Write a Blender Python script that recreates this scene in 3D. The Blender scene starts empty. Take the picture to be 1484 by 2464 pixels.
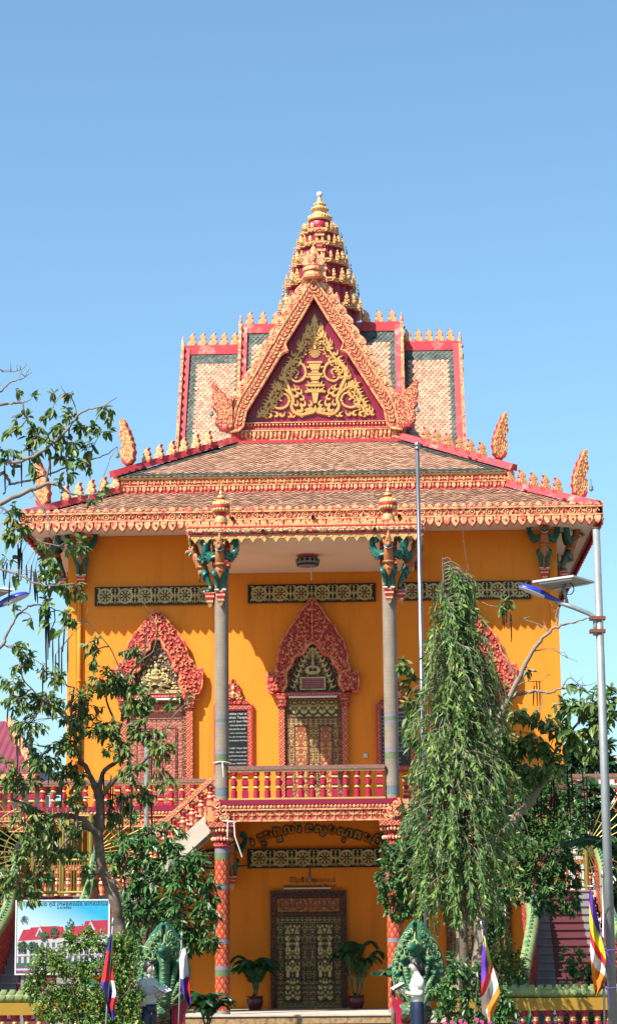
import bpy, bmesh, math, random
from mathutils import Vector, Matrix, noise
R = math.radians
rnd = random.Random(7)
scene = bpy.context.scene
COL = scene.collection

# ------------------------------------------------------------------ camera geometry
# photograph measured in a 1484 x 2464 grid; camera stands 57 m in front of the temple wall (y = 0)
F_PX, VPX, HY, CX0, CY0 = 5500.0, 920.0, 2280.0, 742.0, 1232.0
CAM = Vector((1.75, -57.0, 0.0))
PITCH = math.atan((HY - CY0) / F_PX)
YAW = math.atan((VPX - CX0) * math.cos(PITCH) / F_PX)
ROLL = -0.010
_f = Vector((-math.sin(YAW) * math.cos(PITCH), math.cos(YAW) * math.cos(PITCH), math.sin(PITCH)))
_r = Vector((math.cos(YAW), math.sin(YAW), 0.0))
_u = _r.cross(_f)
_r2 = _r * math.cos(ROLL) + _u * math.sin(ROLL)
_u2 = _u * math.cos(ROLL) - _r * math.sin(ROLL)


def U(px, py, Y):
    """World point on the depth plane y = Y that was measured at (px, py) in the photograph."""
    d = _f + _r2 * ((px - CX0) / F_PX) + _u2 * ((CY0 - py) / F_PX)
    return CAM + d * ((Y - CAM.y) / d.y)


def ppm(Y):
    return F_PX / ((Y - CAM.y) * 1.0)


GZ = -2.05      # ground
FZ = -1.49      # porch floor

# ------------------------------------------------------------------ mesh builder
class MB:
    def __init__(s):
        s.v = []; s.f = []; s.m = []; s.t = []

    def add(s, vs, fs, mi=0, tint=None, M=None):
        o = len(s.v)
        if M is not None:
            vs = [M @ Vector(v) for v in vs]
        s.v += [tuple(v) for v in vs]
        s.f += [tuple(i + o for i in f) for f in fs]
        s.m += [mi] * len(fs)
        s.t += [tint if tint is not None else 0.5] * len(vs)

    def box(s, x0, y0, z0, x1, y1, z1, mi=0, M=None):
        s.add([(x0, y0, z0), (x1, y0, z0), (x1, y1, z0), (x0, y1, z0), (x0, y0, z1), (x1, y0, z1), (x1, y1, z1), (x0, y1, z1)],
              [(0, 3, 2, 1), (4, 5, 6, 7), (0, 1, 5, 4), (1, 2, 6, 5), (2, 3, 7, 6), (3, 0, 4, 7)], mi, M=M)

    def quad(s, a, b, c, d, mi=0, tint=None):
        s.add([a, b, c, d], [(0, 1, 2, 3)], mi, tint)

    def lathe(s, prof, c=(0, 0, 0), n=16, mi=0, M=None, ang=0.0, cap=True, sq=0.0):
        vs = []; fs = []
        for r, z in prof:
            for i in range(n):
                a = 2 * math.pi * (i + ang) / n
                vs.append((c[0] + r * math.cos(a), c[1] + r * math.sin(a), c[2] + z))
        for k in range(len(prof) - 1):
            for i in range(n):
                j = (i + 1) % n
                fs.append((k * n + i, k * n + j, (k + 1) * n + j, (k + 1) * n + i))
        if cap:
            fs.append(tuple(reversed(range(n))))
            fs.append(tuple((len(prof) - 1) * n + i for i in range(n)))
        s.add(vs, fs, mi, M=M)

    def tube(s, pts, rad, n=6, mi=0, tint=None, M=None, flat=None, cap=True):
        pts = [Vector(p) for p in pts]
        if not isinstance(rad, (list, tuple)):
            rad = [rad] * len(pts)
        vs = []; fs = []
        up = None
        for k, p in enumerate(pts):
            t = (pts[min(k + 1, len(pts) - 1)] - pts[max(k - 1, 0)])
            if t.length < 1e-9:
                t = Vector((0, 0, 1))
            t.normalize()
            if up is None:
                up = Vector((0, 0, 1)) if abs(t.z) < 0.9 else Vector((1, 0, 0))
            a = t.cross(up)
            if a.length < 1e-6:
                a = t.cross(Vector((0, 1, 0.3)))
            a.normalize(); b = t.cross(a).normalized(); up = -b if False else up
            for i in range(n):
                th = 2 * math.pi * i / n
                vs.append(p + (a * math.cos(th) + b * math.sin(th)) * rad[k])
        for k in range(len(pts) - 1):
            for i in range(n):
                j = (i + 1) % n
                fs.append((k * n + i, k * n + j, (k + 1) * n + j, (k + 1) * n + i))
        if cap:
            fs.append(tuple(range(n))); fs.append(tuple((len(pts) - 1) * n + i for i in range(n)))
        s.add(vs, fs, mi, tint, M)

    def relief(s, pts, h, M=None, bev=0.02, mi=0, base=0.0, mi_side=None, both=False, off=None):
        """Raised flat ornament: outline pts (u,v), rising along w by h with a bevel."""
        n = len(pts)
        h = h * (1 + rnd.uniform(0, .14)); base = base + rnd.uniform(0, .003)
        area = sum(pts[i][0] * pts[(i + 1) % n][1] - pts[(i + 1) % n][0] * pts[i][1] for i in range(n))
        if area < 0:
            pts = pts[::-1]
        ins = []
        for i in range(n):
            a = Vector(pts[i - 1]); b = Vector(pts[i]); c = Vector(pts[(i + 1) % n])
            e = (b - a); g = (c - b)
            if e.length < 1e-9 or g.length < 1e-9:
                ins.append(tuple(b)); continue
            e.normalize(); g.normalize()
            nn = Vector((-e.y - g.y, e.x + g.x))
            if nn.length < 1e-6:
                ins.append(tuple(b)); continue
            nn.normalize()
            d = bev * 3                                         # keep the bevel from folding over in narrow tails
            for j in range(n):
                if j == i or (j + 1) % n == i: continue
                q0 = Vector(pts[j]); ee = Vector(pts[(j + 1) % n]) - q0
                t_ = max(0.0, min(1.0, (b - q0).dot(ee) / max(ee.length_squared, 1e-12)))
                d = min(d, (q0 + ee * t_ - b).length)
            k = min(bev, d * .33)
            ins.append((b.x + nn.x * k, b.y + nn.y * k))
        vs = [(p[0], p[1], base) for p in pts] + [(p[0], p[1], base + h * 0.55) for p in pts] + [(p[0], p[1], base + h) for p in ins]
        side = []; top = []
        for i in range(n):
            j = (i + 1) % n
            side.append((i, j, n + j, n + i))
            top.append((n + i, n + j, 2 * n + j, 2 * n + i))
        top.append(tuple(range(2 * n, 3 * n)))
        o = len(s.v)
        s.add(vs, side, mi if mi_side is None else mi_side, M=M)
        s.f += [tuple(i + o for i in f) for f in top]; s.m += [mi] * len(top)

    def slab(s, pts, w0, w1, M=None, mi=0):
        """Closed plate with outline pts between w0 and w1."""
        n = len(pts)
        vs = [(p[0], p[1], w0) for p in pts] + [(p[0], p[1], w1) for p in pts]
        fs = [(i, (i + 1) % n, n + (i + 1) % n, n + i) for i in range(n)]
        fs += [tuple(reversed(range(n))), tuple(range(n, 2 * n))]
        s.add(vs, fs, mi, M=M)

    def ball(s, c, r, n=10, m=7, mi=0, M=None, sc=(1, 1, 1)):
        vs = []; fs = []
        for k in range(m + 1):
            a = math.pi * k / m
            for i in range(n):
                t = 2 * math.pi * i / n
                vs.append((c[0] + r * sc[0] * math.sin(a) * math.cos(t), c[1] + r * sc[1] * math.sin(a) * math.sin(t), c[2] + r * sc[2] * math.cos(a)))
        for k in range(m):
            for i in range(n):
                j = (i + 1) % n
                fs.append((k * n + i, (k + 1) * n + i, (k + 1) * n + j, k * n + j))
        s.add(vs, fs, mi, M=M)

    def spiral(s, c, r, turns, a0, hand, w, M=None, mi=0, n=None, base=0.0, grow=0.15):
        """Curled scroll tube in the (u,v) plane."""
        n = n or max(8, int(turns * 10))
        pts = []; rad = []
        for i in range(n + 1):
            t = i / n
            rr = r * (1 - t) + r * grow * t
            a = a0 + hand * 2 * math.pi * turns * t
            pts.append((c[0] + rr * math.cos(a), c[1] + rr * math.sin(a), base + w * 0.3 + w * 0.5 * t))
            rad.append(w * (0.75 - 0.15 * t))
        s.tube(pts, rad, 5, mi, M=M)
        e = pts[-1]
        s.ball((e[0], e[1], e[2]), w * 1.15, 6, 4, mi, M=M)

    def build(s, name, mats, parent=None, smooth=False, loc=None, tint=False, weld=False):
        me = bpy.data.meshes.new(name)
        off = Vector((0, 0, 0))
        if parent is not None and loc is None:
            q = parent
            while q is not None:
                off += q.location; q = q.parent
        if loc is not None:
            off = Vector((0, 0, 0))
        me.from_pydata([(v[0] - off.x, v[1] - off.y, v[2] - off.z) for v in s.v], [], s.f)
        if not isinstance(mats, (list, tuple)):
            mats = [mats]
        for m in mats:
            me.materials.append(m)
        if len(mats) > 1:
            me.polygons.foreach_set('material_index', s.m)
        if smooth:
            me.polygons.foreach_set('use_smooth', [True] * len(s.f))
        if tint:
            at = me.attributes.new('tint', 'FLOAT', 'POINT')
            at.data.foreach_set('value', s.t)
        if not tint:
            bm = bmesh.new(); bm.from_mesh(me)
            if weld:
                bmesh.ops.remove_doubles(bm, verts=bm.verts, dist=1e-4)
            bmesh.ops.recalc_face_normals(bm, faces=bm.faces)
            bm.to_mesh(me); bm.free()
        me.update()
        o = bpy.data.objects.new(name, me)
        COL.objects.link(o)
        if parent is not None:
            o.parent = parent
        if loc is not None:
            o.location = loc
        return o


def empty(name, loc, label, cat, group=None, rz=0.0):
    o = bpy.data.objects.new(name, None)
    COL.objects.link(o)
    o.location = loc; o.rotation_euler = (0, 0, rz)
    o.empty_display_size = 0.3
    return tag(o, label, cat, group)


def tag(o, label=None, cat=None, group=None, kind=None):
    if label: o['label'] = label
    if cat: o['category'] = cat
    if group: o['group'] = group
    if kind: o['kind'] = kind
    return o


def part(name, parent, loc=(0, 0, 0), rz=0.0):
    """A part that only gathers its own sub-parts."""
    o = bpy.data.objects.new(name, None)
    COL.objects.link(o); o.parent = parent
    o.location = loc; o.rotation_euler = (0, 0, rz); o.empty_display_size = 0.2
    return o


def dup(o, parent, loc, rz=0.0, scale=None):
    """Copy a part and its sub-parts."""
    c = o.copy(); COL.objects.link(c); c.parent = parent
    c.location = loc; c.rotation_euler = (0, 0, rz)
    if scale: c.scale = scale
    for ch in list(o.children):
        g = ch.copy(); COL.objects.link(g); g.parent = c
        for k in list(ch.children):
            h = k.copy(); COL.objects.link(h); h.parent = g
    return c


def FR(o, u=(1, 0, 0), v=(0, 0, 1)):
    """Frame matrix: local (u,v,w) -> world, w = u x v (towards the viewer for the facade)."""
    u = Vector(u).normalized(); v = Vector(v).normalized(); w = u.cross(v)
    return Matrix(((u.x, v.x, w.x, o[0]), (u.y, v.y, w.y, o[1]), (u.z, v.z, w.z, o[2]), (0, 0, 0, 1)))


def T2(x, y, s=1.0, a=0.0, flip=False):
    """In-plane placement inside a frame."""
    m = Matrix.Translation((x, y, 0)) @ Matrix.Rotation(a, 4, 'Z') @ Matrix.Diagonal((-s if flip else s, s, s, 1))
    return m


# ------------------------------------------------------------------ materials
class NT:
    def __init__(s, name):
        s.mat = bpy.data.materials.new(name); s.mat.use_nodes = True
        s.t = s.mat.node_tree
        s.b = s.t.nodes['Principled BSDF']
        s.tc = s.t.nodes.new('ShaderNodeTexCoord')
        s.obj = s.tc.outputs['Object']

    def n(s, typ, **kw):
        x = s.t.nodes.new(typ)
        for k, v in kw.items():
            setattr(x, k, v)
        return x

    def L(s, a, b):
        s.t.links.new(a, b)

    def put(s, sock, v):
        if hasattr(v, 'links') or hasattr(v, 'is_output'):
            s.L(v, sock)
        else:
            sock.default_value = v

    def m(s, op, a, b=0.0, c=0.0, clamp=False):
        x = s.n('ShaderNodeMath', operation=op, use_clamp=clamp)
        s.put(x.inputs[0], a); s.put(x.inputs[1], b)
        if op in ('MULTIPLY_ADD', 'SMOOTH_MIN', 'COMPARE', 'WRAP', 'PINGPONG', 'SMOOTH_MAX'):
            s.put(x.inputs[2], c)
        return x.outputs[0]

    def sep(s, v):
        x = s.n('ShaderNodeSeparateXYZ'); s.L(v, x.inputs[0]); return x.outputs

    def comb(s, a, b, c=0.0):
        x = s.n('ShaderNodeCombineXYZ')
        for i, q in enumerate((a, b, c)):
            s.put(x.inputs[i], q)
        return x.outputs[0]

    def noise(s, scale, detail=4, rough=0.55, vec=None, dist=0.0):
        x = s.n('ShaderNodeTexNoise'); x.inputs['Scale'].default_value = scale
        x.inputs['Detail'].default_value = detail; x.inputs['Roughness'].default_value = rough
        x.inputs['Distortion'].default_value = dist
        s.L(vec or s.obj, x.inputs['Vector']); return x.outputs[0]

    def vor(s, scale, vec=None, feature='F1', out='Distance', rnd_=1.0, smooth=0.3):
        x = s.n('ShaderNodeTexVoronoi', feature=feature); x.inputs['Scale'].default_value = scale
        x.inputs['Randomness'].default_value = rnd_
        if feature == 'SMOOTH_F1': x.inputs['Smoothness'].default_value = smooth
        s.L(vec or s.obj, x.inputs['Vector']); return x.outputs[out]

    def rng(s, v, a, b, c=0.0, d=1.0):
        x = s.n('ShaderNodeMapRange'); x.clamp = True
        s.L(v, x.inputs[0])
        for i, q in enumerate((a, b, c, d)):
            x.inputs[i + 1].default_value = q
        return x.outputs[0]

    def mix(s, fac, a, b, blend='MIX'):
        x = s.n('ShaderNodeMix', data_type='RGBA', blend_type=blend)
        s.put(x.inputs[0], fac)
        for i, q in ((6, a), (7, b)):
            if isinstance(q, (tuple, list)):
                x.inputs[i].default_value = (q[0], q[1], q[2], 1)
            else:
                s.L(q, x.inputs[i])
        return x.outputs[2]

    def vary(s, col, scale, amt, vec=None):
        """Uneven paint: brightness wanders by +-amt."""
        f = s.rng(s.noise(scale, 5, 0.6, vec), 0.25, 0.75, 1 - amt, 1 + amt)
        x = s.n('ShaderNodeMix', data_type='RGBA', blend_type='MULTIPLY'); x.inputs[0].default_value = 1
        if isinstance(col, (tuple, list)): x.inputs[6].default_value = (*col, 1)
        else: s.L(col, x.inputs[6])
        c = s.n('ShaderNodeCombineColor')
        for i in range(3): s.L(f, c.inputs[i])
        s.L(c.outputs[0], x.inputs[7])
        return x.outputs[2]

    def bump(s, h, strength=0.5, dist=0.02):
        x = s.n('ShaderNodeBump'); x.inputs['Strength'].default_value = strength
        x.inputs['Distance'].default_value = dist
        s.L(h, x.inputs['Height']); s.L(x.outputs[0], s.b.inputs['Normal'])

    def done(s, col, rough=0.6, metal=0.0, spec=0.4):
        s.put(s.b.inputs['Base Color'], col if not isinstance(col, (tuple, list)) else (*col, 1))
        s.put(s.b.inputs['Roughness'], rough); s.put(s.b.inputs['Metallic'], metal)
        s.b.inputs['Specular IOR Level'].default_value = spec
        return s.mat


ALB = 0.64


def dim(c):
    return tuple(q * ALB for q in c)


def plain(name, col, rough=0.6, metal=0.0, var=0.12, vs=2.0, bump=0.15, bs=30, spec=0.4, col2=None, thr=(0.55, 0.7), c2s=3.0):
    n = NT(name)
    col = dim(col); col2 = dim(col2) if col2 else None
    c = n.vary(col, vs, var)
    if col2:
        c = n.mix(n.rng(n.noise(c2s, 6, 0.65), *thr), c, col2)
    if bump:
        n.bump(n.noise(bs, 4, 0.6), bump, 0.01)
    return n.done(c, rough, metal, spec)


GOLD = (0.70, 0.42, 0.10); RED = (0.50, 0.022, 0.035); MAROON = (0.24, 0.006, 0.035)


def carved(name, hi, lo, scale, bump=0.9, dist=0.03, a=0.18, b=0.42, mirror=None, rough=0.5, stretch=(1, 1, 1), metal=0.0):
    """Stucco carving: raised curls painted hi over a lo ground, mirrored where asked."""
    n = NT(name); hi = dim(hi); lo = dim(lo)
    v = n.obj
    if mirror or stretch != (1, 1, 1):
        x, y, z = n.sep(v)
        if mirror:
            x = n.m('PINGPONG', x, mirror)
        v = n.comb(n.m('MULTIPLY', x, stretch[0]), n.m('MULTIPLY', y, stretch[1]), n.m('MULTIPLY', z, stretch[2]))
    dv = n.vor(scale, v, 'SMOOTH_F1')
    w = n.noise(scale * 1.3, 3, 0.6, v, 1.2)
    h = n.m('ADD', n.m('MULTIPLY', dv, -1.0), n.m('MULTIPLY', w, 0.55))
    k = n.rng(h, -b, -a + 0.12)
    col = n.vary(n.mix(k, lo, hi), 1.5, 0.12)
    n.bump(k, bump, dist)
    return n.done(col, rough, metal)


def lattice(name, line, cell, flower, su, sv, wid=0.09, cyl=False, rough=0.5, bump=0.4, var=0.12, cx=0.0, metal=0.0, axes='xz'):
    """Diamond trellis with a flower in each cell."""
    n = NT(name); line, cell, flower = dim(line), dim(cell), dim(flower)
    x, y, z = n.sep(n.obj)
    if cyl:
        uu = n.m('MULTIPLY', n.m('ARCTAN2', y, x), su / 6.2832)
    else:
        uu = n.m('MULTIPLY', n.m('SUBTRACT', x if axes[0] == 'x' else y, cx), 1.0 / su)
    vv = n.m('MULTIPLY', z, 1.0 / sv)
    p = n.m('FRACT', n.m('ADD', n.m('ADD', uu, vv), 100.0)); q = n.m('FRACT', n.m('ADD', n.m('SUBTRACT', uu, vv), 100.0))
    dp = n.m('ABSOLUTE', n.m('SUBTRACT', p, 0.5)); dq = n.m('ABSOLUTE', n.m('SUBTRACT', q, 0.5))
    edge = n.m('MAXIMUM', dp, dq)                       # 0.5 on trellis bars, 0 at the cell centre
    bar = n.rng(edge, 0.5 - wid, 0.5 - wid * 0.6)
    fl = n.m('ADD', n.m('MULTIPLY', n.m('MULTIPLY', dp, dq), 6.0), n.m('MULTIPLY', edge, 0.45))
    fm = n.rng(fl, 0.16, 0.10)
    jit = n.noise(60, 3, 0.6)
    fm = n.m('MULTIPLY', fm, n.rng(jit, 0.25, 0.5, 0.55, 1.0))
    c = n.mix(bar, n.mix(fm, cell, flower), line)
    c = n.vary(c, 3.0, var)
    n.bump(n.m('MAXIMUM', bar, fm), bump, 0.02)
    return n.done(c, rough, metal)


M = {}
def mats():
    M['gold'] = plain('gold_paint', (0.74, 0.43, 0.13), 0.38, 0.25, 0.16, 4, 0.35, 22, 0.6, RED, (0.63, 0.78), 7)
    M['gold_clean'] = plain('bright_gold_paint', (0.76, 0.46, 0.15), 0.34, 0.3, 0.12, 3, 0.3, 18, 0.6, (0.42, 0.2, 0.03), (0.6, 0.8), 9)
    M['gold_warm'] = plain('gold_over_red', (0.90, 0.47, 0.215), 0.45, 0.1, 0.16, 3, 0.5, 30, 0.5, (0.66, 0.07, 0.055), (0.47, 0.62), 9)
    M['gold_red'] = plain('red_washed_gold', (0.84, 0.33, 0.14), 0.45, 0.05, 0.2, 4, 0.5, 30, 0.5, (0.62, 0.05, 0.05), (0.42, 0.58), 8)
    M['gold_old'] = plain('old_gold_paint', (0.58, 0.47, 0.20), 0.5, 0.15, 0.2, 5, 0.4, 25, 0.4, (0.16, 0.09, 0.03), (0.55, 0.75), 8)
    M['red'] = plain('red_paint', (0.56, 0.028, 0.045), 0.5, 0, 0.14, 2.5, 0.2, 30, 0.4, (0.62, 0.16, 0.12), (0.62, 0.82), 2.2)
    M['ridge_red'] = plain('weathered_red_render', (0.66, 0.06, 0.075), 0.6, 0, 0.16, 1.6, 0.3, 25, 0.3, (0.82, 0.44, 0.36), (0.54, 0.74), 1.8)
    M['maroon'] = plain('maroon_paint', (0.27, 0.006, 0.04), 0.38, 0, 0.12, 1.5, 0.12, 18, 0.45)
    M['tower_maroon'] = plain('tower_maroon_paint', (0.40, 0.014, 0.055), 0.5, 0, 0.18, 2.5, 0.3, 25, 0.4, (0.40, 0.07, 0.09), (0.6, 0.75), 4)
    M['baluster_red'] = plain('crimson_paint', (0.42, 0.008, 0.05), 0.42, 0, 0.1, 4, 0.1, 25, 0.4)
    M['carve_gold'] = carved('carved_gold_red', (0.88, 0.46, 0.20), (0.58, 0.05, 0.045), 13, 1.0, 0.03, 0.16, 0.40)
    M['carve_fine'] = carved('carved_fine_gold', (0.86, 0.47, 0.19), (0.50, 0.03, 0.035), 20, 1.0, 0.025, 0.16, 0.36)
    M['carve_red'] = carved('carved_red_relief', (0.72, 0.17, 0.085), (0.44, 0.014, 0.03), 13, 1.0, 0.04, 0.14, 0.36)
    M['carve_pale'] = carved('carved_pale_gold', (0.78, 0.52, 0.24), (0.42, 0.06, 0.05), 15, 1.0, 0.03, 0.16, 0.44)
    M['carve_dark'] = carved('carved_dark_relief', (0.34, 0.25, 0.11), (0.07, 0.02, 0.04), 15, 1.0, 0.04, 0.14, 0.40, mirror=3.0)
    n = NT('ochre_wall_paint')
    x, y, z = n.sep(n.obj)
    c = n.vary((0.63, 0.186, 0.012), 0.5, 0.08)
    st = n.noise(1.0, 6, 0.65, n.comb(n.m('MULTIPLY', x, 2.2), n.m('MULTIPLY', y, 2.2), n.m('MULTIPLY', z, 0.25)))
    c = n.mix(n.m('MULTIPLY', n.rng(st, 0.52, 0.74), 0.6), c, (0.42, 0.12, 0.010))
    c = n.mix(n.m('MULTIPLY', n.rng(n.noise(0.8, 5, 0.7), 0.62, 0.75), 0.35), c, (0.54, 0.24, 0.025))
    c = n.mix(n.rng(n.vor(1.6, None, 'F1'), 0.028, 0.018), c, (0.2, 0.07, 0.01))
    n.bump(n.noise(18, 6, 0.7), 0.18, 0.012)
    M['wall'] = n.done(c, 0.72, 0, 0.25)
    M['soffit'] = plain('cream_soffit_paint', (1.0, 0.88, 0.76), 0.7, 0, 0.05, 0.8, 0.05, 20, 0.2, (0.62, 0.50, 0.40), (0.66, 0.85), 1.2)
    M['stone'] = plain('pale_stone', (0.62, 0.53, 0.44), 0.65, 0, 0.15, 2.5, 0.15, 30, 0.3, (0.60, 0.36, 0.26), (0.55, 0.75), 1.6)
    M['granite'] = plain('brown_granite_rail', (0.24, 0.11, 0.085), 0.45, 0, 0.35, 25, 0.1, 60, 0.4, (0.36, 0.21, 0.17), (0.5, 0.62), 30)
    M['speckle'] = plain('speckled_granite', (0.42, 0.27, 0.13), 0.5, 0, 0.25, 12, 0.1, 40, 0.3, (0.16, 0.09, 0.05), (0.5, 0.65), 9)
    M['step'] = plain('grey_stone_step', (0.30, 0.28, 0.29), 0.55, 0, 0.14, 3, 0.12, 30, 0.35, (0.22, 0.19, 0.19), (0.5, 0.75), 3)
    M['step_red'] = plain('red_stone_step', (0.17, 0.045, 0.055), 0.5, 0, 0.14, 4, 0.12, 30, 0.35, (0.16, 0.05, 0.06), (0.5, 0.75), 4)
    M['concrete'] = plain('paving', (0.26, 0.24, 0.21), 0.75, 0, 0.2, 0.6, 0.2, 14, 0.25, (0.18, 0.16, 0.14), (0.5, 0.7), 0.7)
    M['teal'] = plain('teal_paint', (0.006, 0.135, 0.105), 0.42, 0, 0.2, 6, 0.3, 22, 0.45, (0.004, 0.05, 0.045), (0.55, 0.75), 7)
    M['copper'] = plain('terracotta_paint', (0.50, 0.165, 0.045), 0.5, 0, 0.2, 8, 0.6, 40, 0.4, (0.34, 0.07, 0.03), (0.5, 0.66), 14)
    M['white'] = plain('white_paint', (0.78, 0.77, 0.74), 0.5, 0, 0.06, 3, 0.1, 20, 0.4)
    M['black'] = plain('black_paint', (0.014, 0.013, 0.013), 0.5, 0, 0.1, 5, 0.05, 30)
    M['steel'] = plain('polished_steel', (0.42, 0.43, 0.45), 0.34, 0.9, 0.08, 3, 0.02, 20)
    M['galv'] = plain('galvanised_steel', (0.30, 0.32, 0.33), 0.6, 0.4, 0.14, 5, 0.12, 40, 0.4, (0.33, 0.33, 0.31), (0.55, 0.75), 6)
    M['rust'] = plain('rusty_steel', (0.22, 0.06, 0.035), 0.7, 0.1, 0.25, 10, 0.3, 30)
    M['blue'] = plain('blue_plastic', (0.035, 0.05, 0.42), 0.35, 0, 0.08, 2, 0.03, 12, 0.5)
    M['naga_green'] = carved('green_naga_stucco', (0.34, 0.34, 0.12), (0.018, 0.155, 0.095), 17, 0.9, 0.03, 0.10, 0.33)
    M['green_plain'] = plain('green_stucco', (0.018, 0.17, 0.105), 0.45, 0, 0.22, 5, 0.4, 25, 0.4, (0.30, 0.32, 0.12), (0.56, 0.7), 8)
    M['hood_green'] = plain('hood_green_stucco', (0.016, 0.145, 0.085), 0.5, 0, 0.3, 5, 0.5, 25, 0.35, (0.20, 0.28, 0.10), (0.50, 0.66), 12)
    M['hood_curl'] = plain('hood_curl_stucco', (0.26, 0.32, 0.12), 0.5, 0, 0.25, 6, 0.4, 25, 0.35, (0.03, 0.16, 0.08), (0.56, 0.70), 10)
    M['yellow_beam'] = plain('mustard_paint', (0.40, 0.225, 0.022), 0.5, 0, 0.14, 1.6, 0.12, 25, 0.3, (0.36, 0.16, 0.02), (0.58, 0.75), 2)
    M['gate_gold'] = plain('gate_gold_paint', (0.34, 0.25, 0.055), 0.4, 0.35, 0.12, 4, 0.05, 20)
    M['tube_white'] = plain('fluorescent_tube', (0.82, 0.82, 0.80), 0.4, 0, 0.02, 2, 0.0, 20)
    M['bark'] = plain('grey_brown_bark', (0.15, 0.105, 0.075), 0.85, 0, 0.3, 5, 0.9, 26, 0.2, (0.27, 0.22, 0.18), (0.5, 0.7), 5)
    M['bark_pale'] = plain('pale_bark', (0.32, 0.25, 0.19), 0.85, 0, 0.25, 5, 0.8, 26, 0.2, (0.18, 0.13, 0.10), (0.5, 0.7), 5)
    M['twig'] = plain('grey_twig', (0.25, 0.20, 0.165), 0.85, 0, 0.25, 6, 0.4, 40, 0.2)
    M['pod'] = plain('dry_pod', (0.025, 0.016, 0.011), 0.7, 0, 0.3, 8, 0.3, 40, 0.2)
    M['pot'] = plain('maroon_pot', (0.14, 0.018, 0.035), 0.3, 0, 0.15, 5, 0.1, 20, 0.5)
    M['soil'] = plain('soil', (0.05, 0.032, 0.02), 0.95, 0, 0.3, 10, 0.6, 30, 0.1)
    M['skin_white'] = plain('pale_skin_paint', (0.74, 0.62, 0.58), 0.5, 0, 0.05, 6, 0.05, 20, 0.35)
    M['shirt_white'] = plain('white_shirt_paint', (0.72, 0.72, 0.70), 0.55, 0, 0.07, 6, 0.12, 16, 0.3)
    M['navy'] = plain('navy_paint', (0.008, 0.018, 0.055), 0.35, 0, 0.2, 6, 0.15, 16, 0.5)
    M['hair'] = plain('black_hair_paint', (0.012, 0.010, 0.011), 0.45, 0, 0.2, 12, 0.4, 40, 0.4)
    M['book'] = plain('maroon_book_cover', (0.085, 0.018, 0.018), 0.5, 0, 0.15, 8, 0.1, 20)
    M['lip'] = plain('lip_paint', (0.42, 0.13, 0.12), 0.5, 0, 0.05, 6, 0.0)
    M['maroon_roof'] = None
    # doors and columns
    M['door_gold'] = carved('gilded_door_carving', (0.95, 0.72, 0.25), (0.022, 0.030, 0.018), 17, 0.8, 0.02, 0.08, 0.42, mirror=0.115, rough=0.42, stretch=(1, 1, 0.8), metal=0.15)
    M['door_dark'] = carved('dark_door_frame', (0.44, 0.20, 0.06), (0.10, 0.026, 0.018), 26, 0.6, 0.015, 0.06, 0.28, mirror=0.06, rough=0.5)
    M['door_orange'] = carved('orange_door_panel', (0.60, 0.30, 0.09), (0.30, 0.075, 0.03), 19, 0.7, 0.02, 0.08, 0.42, mirror=0.115, rough=0.45, stretch=(1, 1, 0.8))
    M['door_pink'] = carved('faded_red_door_panel', (0.52, 0.19, 0.10), (0.36, 0.07, 0.06), 17, 0.5, 0.02, 0.08, 0.42, mirror=0.14, rough=0.5)
    M['door_trim'] = carved('door_border_carving', (0.60, 0.40, 0.12), (0.13, 0.055, 0.025), 30, 0.6, 0.012, 0.08, 0.40, mirror=0.06)
    M['door_trim_low'] = carved('dark_door_border', (0.56, 0.42, 0.14), (0.035, 0.03, 0.018), 30, 0.6, 0.012, 0.06, 0.34, mirror=0.06)
    M['door_frame_low'] = carved('dark_red_door_frame', (0.28, 0.11, 0.04), (0.06, 0.012, 0.012), 26, 0.6, 0.015, 0.06, 0.28, mirror=0.06)
    M['col_upper'] = lattice('grey_silk_column', (0.30, 0.235, 0.17), (0.265, 0.205, 0.165), (0.36, 0.28, 0.15), 12, 0.17, 0.10, cyl=True, bump=0.45, var=0.25)
    M['col_lower'] = lattice('red_gold_column', (0.40, 0.03, 0.02), (0.52, 0.10, 0.03), (0.60, 0.30, 0.07), 8, 0.22, 0.16, cyl=True, bump=0.5, var=0.2)
    M['band_green'] = lattice('green_band', (0.30, 0.30, 0.10), (0.02, 0.12, 0.06), (0.30, 0.30, 0.10), 24, 0.08, 0.12, cyl=True)
    M['band_blue'] = lattice('blue_band', (0.30, 0.30, 0.22), (0.03, 0.12, 0.24), (0.3, 0.3, 0.2), 24, 0.08, 0.12, cyl=True)
    M['band_purple'] = lattice('purple_band', (0.34, 0.30, 0.26), (0.19, 0.15, 0.25), (0.34, 0.28, 0.2), 24, 0.10, 0.10, cyl=True)
    M['diamond'] = lattice('red_gold_diamond_band', (0.58, 0.24, 0.09), (0.46, 0.02, 0.04), (0.72, 0.42, 0.15), 0.42, 0.42, 0.13, bump=0.8)
    M['jamb'] = lattice('red_jamb_trellis', (0.64, 0.28, 0.11), (0.50, 0.02, 0.035), (0.68, 0.33, 0.12), 0.16, 0.16, 0.13, bump=0.8)
    M['stair_gold'] = carved('stair_rail_carving', (0.60, 0.36, 0.08), (0.40, 0.03, 0.03), 24, 0.8, 0.02, 0.10, 0.38)


def tile_mat(name, col, col2):
    n = NT(name)
    at = n.n('ShaderNodeAttribute'); at.attribute_name = 'tint'
    f = at.outputs['Fac']
    c = n.mix(f, col, col2)
    c = n.mix(n.m('MULTIPLY', n.rng(n.noise(1.1, 6, 0.65), 0.5, 0.75), 0.35), c, (0.30, 0.20, 0.16))
    c = n.vary(c, 14, 0.12)
    n.bump(n.noise(40, 3), 0.2, 0.01)
    return n.done(c, 0.6, 0, 0.35)


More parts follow.
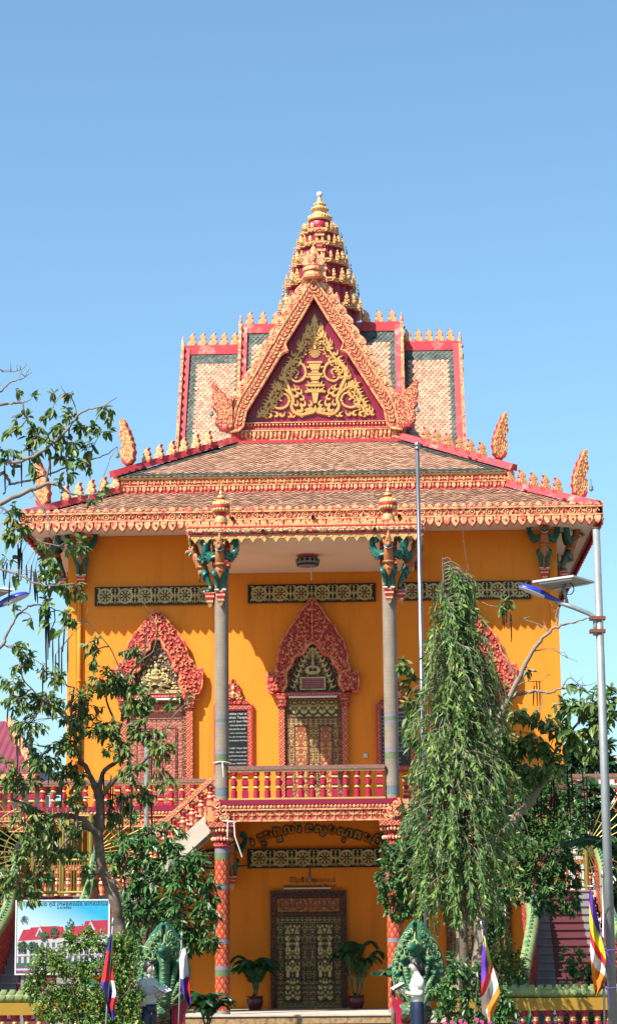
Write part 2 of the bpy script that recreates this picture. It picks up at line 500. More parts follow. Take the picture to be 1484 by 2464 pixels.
def leaf_mat(name, dark, light, yellow=(0.30, 0.22, 0.03), trans=0.3, rough=0.38, spec=0.5, cut=0.93):
    n = NT(name)
    at = n.n('ShaderNodeAttribute'); at.attribute_name = 'tint'
    f = at.outputs['Fac']
    c = n.mix(n.rng(f, 0.0, cut), dark, light)
    c = n.mix(n.rng(f, cut + 0.01, cut + 0.03), c, yellow)
    c = n.vary(c, 9, 0.2)
    mtl = n.done(c, rough, 0, spec)
    tr = n.n('ShaderNodeBsdfTranslucent'); n.L(c, tr.inputs[0])
    mx = n.n('ShaderNodeMixShader'); mx.inputs[0].default_value = trans
    out = n.t.nodes['Material Output']
    n.L(n.b.outputs[0], mx.inputs[1]); n.L(tr.outputs[0], mx.inputs[2]); n.L(mx.outputs[0], out.inputs[0])
    return mtl


mats()
M['tile_orange'] = tile_mat('orange_roof_tile', (0.30, 0.145, 0.092), (0.46, 0.265, 0.175))
M['tile_green'] = tile_mat('green_roof_tile', (0.03, 0.045, 0.038), (0.085, 0.105, 0.09))
M['tile_under'] = plain('roof_underlay', (0.06, 0.025, 0.02), 0.8)
# ------------------------------------------------------------------ ornament outlines
FLAME = [(-.24, 0), (-.31, .14), (-.30, .30), (-.20, .42), (-.13, .47), (-.22, .52), (-.20, .68), (-.08, .84), (.10, 1.0), (.20, .97), (.13, .86), (.16, .74),
         (.26, .64), (.25, .52), (.17, .46), (.28, .38), (.32, .22), (.25, 0)]
OGIVE = [(-.5, 0), (-.52, .3), (-.34, .62), (0, 1.0), (.34, .62), (.52, .3), (.5, 0)]
COMMA = [(-.05, -.5), (.28, -.40), (.42, -.12), (.36, .18), (.16, .42), (-.12, .62), (-.02, .34), (.08, .12), (.02, -.08), (-.18, -.06), (-.26, .04), (-.38, -.08), (-.34, -.34)]
LEAF = [(0, -.5), (.22, -.25), (.26, .05), (.12, .32), (0, .55), (-.12, .32), (-.26, .05), (-.22, -.25)]


def sc(pts, s, sy=None):
    return [(p[0] * s, p[1] * (sy or s)) for p in pts]


def mirror(pts, cx=0.0):
    return [(2 * cx - p[0], p[1]) for p in pts][::-1]


def inside(p, poly):
    r = False; n = len(poly)
    for i in range(n):
        a = poly[i]; b = poly[i - 1]
        if (a[1] > p[1]) != (b[1] > p[1]) and p[0] < (b[0] - a[0]) * (p[1] - a[1]) / (b[1] - a[1]) + a[0]:
            r = not r
    return r


def edge_dist(p, poly):
    d = 9e9; n = len(poly)
    P = Vector(p)
    for i in range(n):
        a = Vector(poly[i - 1]); b = Vector(poly[i]); e = b - a
        t = max(0, min(1, (P - a).dot(e) / max(e.length_squared, 1e-12)))
        d = min(d, (a + e * t - P).length)
    return d


def flame_mesh(name, h, th, curl=False):
    """A curled ridge flame standing in its local x-z plane, foot at the origin."""
    mb = MB()
    for side in (0, 1):
        m = Matrix.Rotation(math.pi, 4, 'Z') if side else Matrix.Identity(4)
        fr = m @ FR((0, 0, 0))
        fl = FLAME if side == 0 else mirror(FLAME)
        mb.relief(sc(fl, h), th * 0.5, fr, h * 0.035, 0, mi_side=1)
        sg = 1 if side == 0 else -1
        mb.spiral((sg * .03 * h, .22 * h), .17 * h, 1.4, 1.2, sg, .034 * h, fr, 2, base=th * .5)
        mb.spiral((sg * .00 * h, .58 * h), .11 * h, 1.2, 1.0, sg, .028 * h, fr, 2, base=th * .5)
    return mb


class Proto:
    pass


def scatter_curls(mb, poly, cell, Mf, mi, h, seed, base=0.0, avoid=None, cx=0.0, margin=0.03, big=0.25):
    """Fill half an outline with curls and mirror them about u = cx."""
    rr = random.Random(seed)
    us = [p[0] for p in poly]; vs = [p[1] for p in poly]
    v = min(vs); row = 0
    while v < max(vs):
        u = cx + (cell * .55 if row % 2 else cell * .1)
        while u < max(us):
            p = (u + rr.uniform(-.12, .12) * cell, v + rr.uniform(-.12, .12) * cell)
            if inside(p, poly) and edge_dist(p, poly) > margin and not (avoid and inside(p, avoid)) and (not avoid or edge_dist(p, avoid) > margin):
                a = rr.uniform(-.9, .5); fl = rr.random() < .5
                if rr.random() < big:
                    for sg in (1, -1):
                        q = (cx + sg * (p[0] - cx), p[1])
                        mb.spiral(q, cell * .5, 1.5, 1.5 + sg * a, sg, cell * .095, Mf, mi, n=13, base=base)
                else:
                    s = cell * rr.uniform(.9, 1.15)
                    for sg in (1, -1):
                        q = (cx + sg * (p[0] - cx), p[1])
                        f2 = fl if sg == 1 else not fl
                        mb.relief(sc(COMMA, s), h, Mf @ T2(q[0], q[1], 1, a * sg, f2), cell * .09, mi, base=base)
            u += cell
        v += cell * .82; row += 1


def fringe(mb, p0, p1, out, cell=0.205, k=1.0, crest=True, pend=True):
    """Ornamental eaves band along p0->p1 (z = tips of the pendants). materials: 0 carved, 1 gold, 2 red"""
    p0 = Vector(p0); p1 = Vector(p1); u = (p1 - p0); L = u.length; u.normalize()
    w = u.cross(Vector((0, 0, 1)))
    flip = w.dot(Vector(out)) < 0
    if flip:
        p0, p1 = p1, p0; u = -u
    F = FR(p0, u)
    mb.slab([(0, .20 * k), (L, .20 * k), (L, .52 * k), (0, .52 * k)], -.10, 0.0, F, 0)
    for v0, v1, w1 in ((.262, .298, .035), (.465, .505, .04)):
        mb.slab([(-.02, v0 * k), (L + .02, v0 * k), (L + .02, v1 * k), (-.02, v1 * k)], 0.001, w1, F, 1)
    n = max(1, int(round(L / cell))); c = L / n
    for i in range(n):
        x = (i + .5) * c
        big = i % 2 == 0
        if pend:
            s = c * .54 if big else c * .46
            d = .275 * k if big else .235 * k
            pts = [(-s, 0), (-s * 1.02, -.45 * d), (-s * .6, -.78 * d), (0, -d), (s * .6, -.78 * d), (s * 1.02, -.45 * d), (s, 0)]
            mb.relief(pts, .03, F @ T2(x, .27 * k), .012, 2, base=-.03)
            mb.relief([(a * .86, b * .90 - .008) for a, b in pts], .028, F @ T2(x, .27 * k), .022, 1)
            if big:
                mb.ball((x, .17 * k, .03), .034, 6, 4, 2, F)
        if crest:
            s = c * .5 if big else c * .36
            hh = .135 * k if big else .10 * k
            mb.relief(sc(OGIVE, 2 * s * .98, hh), .03, F @ T2(x, .505 * k), .012, 2, base=-.025)
            mb.relief(sc(OGIVE, 2 * s * .80, hh * .86), .03, F @ T2(x, .515 * k), .014, 1)
        if big:
            mb.tube([(x + .066 * k * math.cos(a), .382 * k + .066 * k * math.sin(a), .02) for a in [j * math.pi / 5 for j in range(11)]], .013, 4, 1, M=F, cap=False)
            mb.ball((x, .382 * k, .018), .026, 6, 4, 1, F)
        else:
            for sg in (1, -1):
                mb.relief(sc(LEAF, .075 * k), .03, F @ T2(x + sg * .035 * k, .382 * k, 1, .5 * sg), .012, 1)
            mb.relief(sc(LEAF, .06 * k), .03, F @ T2(x, .43 * k, 1), .012, 1)


def band(mb, F, L, v0, v1, cell, mi_bg, mi_or, mi_rail, w0=-.06, diamond=False):
    """Moulded frieze: backing, rails, a row of upright palmettes."""
    mb.slab([(0, v0), (L, v0), (L, v1), (0, v1)], w0, 0, F, mi_bg)
    hh = v1 - v0; rl = hh * .1
    for a in (v0, v1 - rl):
        mb.slab([(-.01, a), (L + .01, a), (L + .01, a + rl), (-.01, a + rl)], .001, .03, F, mi_rail)
    n = max(1, int(round(L / cell))); c = L / n
    for i in range(n):
        x = (i + .5) * c
        vm = (v0 + v1) / 2
        mb.relief(sc(LEAF, c * .62, hh * .66), .03, F @ T2(x, vm), .02, mi_or)
        for sg in (1, -1):
            mb.relief(sc(COMMA, min(c, hh) * .40), .026, F @ T2(x + sg * c * .36, vm + hh * .05, 1, -.2 * sg, sg < 0), .012, mi_or)


def tile_roof(mb, quad, wt, rh, classify, under=2):
    """Overlapping pointed tiles over a planar quad (A,B lower edge, C,D upper edge)."""
    A, B, C, D = [Vector(q) for q in quad]
    u = (B - A).normalized(); nrm = (B - A).cross(D - A).normalized()
    if nrm.z < 0: nrm = -nrm
    v = nrm.cross(u)
    if v.z < 0: v = -v
    P2 = [((q - A).dot(u), (q - A).dot(v)) for q in (A, B, C, D)]
    vmax = max(p[1] for p in P2); u0 = min(p[0] for p in P2); u1 = max(p[0] for p in P2)
    mb.add([A, B, C, D], [(0, 1, 2, 3)], under, .5)
    k = 0; y = -rh * .3
    while y < vmax:
        x = u0 + (wt * .5 if k % 2 else 0)
        while x < u1:
            c = (x, y + rh)
            if inside((x, min(max(y + rh * .8, .005), vmax - .005)), P2):
                t = rnd.random()
                mi = classify(c[0], c[1], P2, vmax)
                j = rnd.uniform(-.006, .008)
                top = min(rh * 1.75, vmax - y); md = min(rh, top * .8)
                pts = [(0, 0, .026 + j), (wt * .5, md, .017 + j), (wt * .5, top, .005), (-wt * .5, top, .005), (-wt * .5, md, .017 + j)]
                mb.add([A + u * (x + a) + v * (y + b) + nrm * cc for a, b, cc in pts], [(0, 1, 2, 3, 4)], mi, t)
            x += wt
        y += rh; k += 1


# ------------------------------------------------------------------ TEMPLE
temple = empty('temple_hall', (0, 0, FZ), 'ochre yellow two storey temple hall with gilded red tiered roofs and a stepped spire', 'temple')

# walls
mb = MB()
mb.box(-6.13, 0, FZ, 6.15, 15, 10.31)
mb.box(-6.16, -.06, FZ, -5.93, 0.0, 10.3)          # corner strips
mb.box(5.98, -.09, FZ, 6.18, 0.0, 10.3)
mb.build('wall', M['wall'], temple)
mb = MB(); mb.tube([(-5.86, -.07, 3.4), (-5.86, -.07, 10.2)], .055, 8, 0)
for z in (4.6, 6.6, 8.6): mb.lathe([(.066, 0), (.066, .06)], (-5.86, -.07, z), 8)
mb.build('downpipe', M['wall'], temple, True)
mb = MB(); mb.box(-6.7, -5.2, FZ - .17, 6.7, 15.3, FZ); mb.box(-3.45, -5.25, FZ - .0005, 2.45, -.02, FZ + .035)
mb.build('porch_floor', M['stone'], temple)
mb = MB(); mb.box(-3.4, -5.22, FZ - .165, 2.6, -5.203, FZ - .03)
mb.build('riser_facing', M['speckle'], temple)
for i in range(2):
    mb = MB(); mb.box(-2.6, -5.6 - .36 * i, FZ - .36 - .17 * i, 2.55, -5.22 if i == 0 else -5.602, FZ - .19 - .17 * i)
    mb.build('step', M['step'], temple)

# eaves
EX0, EX1, EY0, EY1 = -7.18, 7.20, -1.5, 16.5
mb = MB(); mb.box(EX0 + .12, EY0 + .12, 10.32, EX1 - .12, EY1 - .12, 10.44)
mb.build('eaves_soffit', M['soffit'], temple)
mb = MB()
fringe(mb, (EX0, EY0, 10.135), (EX1, EY0, 10.135), (0, -1, 0))
fringe(mb, (EX0, EY0, 10.135), (EX0, EY1, 10.135), (-1, 0, 0))
fringe(mb, (EX1, EY0, 10.135), (EX1, EY1, 10.135), (1, 0, 0))
mb.box(EX0 + .0, EY1 - .1, 10.3, EX1, EY1, 10.65, 0)
mb.build('eaves_fringe', [M['carve_gold'], M['gold_warm'], M['red']], temple)
# drain spouts through the fringe
for x in (-1.88, .1, 2.22):
    mb = MB()
    mb.tube([(x, -1.45, 10.42), (x, -1.72, 10.40)], [.05, .05], 8, 0, cap=False)
    mb.lathe([(.0, 0), (.042, 0)], (0, 0, 0), 8, 1, M=Matrix.Translation((x, -1.68, 10.403)) @ Matrix.Rotation(R(90), 4, 'X'), cap=False)
    mb.build('drain_spout', [M['red'], M['black']], temple)


def edge_green(bot, side, top):
    def f(x, y, P, vmax):
        if y < bot or vmax - y < top: return 1
        # distance to slanted sides
        (ax, ay), (bx, by), (cx, cy), (dx, dy) = P
        lx = ax + (dx - ax) * y / max(dy - ay, 1e-6); rx = bx + (cx - bx) * y / max(cy - by, 1e-6)
        if x - lx < side or rx - x < side: return 1
        return 0
    return f


TM = [M['tile_orange'], M['tile_green'], M['tile_under']]
# lower tier
o = [(EX0 + .1, EY0 + .08, 10.58), (EX1 - .1, EY0 + .08, 10.58), (EX1 - .1, EY1 - .08, 10.58), (EX0 + .1, EY1 - .08, 10.58)]
T2C = .03
i1 = [(-5.03 + T2C, .95, 11.60), (5.03 + T2C, .95, 11.60), (5.03 + T2C, 14.05, 11.60), (-5.03 + T2C, 14.05, 11.60)]
mb = MB()
for k in range(4):
    j = (k + 1) % 4
    tile_roof(mb, (o[k], o[j], i1[j], i1[k]), .15 if k == 0 else .3, .10 if k == 0 else .2, lambda x, y, P, v: 0)
mb.build('lower_roof', TM, temple, tint=True)
# second tier fascia
mb = MB()
bx0, bx1 = -5.05 + T2C, 5.05 + T2C
for (p, u, L) in (((bx0, .88, 0), (1, 0, 0), bx1 - bx0), ((bx0, 14.1, 0), (0, -1, 0), 13.2), ((bx1, .9, 0), (0, 1, 0), 13.2)):
    F = FR(p, u)
    band(mb, F, L, 11.76, 11.97, .21, 0, 1, 1)
    n = int(L / .105); c = L / n
    mb.slab([(0, 11.55), (L, 11.55), (L, 11.76), (0, 11.76)], -.06, -.012, F, 2)
    for i in range(n):
        s = .075 if i % 2 == 0 else .045
        mb.relief([(-s * .6, 0), (-s * .7, -.08), (0, -.15 if i % 2 == 0 else -.11), (s * .7, -.08), (s * .6, 0)], .03, F @ T2((i + .5) * c, 11.755), .012, 1, base=-.012)
    mb.slab([(-.03, 11.97), (L + .03, 11.97), (L + .03, 12.03), (-.03, 12.03)], -.06, .05, F, 3)
mb.box(bx0, 14.05, 11.55, bx1, 14.13, 12.03, 2)
mb.build('tier_fascia', [M['carve_gold'], M['gold_warm'], M['red'], M['gold_clean']], temple)
o2 = [(bx0 - .12, .80, 12.00), (bx1 + .12, .80, 12.00), (bx1 + .12, 14.2, 12.00), (bx0 - .12, 14.2, 12.00)]
i2 = [(-2.12 + .12, 4.0, 13.62), (2.12 + .12, 4.0, 13.62), (2.12 + .12, 11.0, 13.62), (-2.12 + .12, 11.0, 13.62)]
mb = MB()
for k in range(4):
    j = (k + 1) % 4
    tile_roof(mb, (o2[k], o2[j], i2[j], i2[k]), .15 if k == 0 else .3, .10 if k == 0 else .2, edge_green(.30, .42, .32))
mb.build('upper_skirt_roof', TM, temple, tint=True)


M['gold_naga'] = carved('carved_orange_gold', (0.84, 0.46, 0.16), (0.55, 0.13, 0.05), 16, 0.8, 0.02, 0.10, 0.40)
# hip ridges with flames and corner nagas
def bar(mb, a, b, w, h, mi=0):
    a = Vector(a); b = Vector(b); t = (b - a).normalized(); s = t.cross(Vector((0, 0, 1))).normalized(); n = s.cross(t)
    vs = []
    for p in (a, b):
        vs += [p - s * w, p + s * w, p + s * w * .62 + n * h, p - s * w * .62 + n * h]
    mb.add(vs, [(0, 1, 2, 3), (7, 6, 5, 4), (0, 4, 5, 1), (1, 5, 6, 2), (2, 6, 7, 3), (3, 7, 4, 0)], mi)


GM = [M['gold_naga'], M['red'], M['gold_warm']]

flame_proto = flame_mesh('ridge_flame', .38, .12).build('ridge_flame', [M['gold_warm'], M['red'], M['gold_clean']], temple, loc=(0, 0, 0))
used = [False]


def put_flame(loc, rz=0, s=1.0, flip=False):
    """loc in world space"""
    l = Vector(loc) - temple.location
    scl = ((-s if flip else s), s, s)
    if not used[0]:
        used[0] = True; flame_proto.location = l; flame_proto.rotation_euler = (0, 0, rz); flame_proto.scale = scl
        return
    dup(flame_proto, temple, l, rz, scl)


NAGA = [(.36, 1.0), (.41, .95), (.42, .86), (.38, .78), (.42, .70), (.43, .60), (.37, .53), (.31, .47), (.37, .39), (.39, .25), (.31, .08), (.18, -.04), (.02, .02), (-.10, .10),
        (-.08, .19), (-.13, .27), (-.07, .35), (-.09, .44), (-.02, .50), (-.02, .58), (.06, .64), (.07, .73), (.16, .80), (.21, .90), (.29, .97)]


def naga_finial(h):
    mb = MB()
    for side in (0, 1):
        m = Matrix.Rotation(math.pi, 4, 'Z') if side else Matrix.Identity(4)
        fr = m @ FR((0, 0, 0)); sg = -1 if side else 1
        pts = sc(NAGA, h) if side == 0 else mirror(sc(NAGA, h))
        mb.relief(pts, .10, fr, .035, 0, mi_side=1)
        g = lambda x, y: (sg * x * h, y * h)
        for (x, y, r_) in ((.12, .62, .07), (.20, .72, .06), (.10, .48, .06), (.27, .83, .04), (.05, .36, .06), (.02, .22, .06), (.24, .56, .05), (.31, .91, .03), (.16, .38, .05)):
            mb.spiral(g(x, y), r_ * h, 1.3, 1.0, sg, .014 * h, fr, 2, base=.09)
        for k in range(4):
            mb.tube([(sg * (.36 - .05 * k) * h, .36 * h, .10), (sg * (.35 - .06 * k) * h, .24 * h, .105), (sg * (.26 - .07 * k) * h, .10 * h, .10)], .011 * h, 4, 2, M=fr)
        for k in range(3):
            mb.ball((sg * .34 * h, (.55 + .09 * k) * h, .10), .03 * h, 6, 4, 0, fr)
        mb.relief([(sg * a * h, b * h) for a, b in ((.06, .0), (.28, .03), (.34, .14), (.2, .1))], .13, fr, .01, 1)
    return mb


naga_proto = naga_finial(1.0).build('naga_finial', GM, temple, loc=(0, 0, 0))
nused = [False]


def put_naga(loc, rz, s=1.0, flip=False):
    l = Vector(loc) - temple.location
    scl = ((-s if flip else s) * .70, s * .8, s * 1.04)
    if not nused[0]:
        nused[0] = True; naga_proto.location = l; naga_proto.rotation_euler = (0, 0, rz); naga_proto.scale = scl
    else:
        dup(naga_proto, temple, l, rz, scl)


hips = []
for A, B in ((o, i1), (o2, i2)):
    for k in range(4):
        mb = MB(); a = Vector(A[k]); b = Vector(B[k])
        bar(mb, a + Vector((0, 0, .02)), b + Vector((0, 0, .03)), .13, .17)
        mb.build('hip_ridge', M['ridge_red'], temple)
        hips.append((a, b, k))
for n, (a, b, k) in enumerate(hips):
    left = k in (0, 3)
    if k > 1: continue                                  # the two front corners carry what the photo shows
    tier2 = n >= 4
    rz = R(-22) if left else R(22)
    d = (b - a)
    if tier2:
        ts = [.255, .35, .445, .54, .635, .73]
        put_naga(a + d * .145 + Vector((0, 0, .20)), rz, 1.22, flip=left)
    else:
        ts = [.43, .565, .70, .835, .97]
        put_naga(a + d * .235 + Vector((0, 0, .12)), rz, 1.22, flip=left)
    for t in ts:
        put_flame(a + d * t + Vector((0, 0, .13)), rz, 1.12, flip=not left)

# ------------------------------------------------------------------ front pediment
YP = 3.70
PC = U(756.5, 850, YP).x


def pp(px, py, Y=YP):
    w = U(px, py, Y); return (w.x, w.z)


outer = [(756.5, 667), (738.6, 694), (696, 759), (665, 809), (660, 822), (652, 832), (639, 854), (607, 913), (580, 955), (568, 982), (563, 1008), (559, 1024), (547, 1037)]
inner = [(756.5, 709), (722, 769), (686, 826), (688, 836), (692, 844), (684, 846), (675, 853), (659, 880), (625, 936), (592, 990), (588, 1010), (585, 1026), (574, 1037), (550, 1041)]
half = [pp(*p) for p in outer] + [pp(*p) for p in inner[::-1]]
# keep both halves exactly symmetric about the pediment axis
FP = FR((0, YP, 0))
gable = part('front_gable', temple)
mb = MB()
for sg in (0, 1):
    pts = half if sg == 0 else mirror(half, PC)
    mb.relief(pts, .22, FP, .02, 0, base=-.22, mi_side=3)
    for lst in (outer, inner):
        path = [pp(*p) for p in lst]
        if sg: path = [(2 * PC - p[0], p[1]) for p in path]
        mb.tube([(p[0], p[1], .01) for p in path], .034, 5, 1, M=FP)
    # leaf chain along the middle of the board
    mid = [((a[0] + b[0]) / 2, (a[1] + b[1]) / 2) for a, b in (((756.5, 667), (756.5, 709)), ((717, 727), (739, 739)), ((686, 774), (709, 787)), ((664, 812), (686, 826)), ((650, 836), (676, 851)),
           ((630, 871), (652, 890)), ((607, 913), (630, 927)), ((580, 955), (604, 968)), ((566, 990), (591, 995)), ((559, 1024), (587, 1022)))]
    path = [Vector(pp(*p)) for p in mid]
    for k in range(len(path) - 1):
        a, b = path[k], path[k + 1]; seg = (b - a); n = max(1, int(seg.length / .105))
        for i in range(n):
            p = a + seg * (i + .5) / n
            ang = math.atan2(-seg.y, -seg.x) - math.pi / 2
            for s2 in (1, -1):
                q = p + Vector((math.cos(ang), math.sin(ang))) * (.055 * s2)
                x = q.x; aa = ang - .55 * s2
                if sg: x = 2 * PC - x; aa = -aa
                mb.relief(sc(LEAF, .10, .15), .035, FP @ T2(x, q.y, 1, aa), .018, 2)
mb.build('bargeboard', [M['carve_fine'], M['gold_warm'], M['gold_warm'], M['soffit']], gable)
# flames up the outer edge
gf = None
edge = [Vector(pp(*p)) for p in outer[1:11]]
acc = 0.0; places = []
for k in range(len(edge) - 1):
    a, b = edge[k], edge[k + 1]; L = (b - a).length; t = -acc
    while t + .345 < L + 1e-6:
        t += .345
        if t >= 0: places.append(a + (b - a) * (t / L))
    acc = L - t
mbf = MB()
for p in [Vector(pp(742, 690))] + places:
    for sg in (1, -1):
        x = p.x if sg == 1 else 2 * PC - p.x
        fr = FR((0, YP + .1, 0)) @ T2(x - sg * .02, p.y - .13, 1, 0, sg == -1)
        mbf.relief(sc(FLAME, .64, .60), .08, fr, .025, 0, base=-.06, mi_side=1)
        mbf.spiral((.03, .13), .11, 1.4, 1.2, 1, .022, fr, 0, base=.03)
        mbf.spiral((.0, .33), .075, 1.2, 1.0, 1, .019, fr, 0, base=.03)
        mbf.ball((-.12, .05, .03), .04, 6, 4, 0, fr)
mbf.build('flame_crest', [M['gold_warm'], M['red']], gable)
# crowning flower
mb = MB()
for (w, z0, z1) in ((.30, 640, 652), (.26, 652, 664), (.34, 664, 671)):
    c = U(756.5, z1, YP); d = U(756.5, z0, YP)
    mb.lathe([(w * .85, 0), (w, .03), (w, (d.z - c.z) - .02), (w * .8, d.z - c.z)], (PC, YP + .12, c.z), 12, 0)
b0 = U(756.5, 640, YP).z
fr = FR((PC, YP, b0))
mb.relief(sc(OGIVE, .42, .62), .12, fr, .04, 0, base=-.05, mi_side=1)
for sg in (1, -1):
    mb.relief(sc(FLAME, .40), .12, fr @ T2(sg * .17, 0, 1, .25 * -sg, sg > 0), .02, 0, base=-.04, mi_side=1)
    mb.spiral((sg * .12, .14), .08, 1.3, 0, sg, .02, fr, 0, base=.08)
mb.relief(sc(LEAF, .30, .36), .05, fr @ T2(0, .28), .02, 0, base=.08)
mb.build('gable_finial', [M['gold_warm'], M['red']], gable)
# naga fans at the feet
fan = [(516.6, 919), (509, 927), (511, 942), (509, 955), (514, 966), (511, 981), (521, 992), (518, 1004), (517, 1018), (527, 1033), (546, 1040), (562, 1026), (563, 992), (560, 972), (566, 958), (556, 951), (548, 958), (541, 944), (532, 938), (525, 930)]
for sg in (0, 1):
    mb = MB()
    pts = [pp(*p) for p in fan]
    if sg: pts = mirror(pts, PC)
    mb.relief(pts, .26, FP, .03, 0, base=-.2, mi_side=1)
    rr = random.Random(3)
    for (px, py, r_) in ((518, 935, 5), (523, 950, 6), (520, 965, 6), (533, 952, 6), (540, 962, 6), (534, 970, 6), (526, 978, 5), (546, 975, 6), (552, 968, 5), (540, 984, 6), (553, 990, 6), (532, 990, 5), (530, 1002, 5), (556, 1008, 5), (543, 1000, 6)):
        q = pp(px, py)
        x = q[0] if not sg else 2 * PC - q[0]
        mb.spiral((x, q[1]), r_ / 90, 1.3, rr.uniform(0, 6), 1 - 2 * sg, .02, FP, 2, base=.05)
    lip = [pp(*p) for p in ((522, 1022), (536, 1031), (549, 1027), (547, 1036), (534, 1037))]
    if sg: lip = mirror(lip, PC)
    mb.relief(lip, .10, FP, .01, 1, base=0)
    mb.build('naga_fan', [M['carve_fine'], M['red'], M['gold_warm']], gable)
# tympanum
YT = 4.05
FT = FR((0, YT, 0))
mb = MB()
tri = [pp(756.5, 702, YT), pp(572, 1034, YT)]
tri = [tri[0], tri[1], (2 * PC - tri[1][0], tri[1][1])]
mb.slab(tri, -.1, 0, FT, 0)
# boards behind the bargeboard (soffit of the overhang)
for sg in (1, -1):
    a = pp(756.5, 690, YP); b = pp(578, 1000, YP)
    A = Vector((PC, 3.93, a[1])); Bx = b[0] if sg == 1 else 2 * PC - b[0]
    Bv = Vector((Bx, 3.93, b[1]))
    mb.add([A, Bv, Bv + Vector((0, .3, 0)), A + Vector((0, .3, 0))], [(0, 1, 2, 3)], 1)
mb.build('tympanum', [M['maroon'], M['soffit']], gable)
mb = MB()
tp = lambda px, py: pp(px, py, YT)


def stem(mb, pts, r0, r1, mir=True, base=.02):
    P = [Vector(tp(*p)) for p in pts]
    # smooth
    Q = []
    for k in range(len(P) - 1):
        p0 = P[max(k - 1, 0)]; p1 = P[k]; p2 = P[k + 1]; p3 = P[min(k + 2, len(P) - 1)]
        for i in range(4):
            t = i / 4
            Q.append(.5 * ((2 * p1) + (p2 - p0) * t + (2 * p0 - 5 * p1 + 4 * p2 - p3) * t * t + (3 * p1 - p0 - 3 * p2 + p3) * t ** 3))
    Q.append(P[-1])
    rad = [r0 + (r1 - r0) * i / (len(Q) - 1) for i in range(len(Q))]
    for sg in ((0, 1) if mir else (0,)):
        mb.tube([((2 * PC - q.x if sg else q.x), q.y, base) for q in Q], rad, 6, 0, M=FT)


stem(mb, [(756, 992), (740, 996), (722, 999), (708, 992), (702, 978), (706, 962), (694, 944), (676, 934), (658, 941), (650, 958), (656, 976), (672, 984), (690, 978), (696, 962), (688, 950), (676, 950), (671, 960), (678, 966)], .06, .028)
stem(mb, [(706, 962), (696, 936), (687, 916), (684, 894), (694, 877), (712, 872), (730, 880), (736, 899), (728, 914), (712, 919), (700, 910), (700, 897), (710, 890), (718, 896), (714, 903)], .055, .026)
stem(mb, [(688, 888), (706, 868), (722, 845), (729, 815), (741, 793), (756.5, 776)], .042, .03)
rr = random.Random(11)
# leaves along the outer line of the triangle
for i in range(30):
    t = i / 29
    x = 752 + (622 - 752) * t; y = 775 + (1000 - 775) * t
    for (dx, dy, s, a) in ((0, 0, .20, .45), (9, 6, .16, .1), (17, 12, .13, -.4)):
        if rr.random() < .12: continue
        px, py = x + dx + rr.uniform(-2, 2), y + dy + rr.uniform(-2, 2)
        q = tp(px, py)
        if q[1] < tp(700, 1004)[1]: continue
        an = a + rr.uniform(-.25, .25); fl = rr.random() < .5
        for sg in (0, 1):
            xx = 2 * PC - q[0] if sg else q[0]
            mb.relief(sc(COMMA, s), .05, FT @ T2(xx, q[1], 1, -an if sg else an, fl != bool(sg)), .022, 0)
for (px, py, s, a) in ((632, 998, .22, 1.2), (648, 1000, .2, 1.0), (640, 988, .18, .8), (664, 998, .2, .6), (680, 998, .2, -.8), (697, 1000, .18, .5), (722, 985, .26, .1), (730, 972, .22, -.3), (727, 958, .2, .2), (722, 944, .2, 0),
                       (741, 985, .22, -.3), (746, 972, .2, .3), (713, 972, .2, -.2), (712, 950, .22, .2), (708, 935, .2, .1), (695, 965, .14, .5), (665, 960, .14, .8), (668, 925, .2, .6), (655, 930, .18, .8), (678, 905, .2, .3),
                       (742, 882, .14, -.2), (740, 905, .15, .1), (740, 925, .17, 0), (738, 940, .18, .2), (716, 935, .14, .3), (725, 1000, .16, 1.0), (706, 1001, .16, -1.0), (720, 868, .18, .5), (712, 908, .10, 0)):
    q = tp(px, py)
    for sg in (0, 1):
        xx = 2 * PC - q[0] if sg else q[0]
        mb.relief(sc(COMMA, s), .055, FT @ T2(xx, q[1], 1, -a if sg else a, bool(sg)), .024, 0)
# crowning trident
c = tp(756.5, 800)
for (dx, dy, s, a) in ((0, .34, .42, 0), (-.14, .10, .3, .35), (.14, .10, .3, -.35), (-.2, -.10, .26, .6), (.2, -.10, .26, -.6), (0, -.02, .26, 0)):
    mb.relief(sc(LEAF, s * .9, s), .06, FT @ T2(PC + dx, c[1] + dy, 1, a), .03, 0)
# radiant wheel
c = tp(757, 836)
for k in range(22):
    a = 2 * math.pi * k / 22
    ex, ey = .20 * math.cos(a), .33 * math.sin(a) * (1.0 if math.sin(a) < 0 else 1.05)
    d = Vector((ex, ey)); L = d.length; an = math.atan2(ey, ex) - math.pi / 2
    mb.relief([(-.008, .08), (-.020, L * .9), (0, L), (.020, L * .9), (.008, .08)], .03, FT @ T2(PC, c[1], 1, an), .006, 0)
mb.relief([(.05 * math.cos(k * math.pi / 5), .075 * math.sin(k * math.pi / 5)) for k in range(10)], .04, FT @ T2(PC, c[1]), .015, 0)
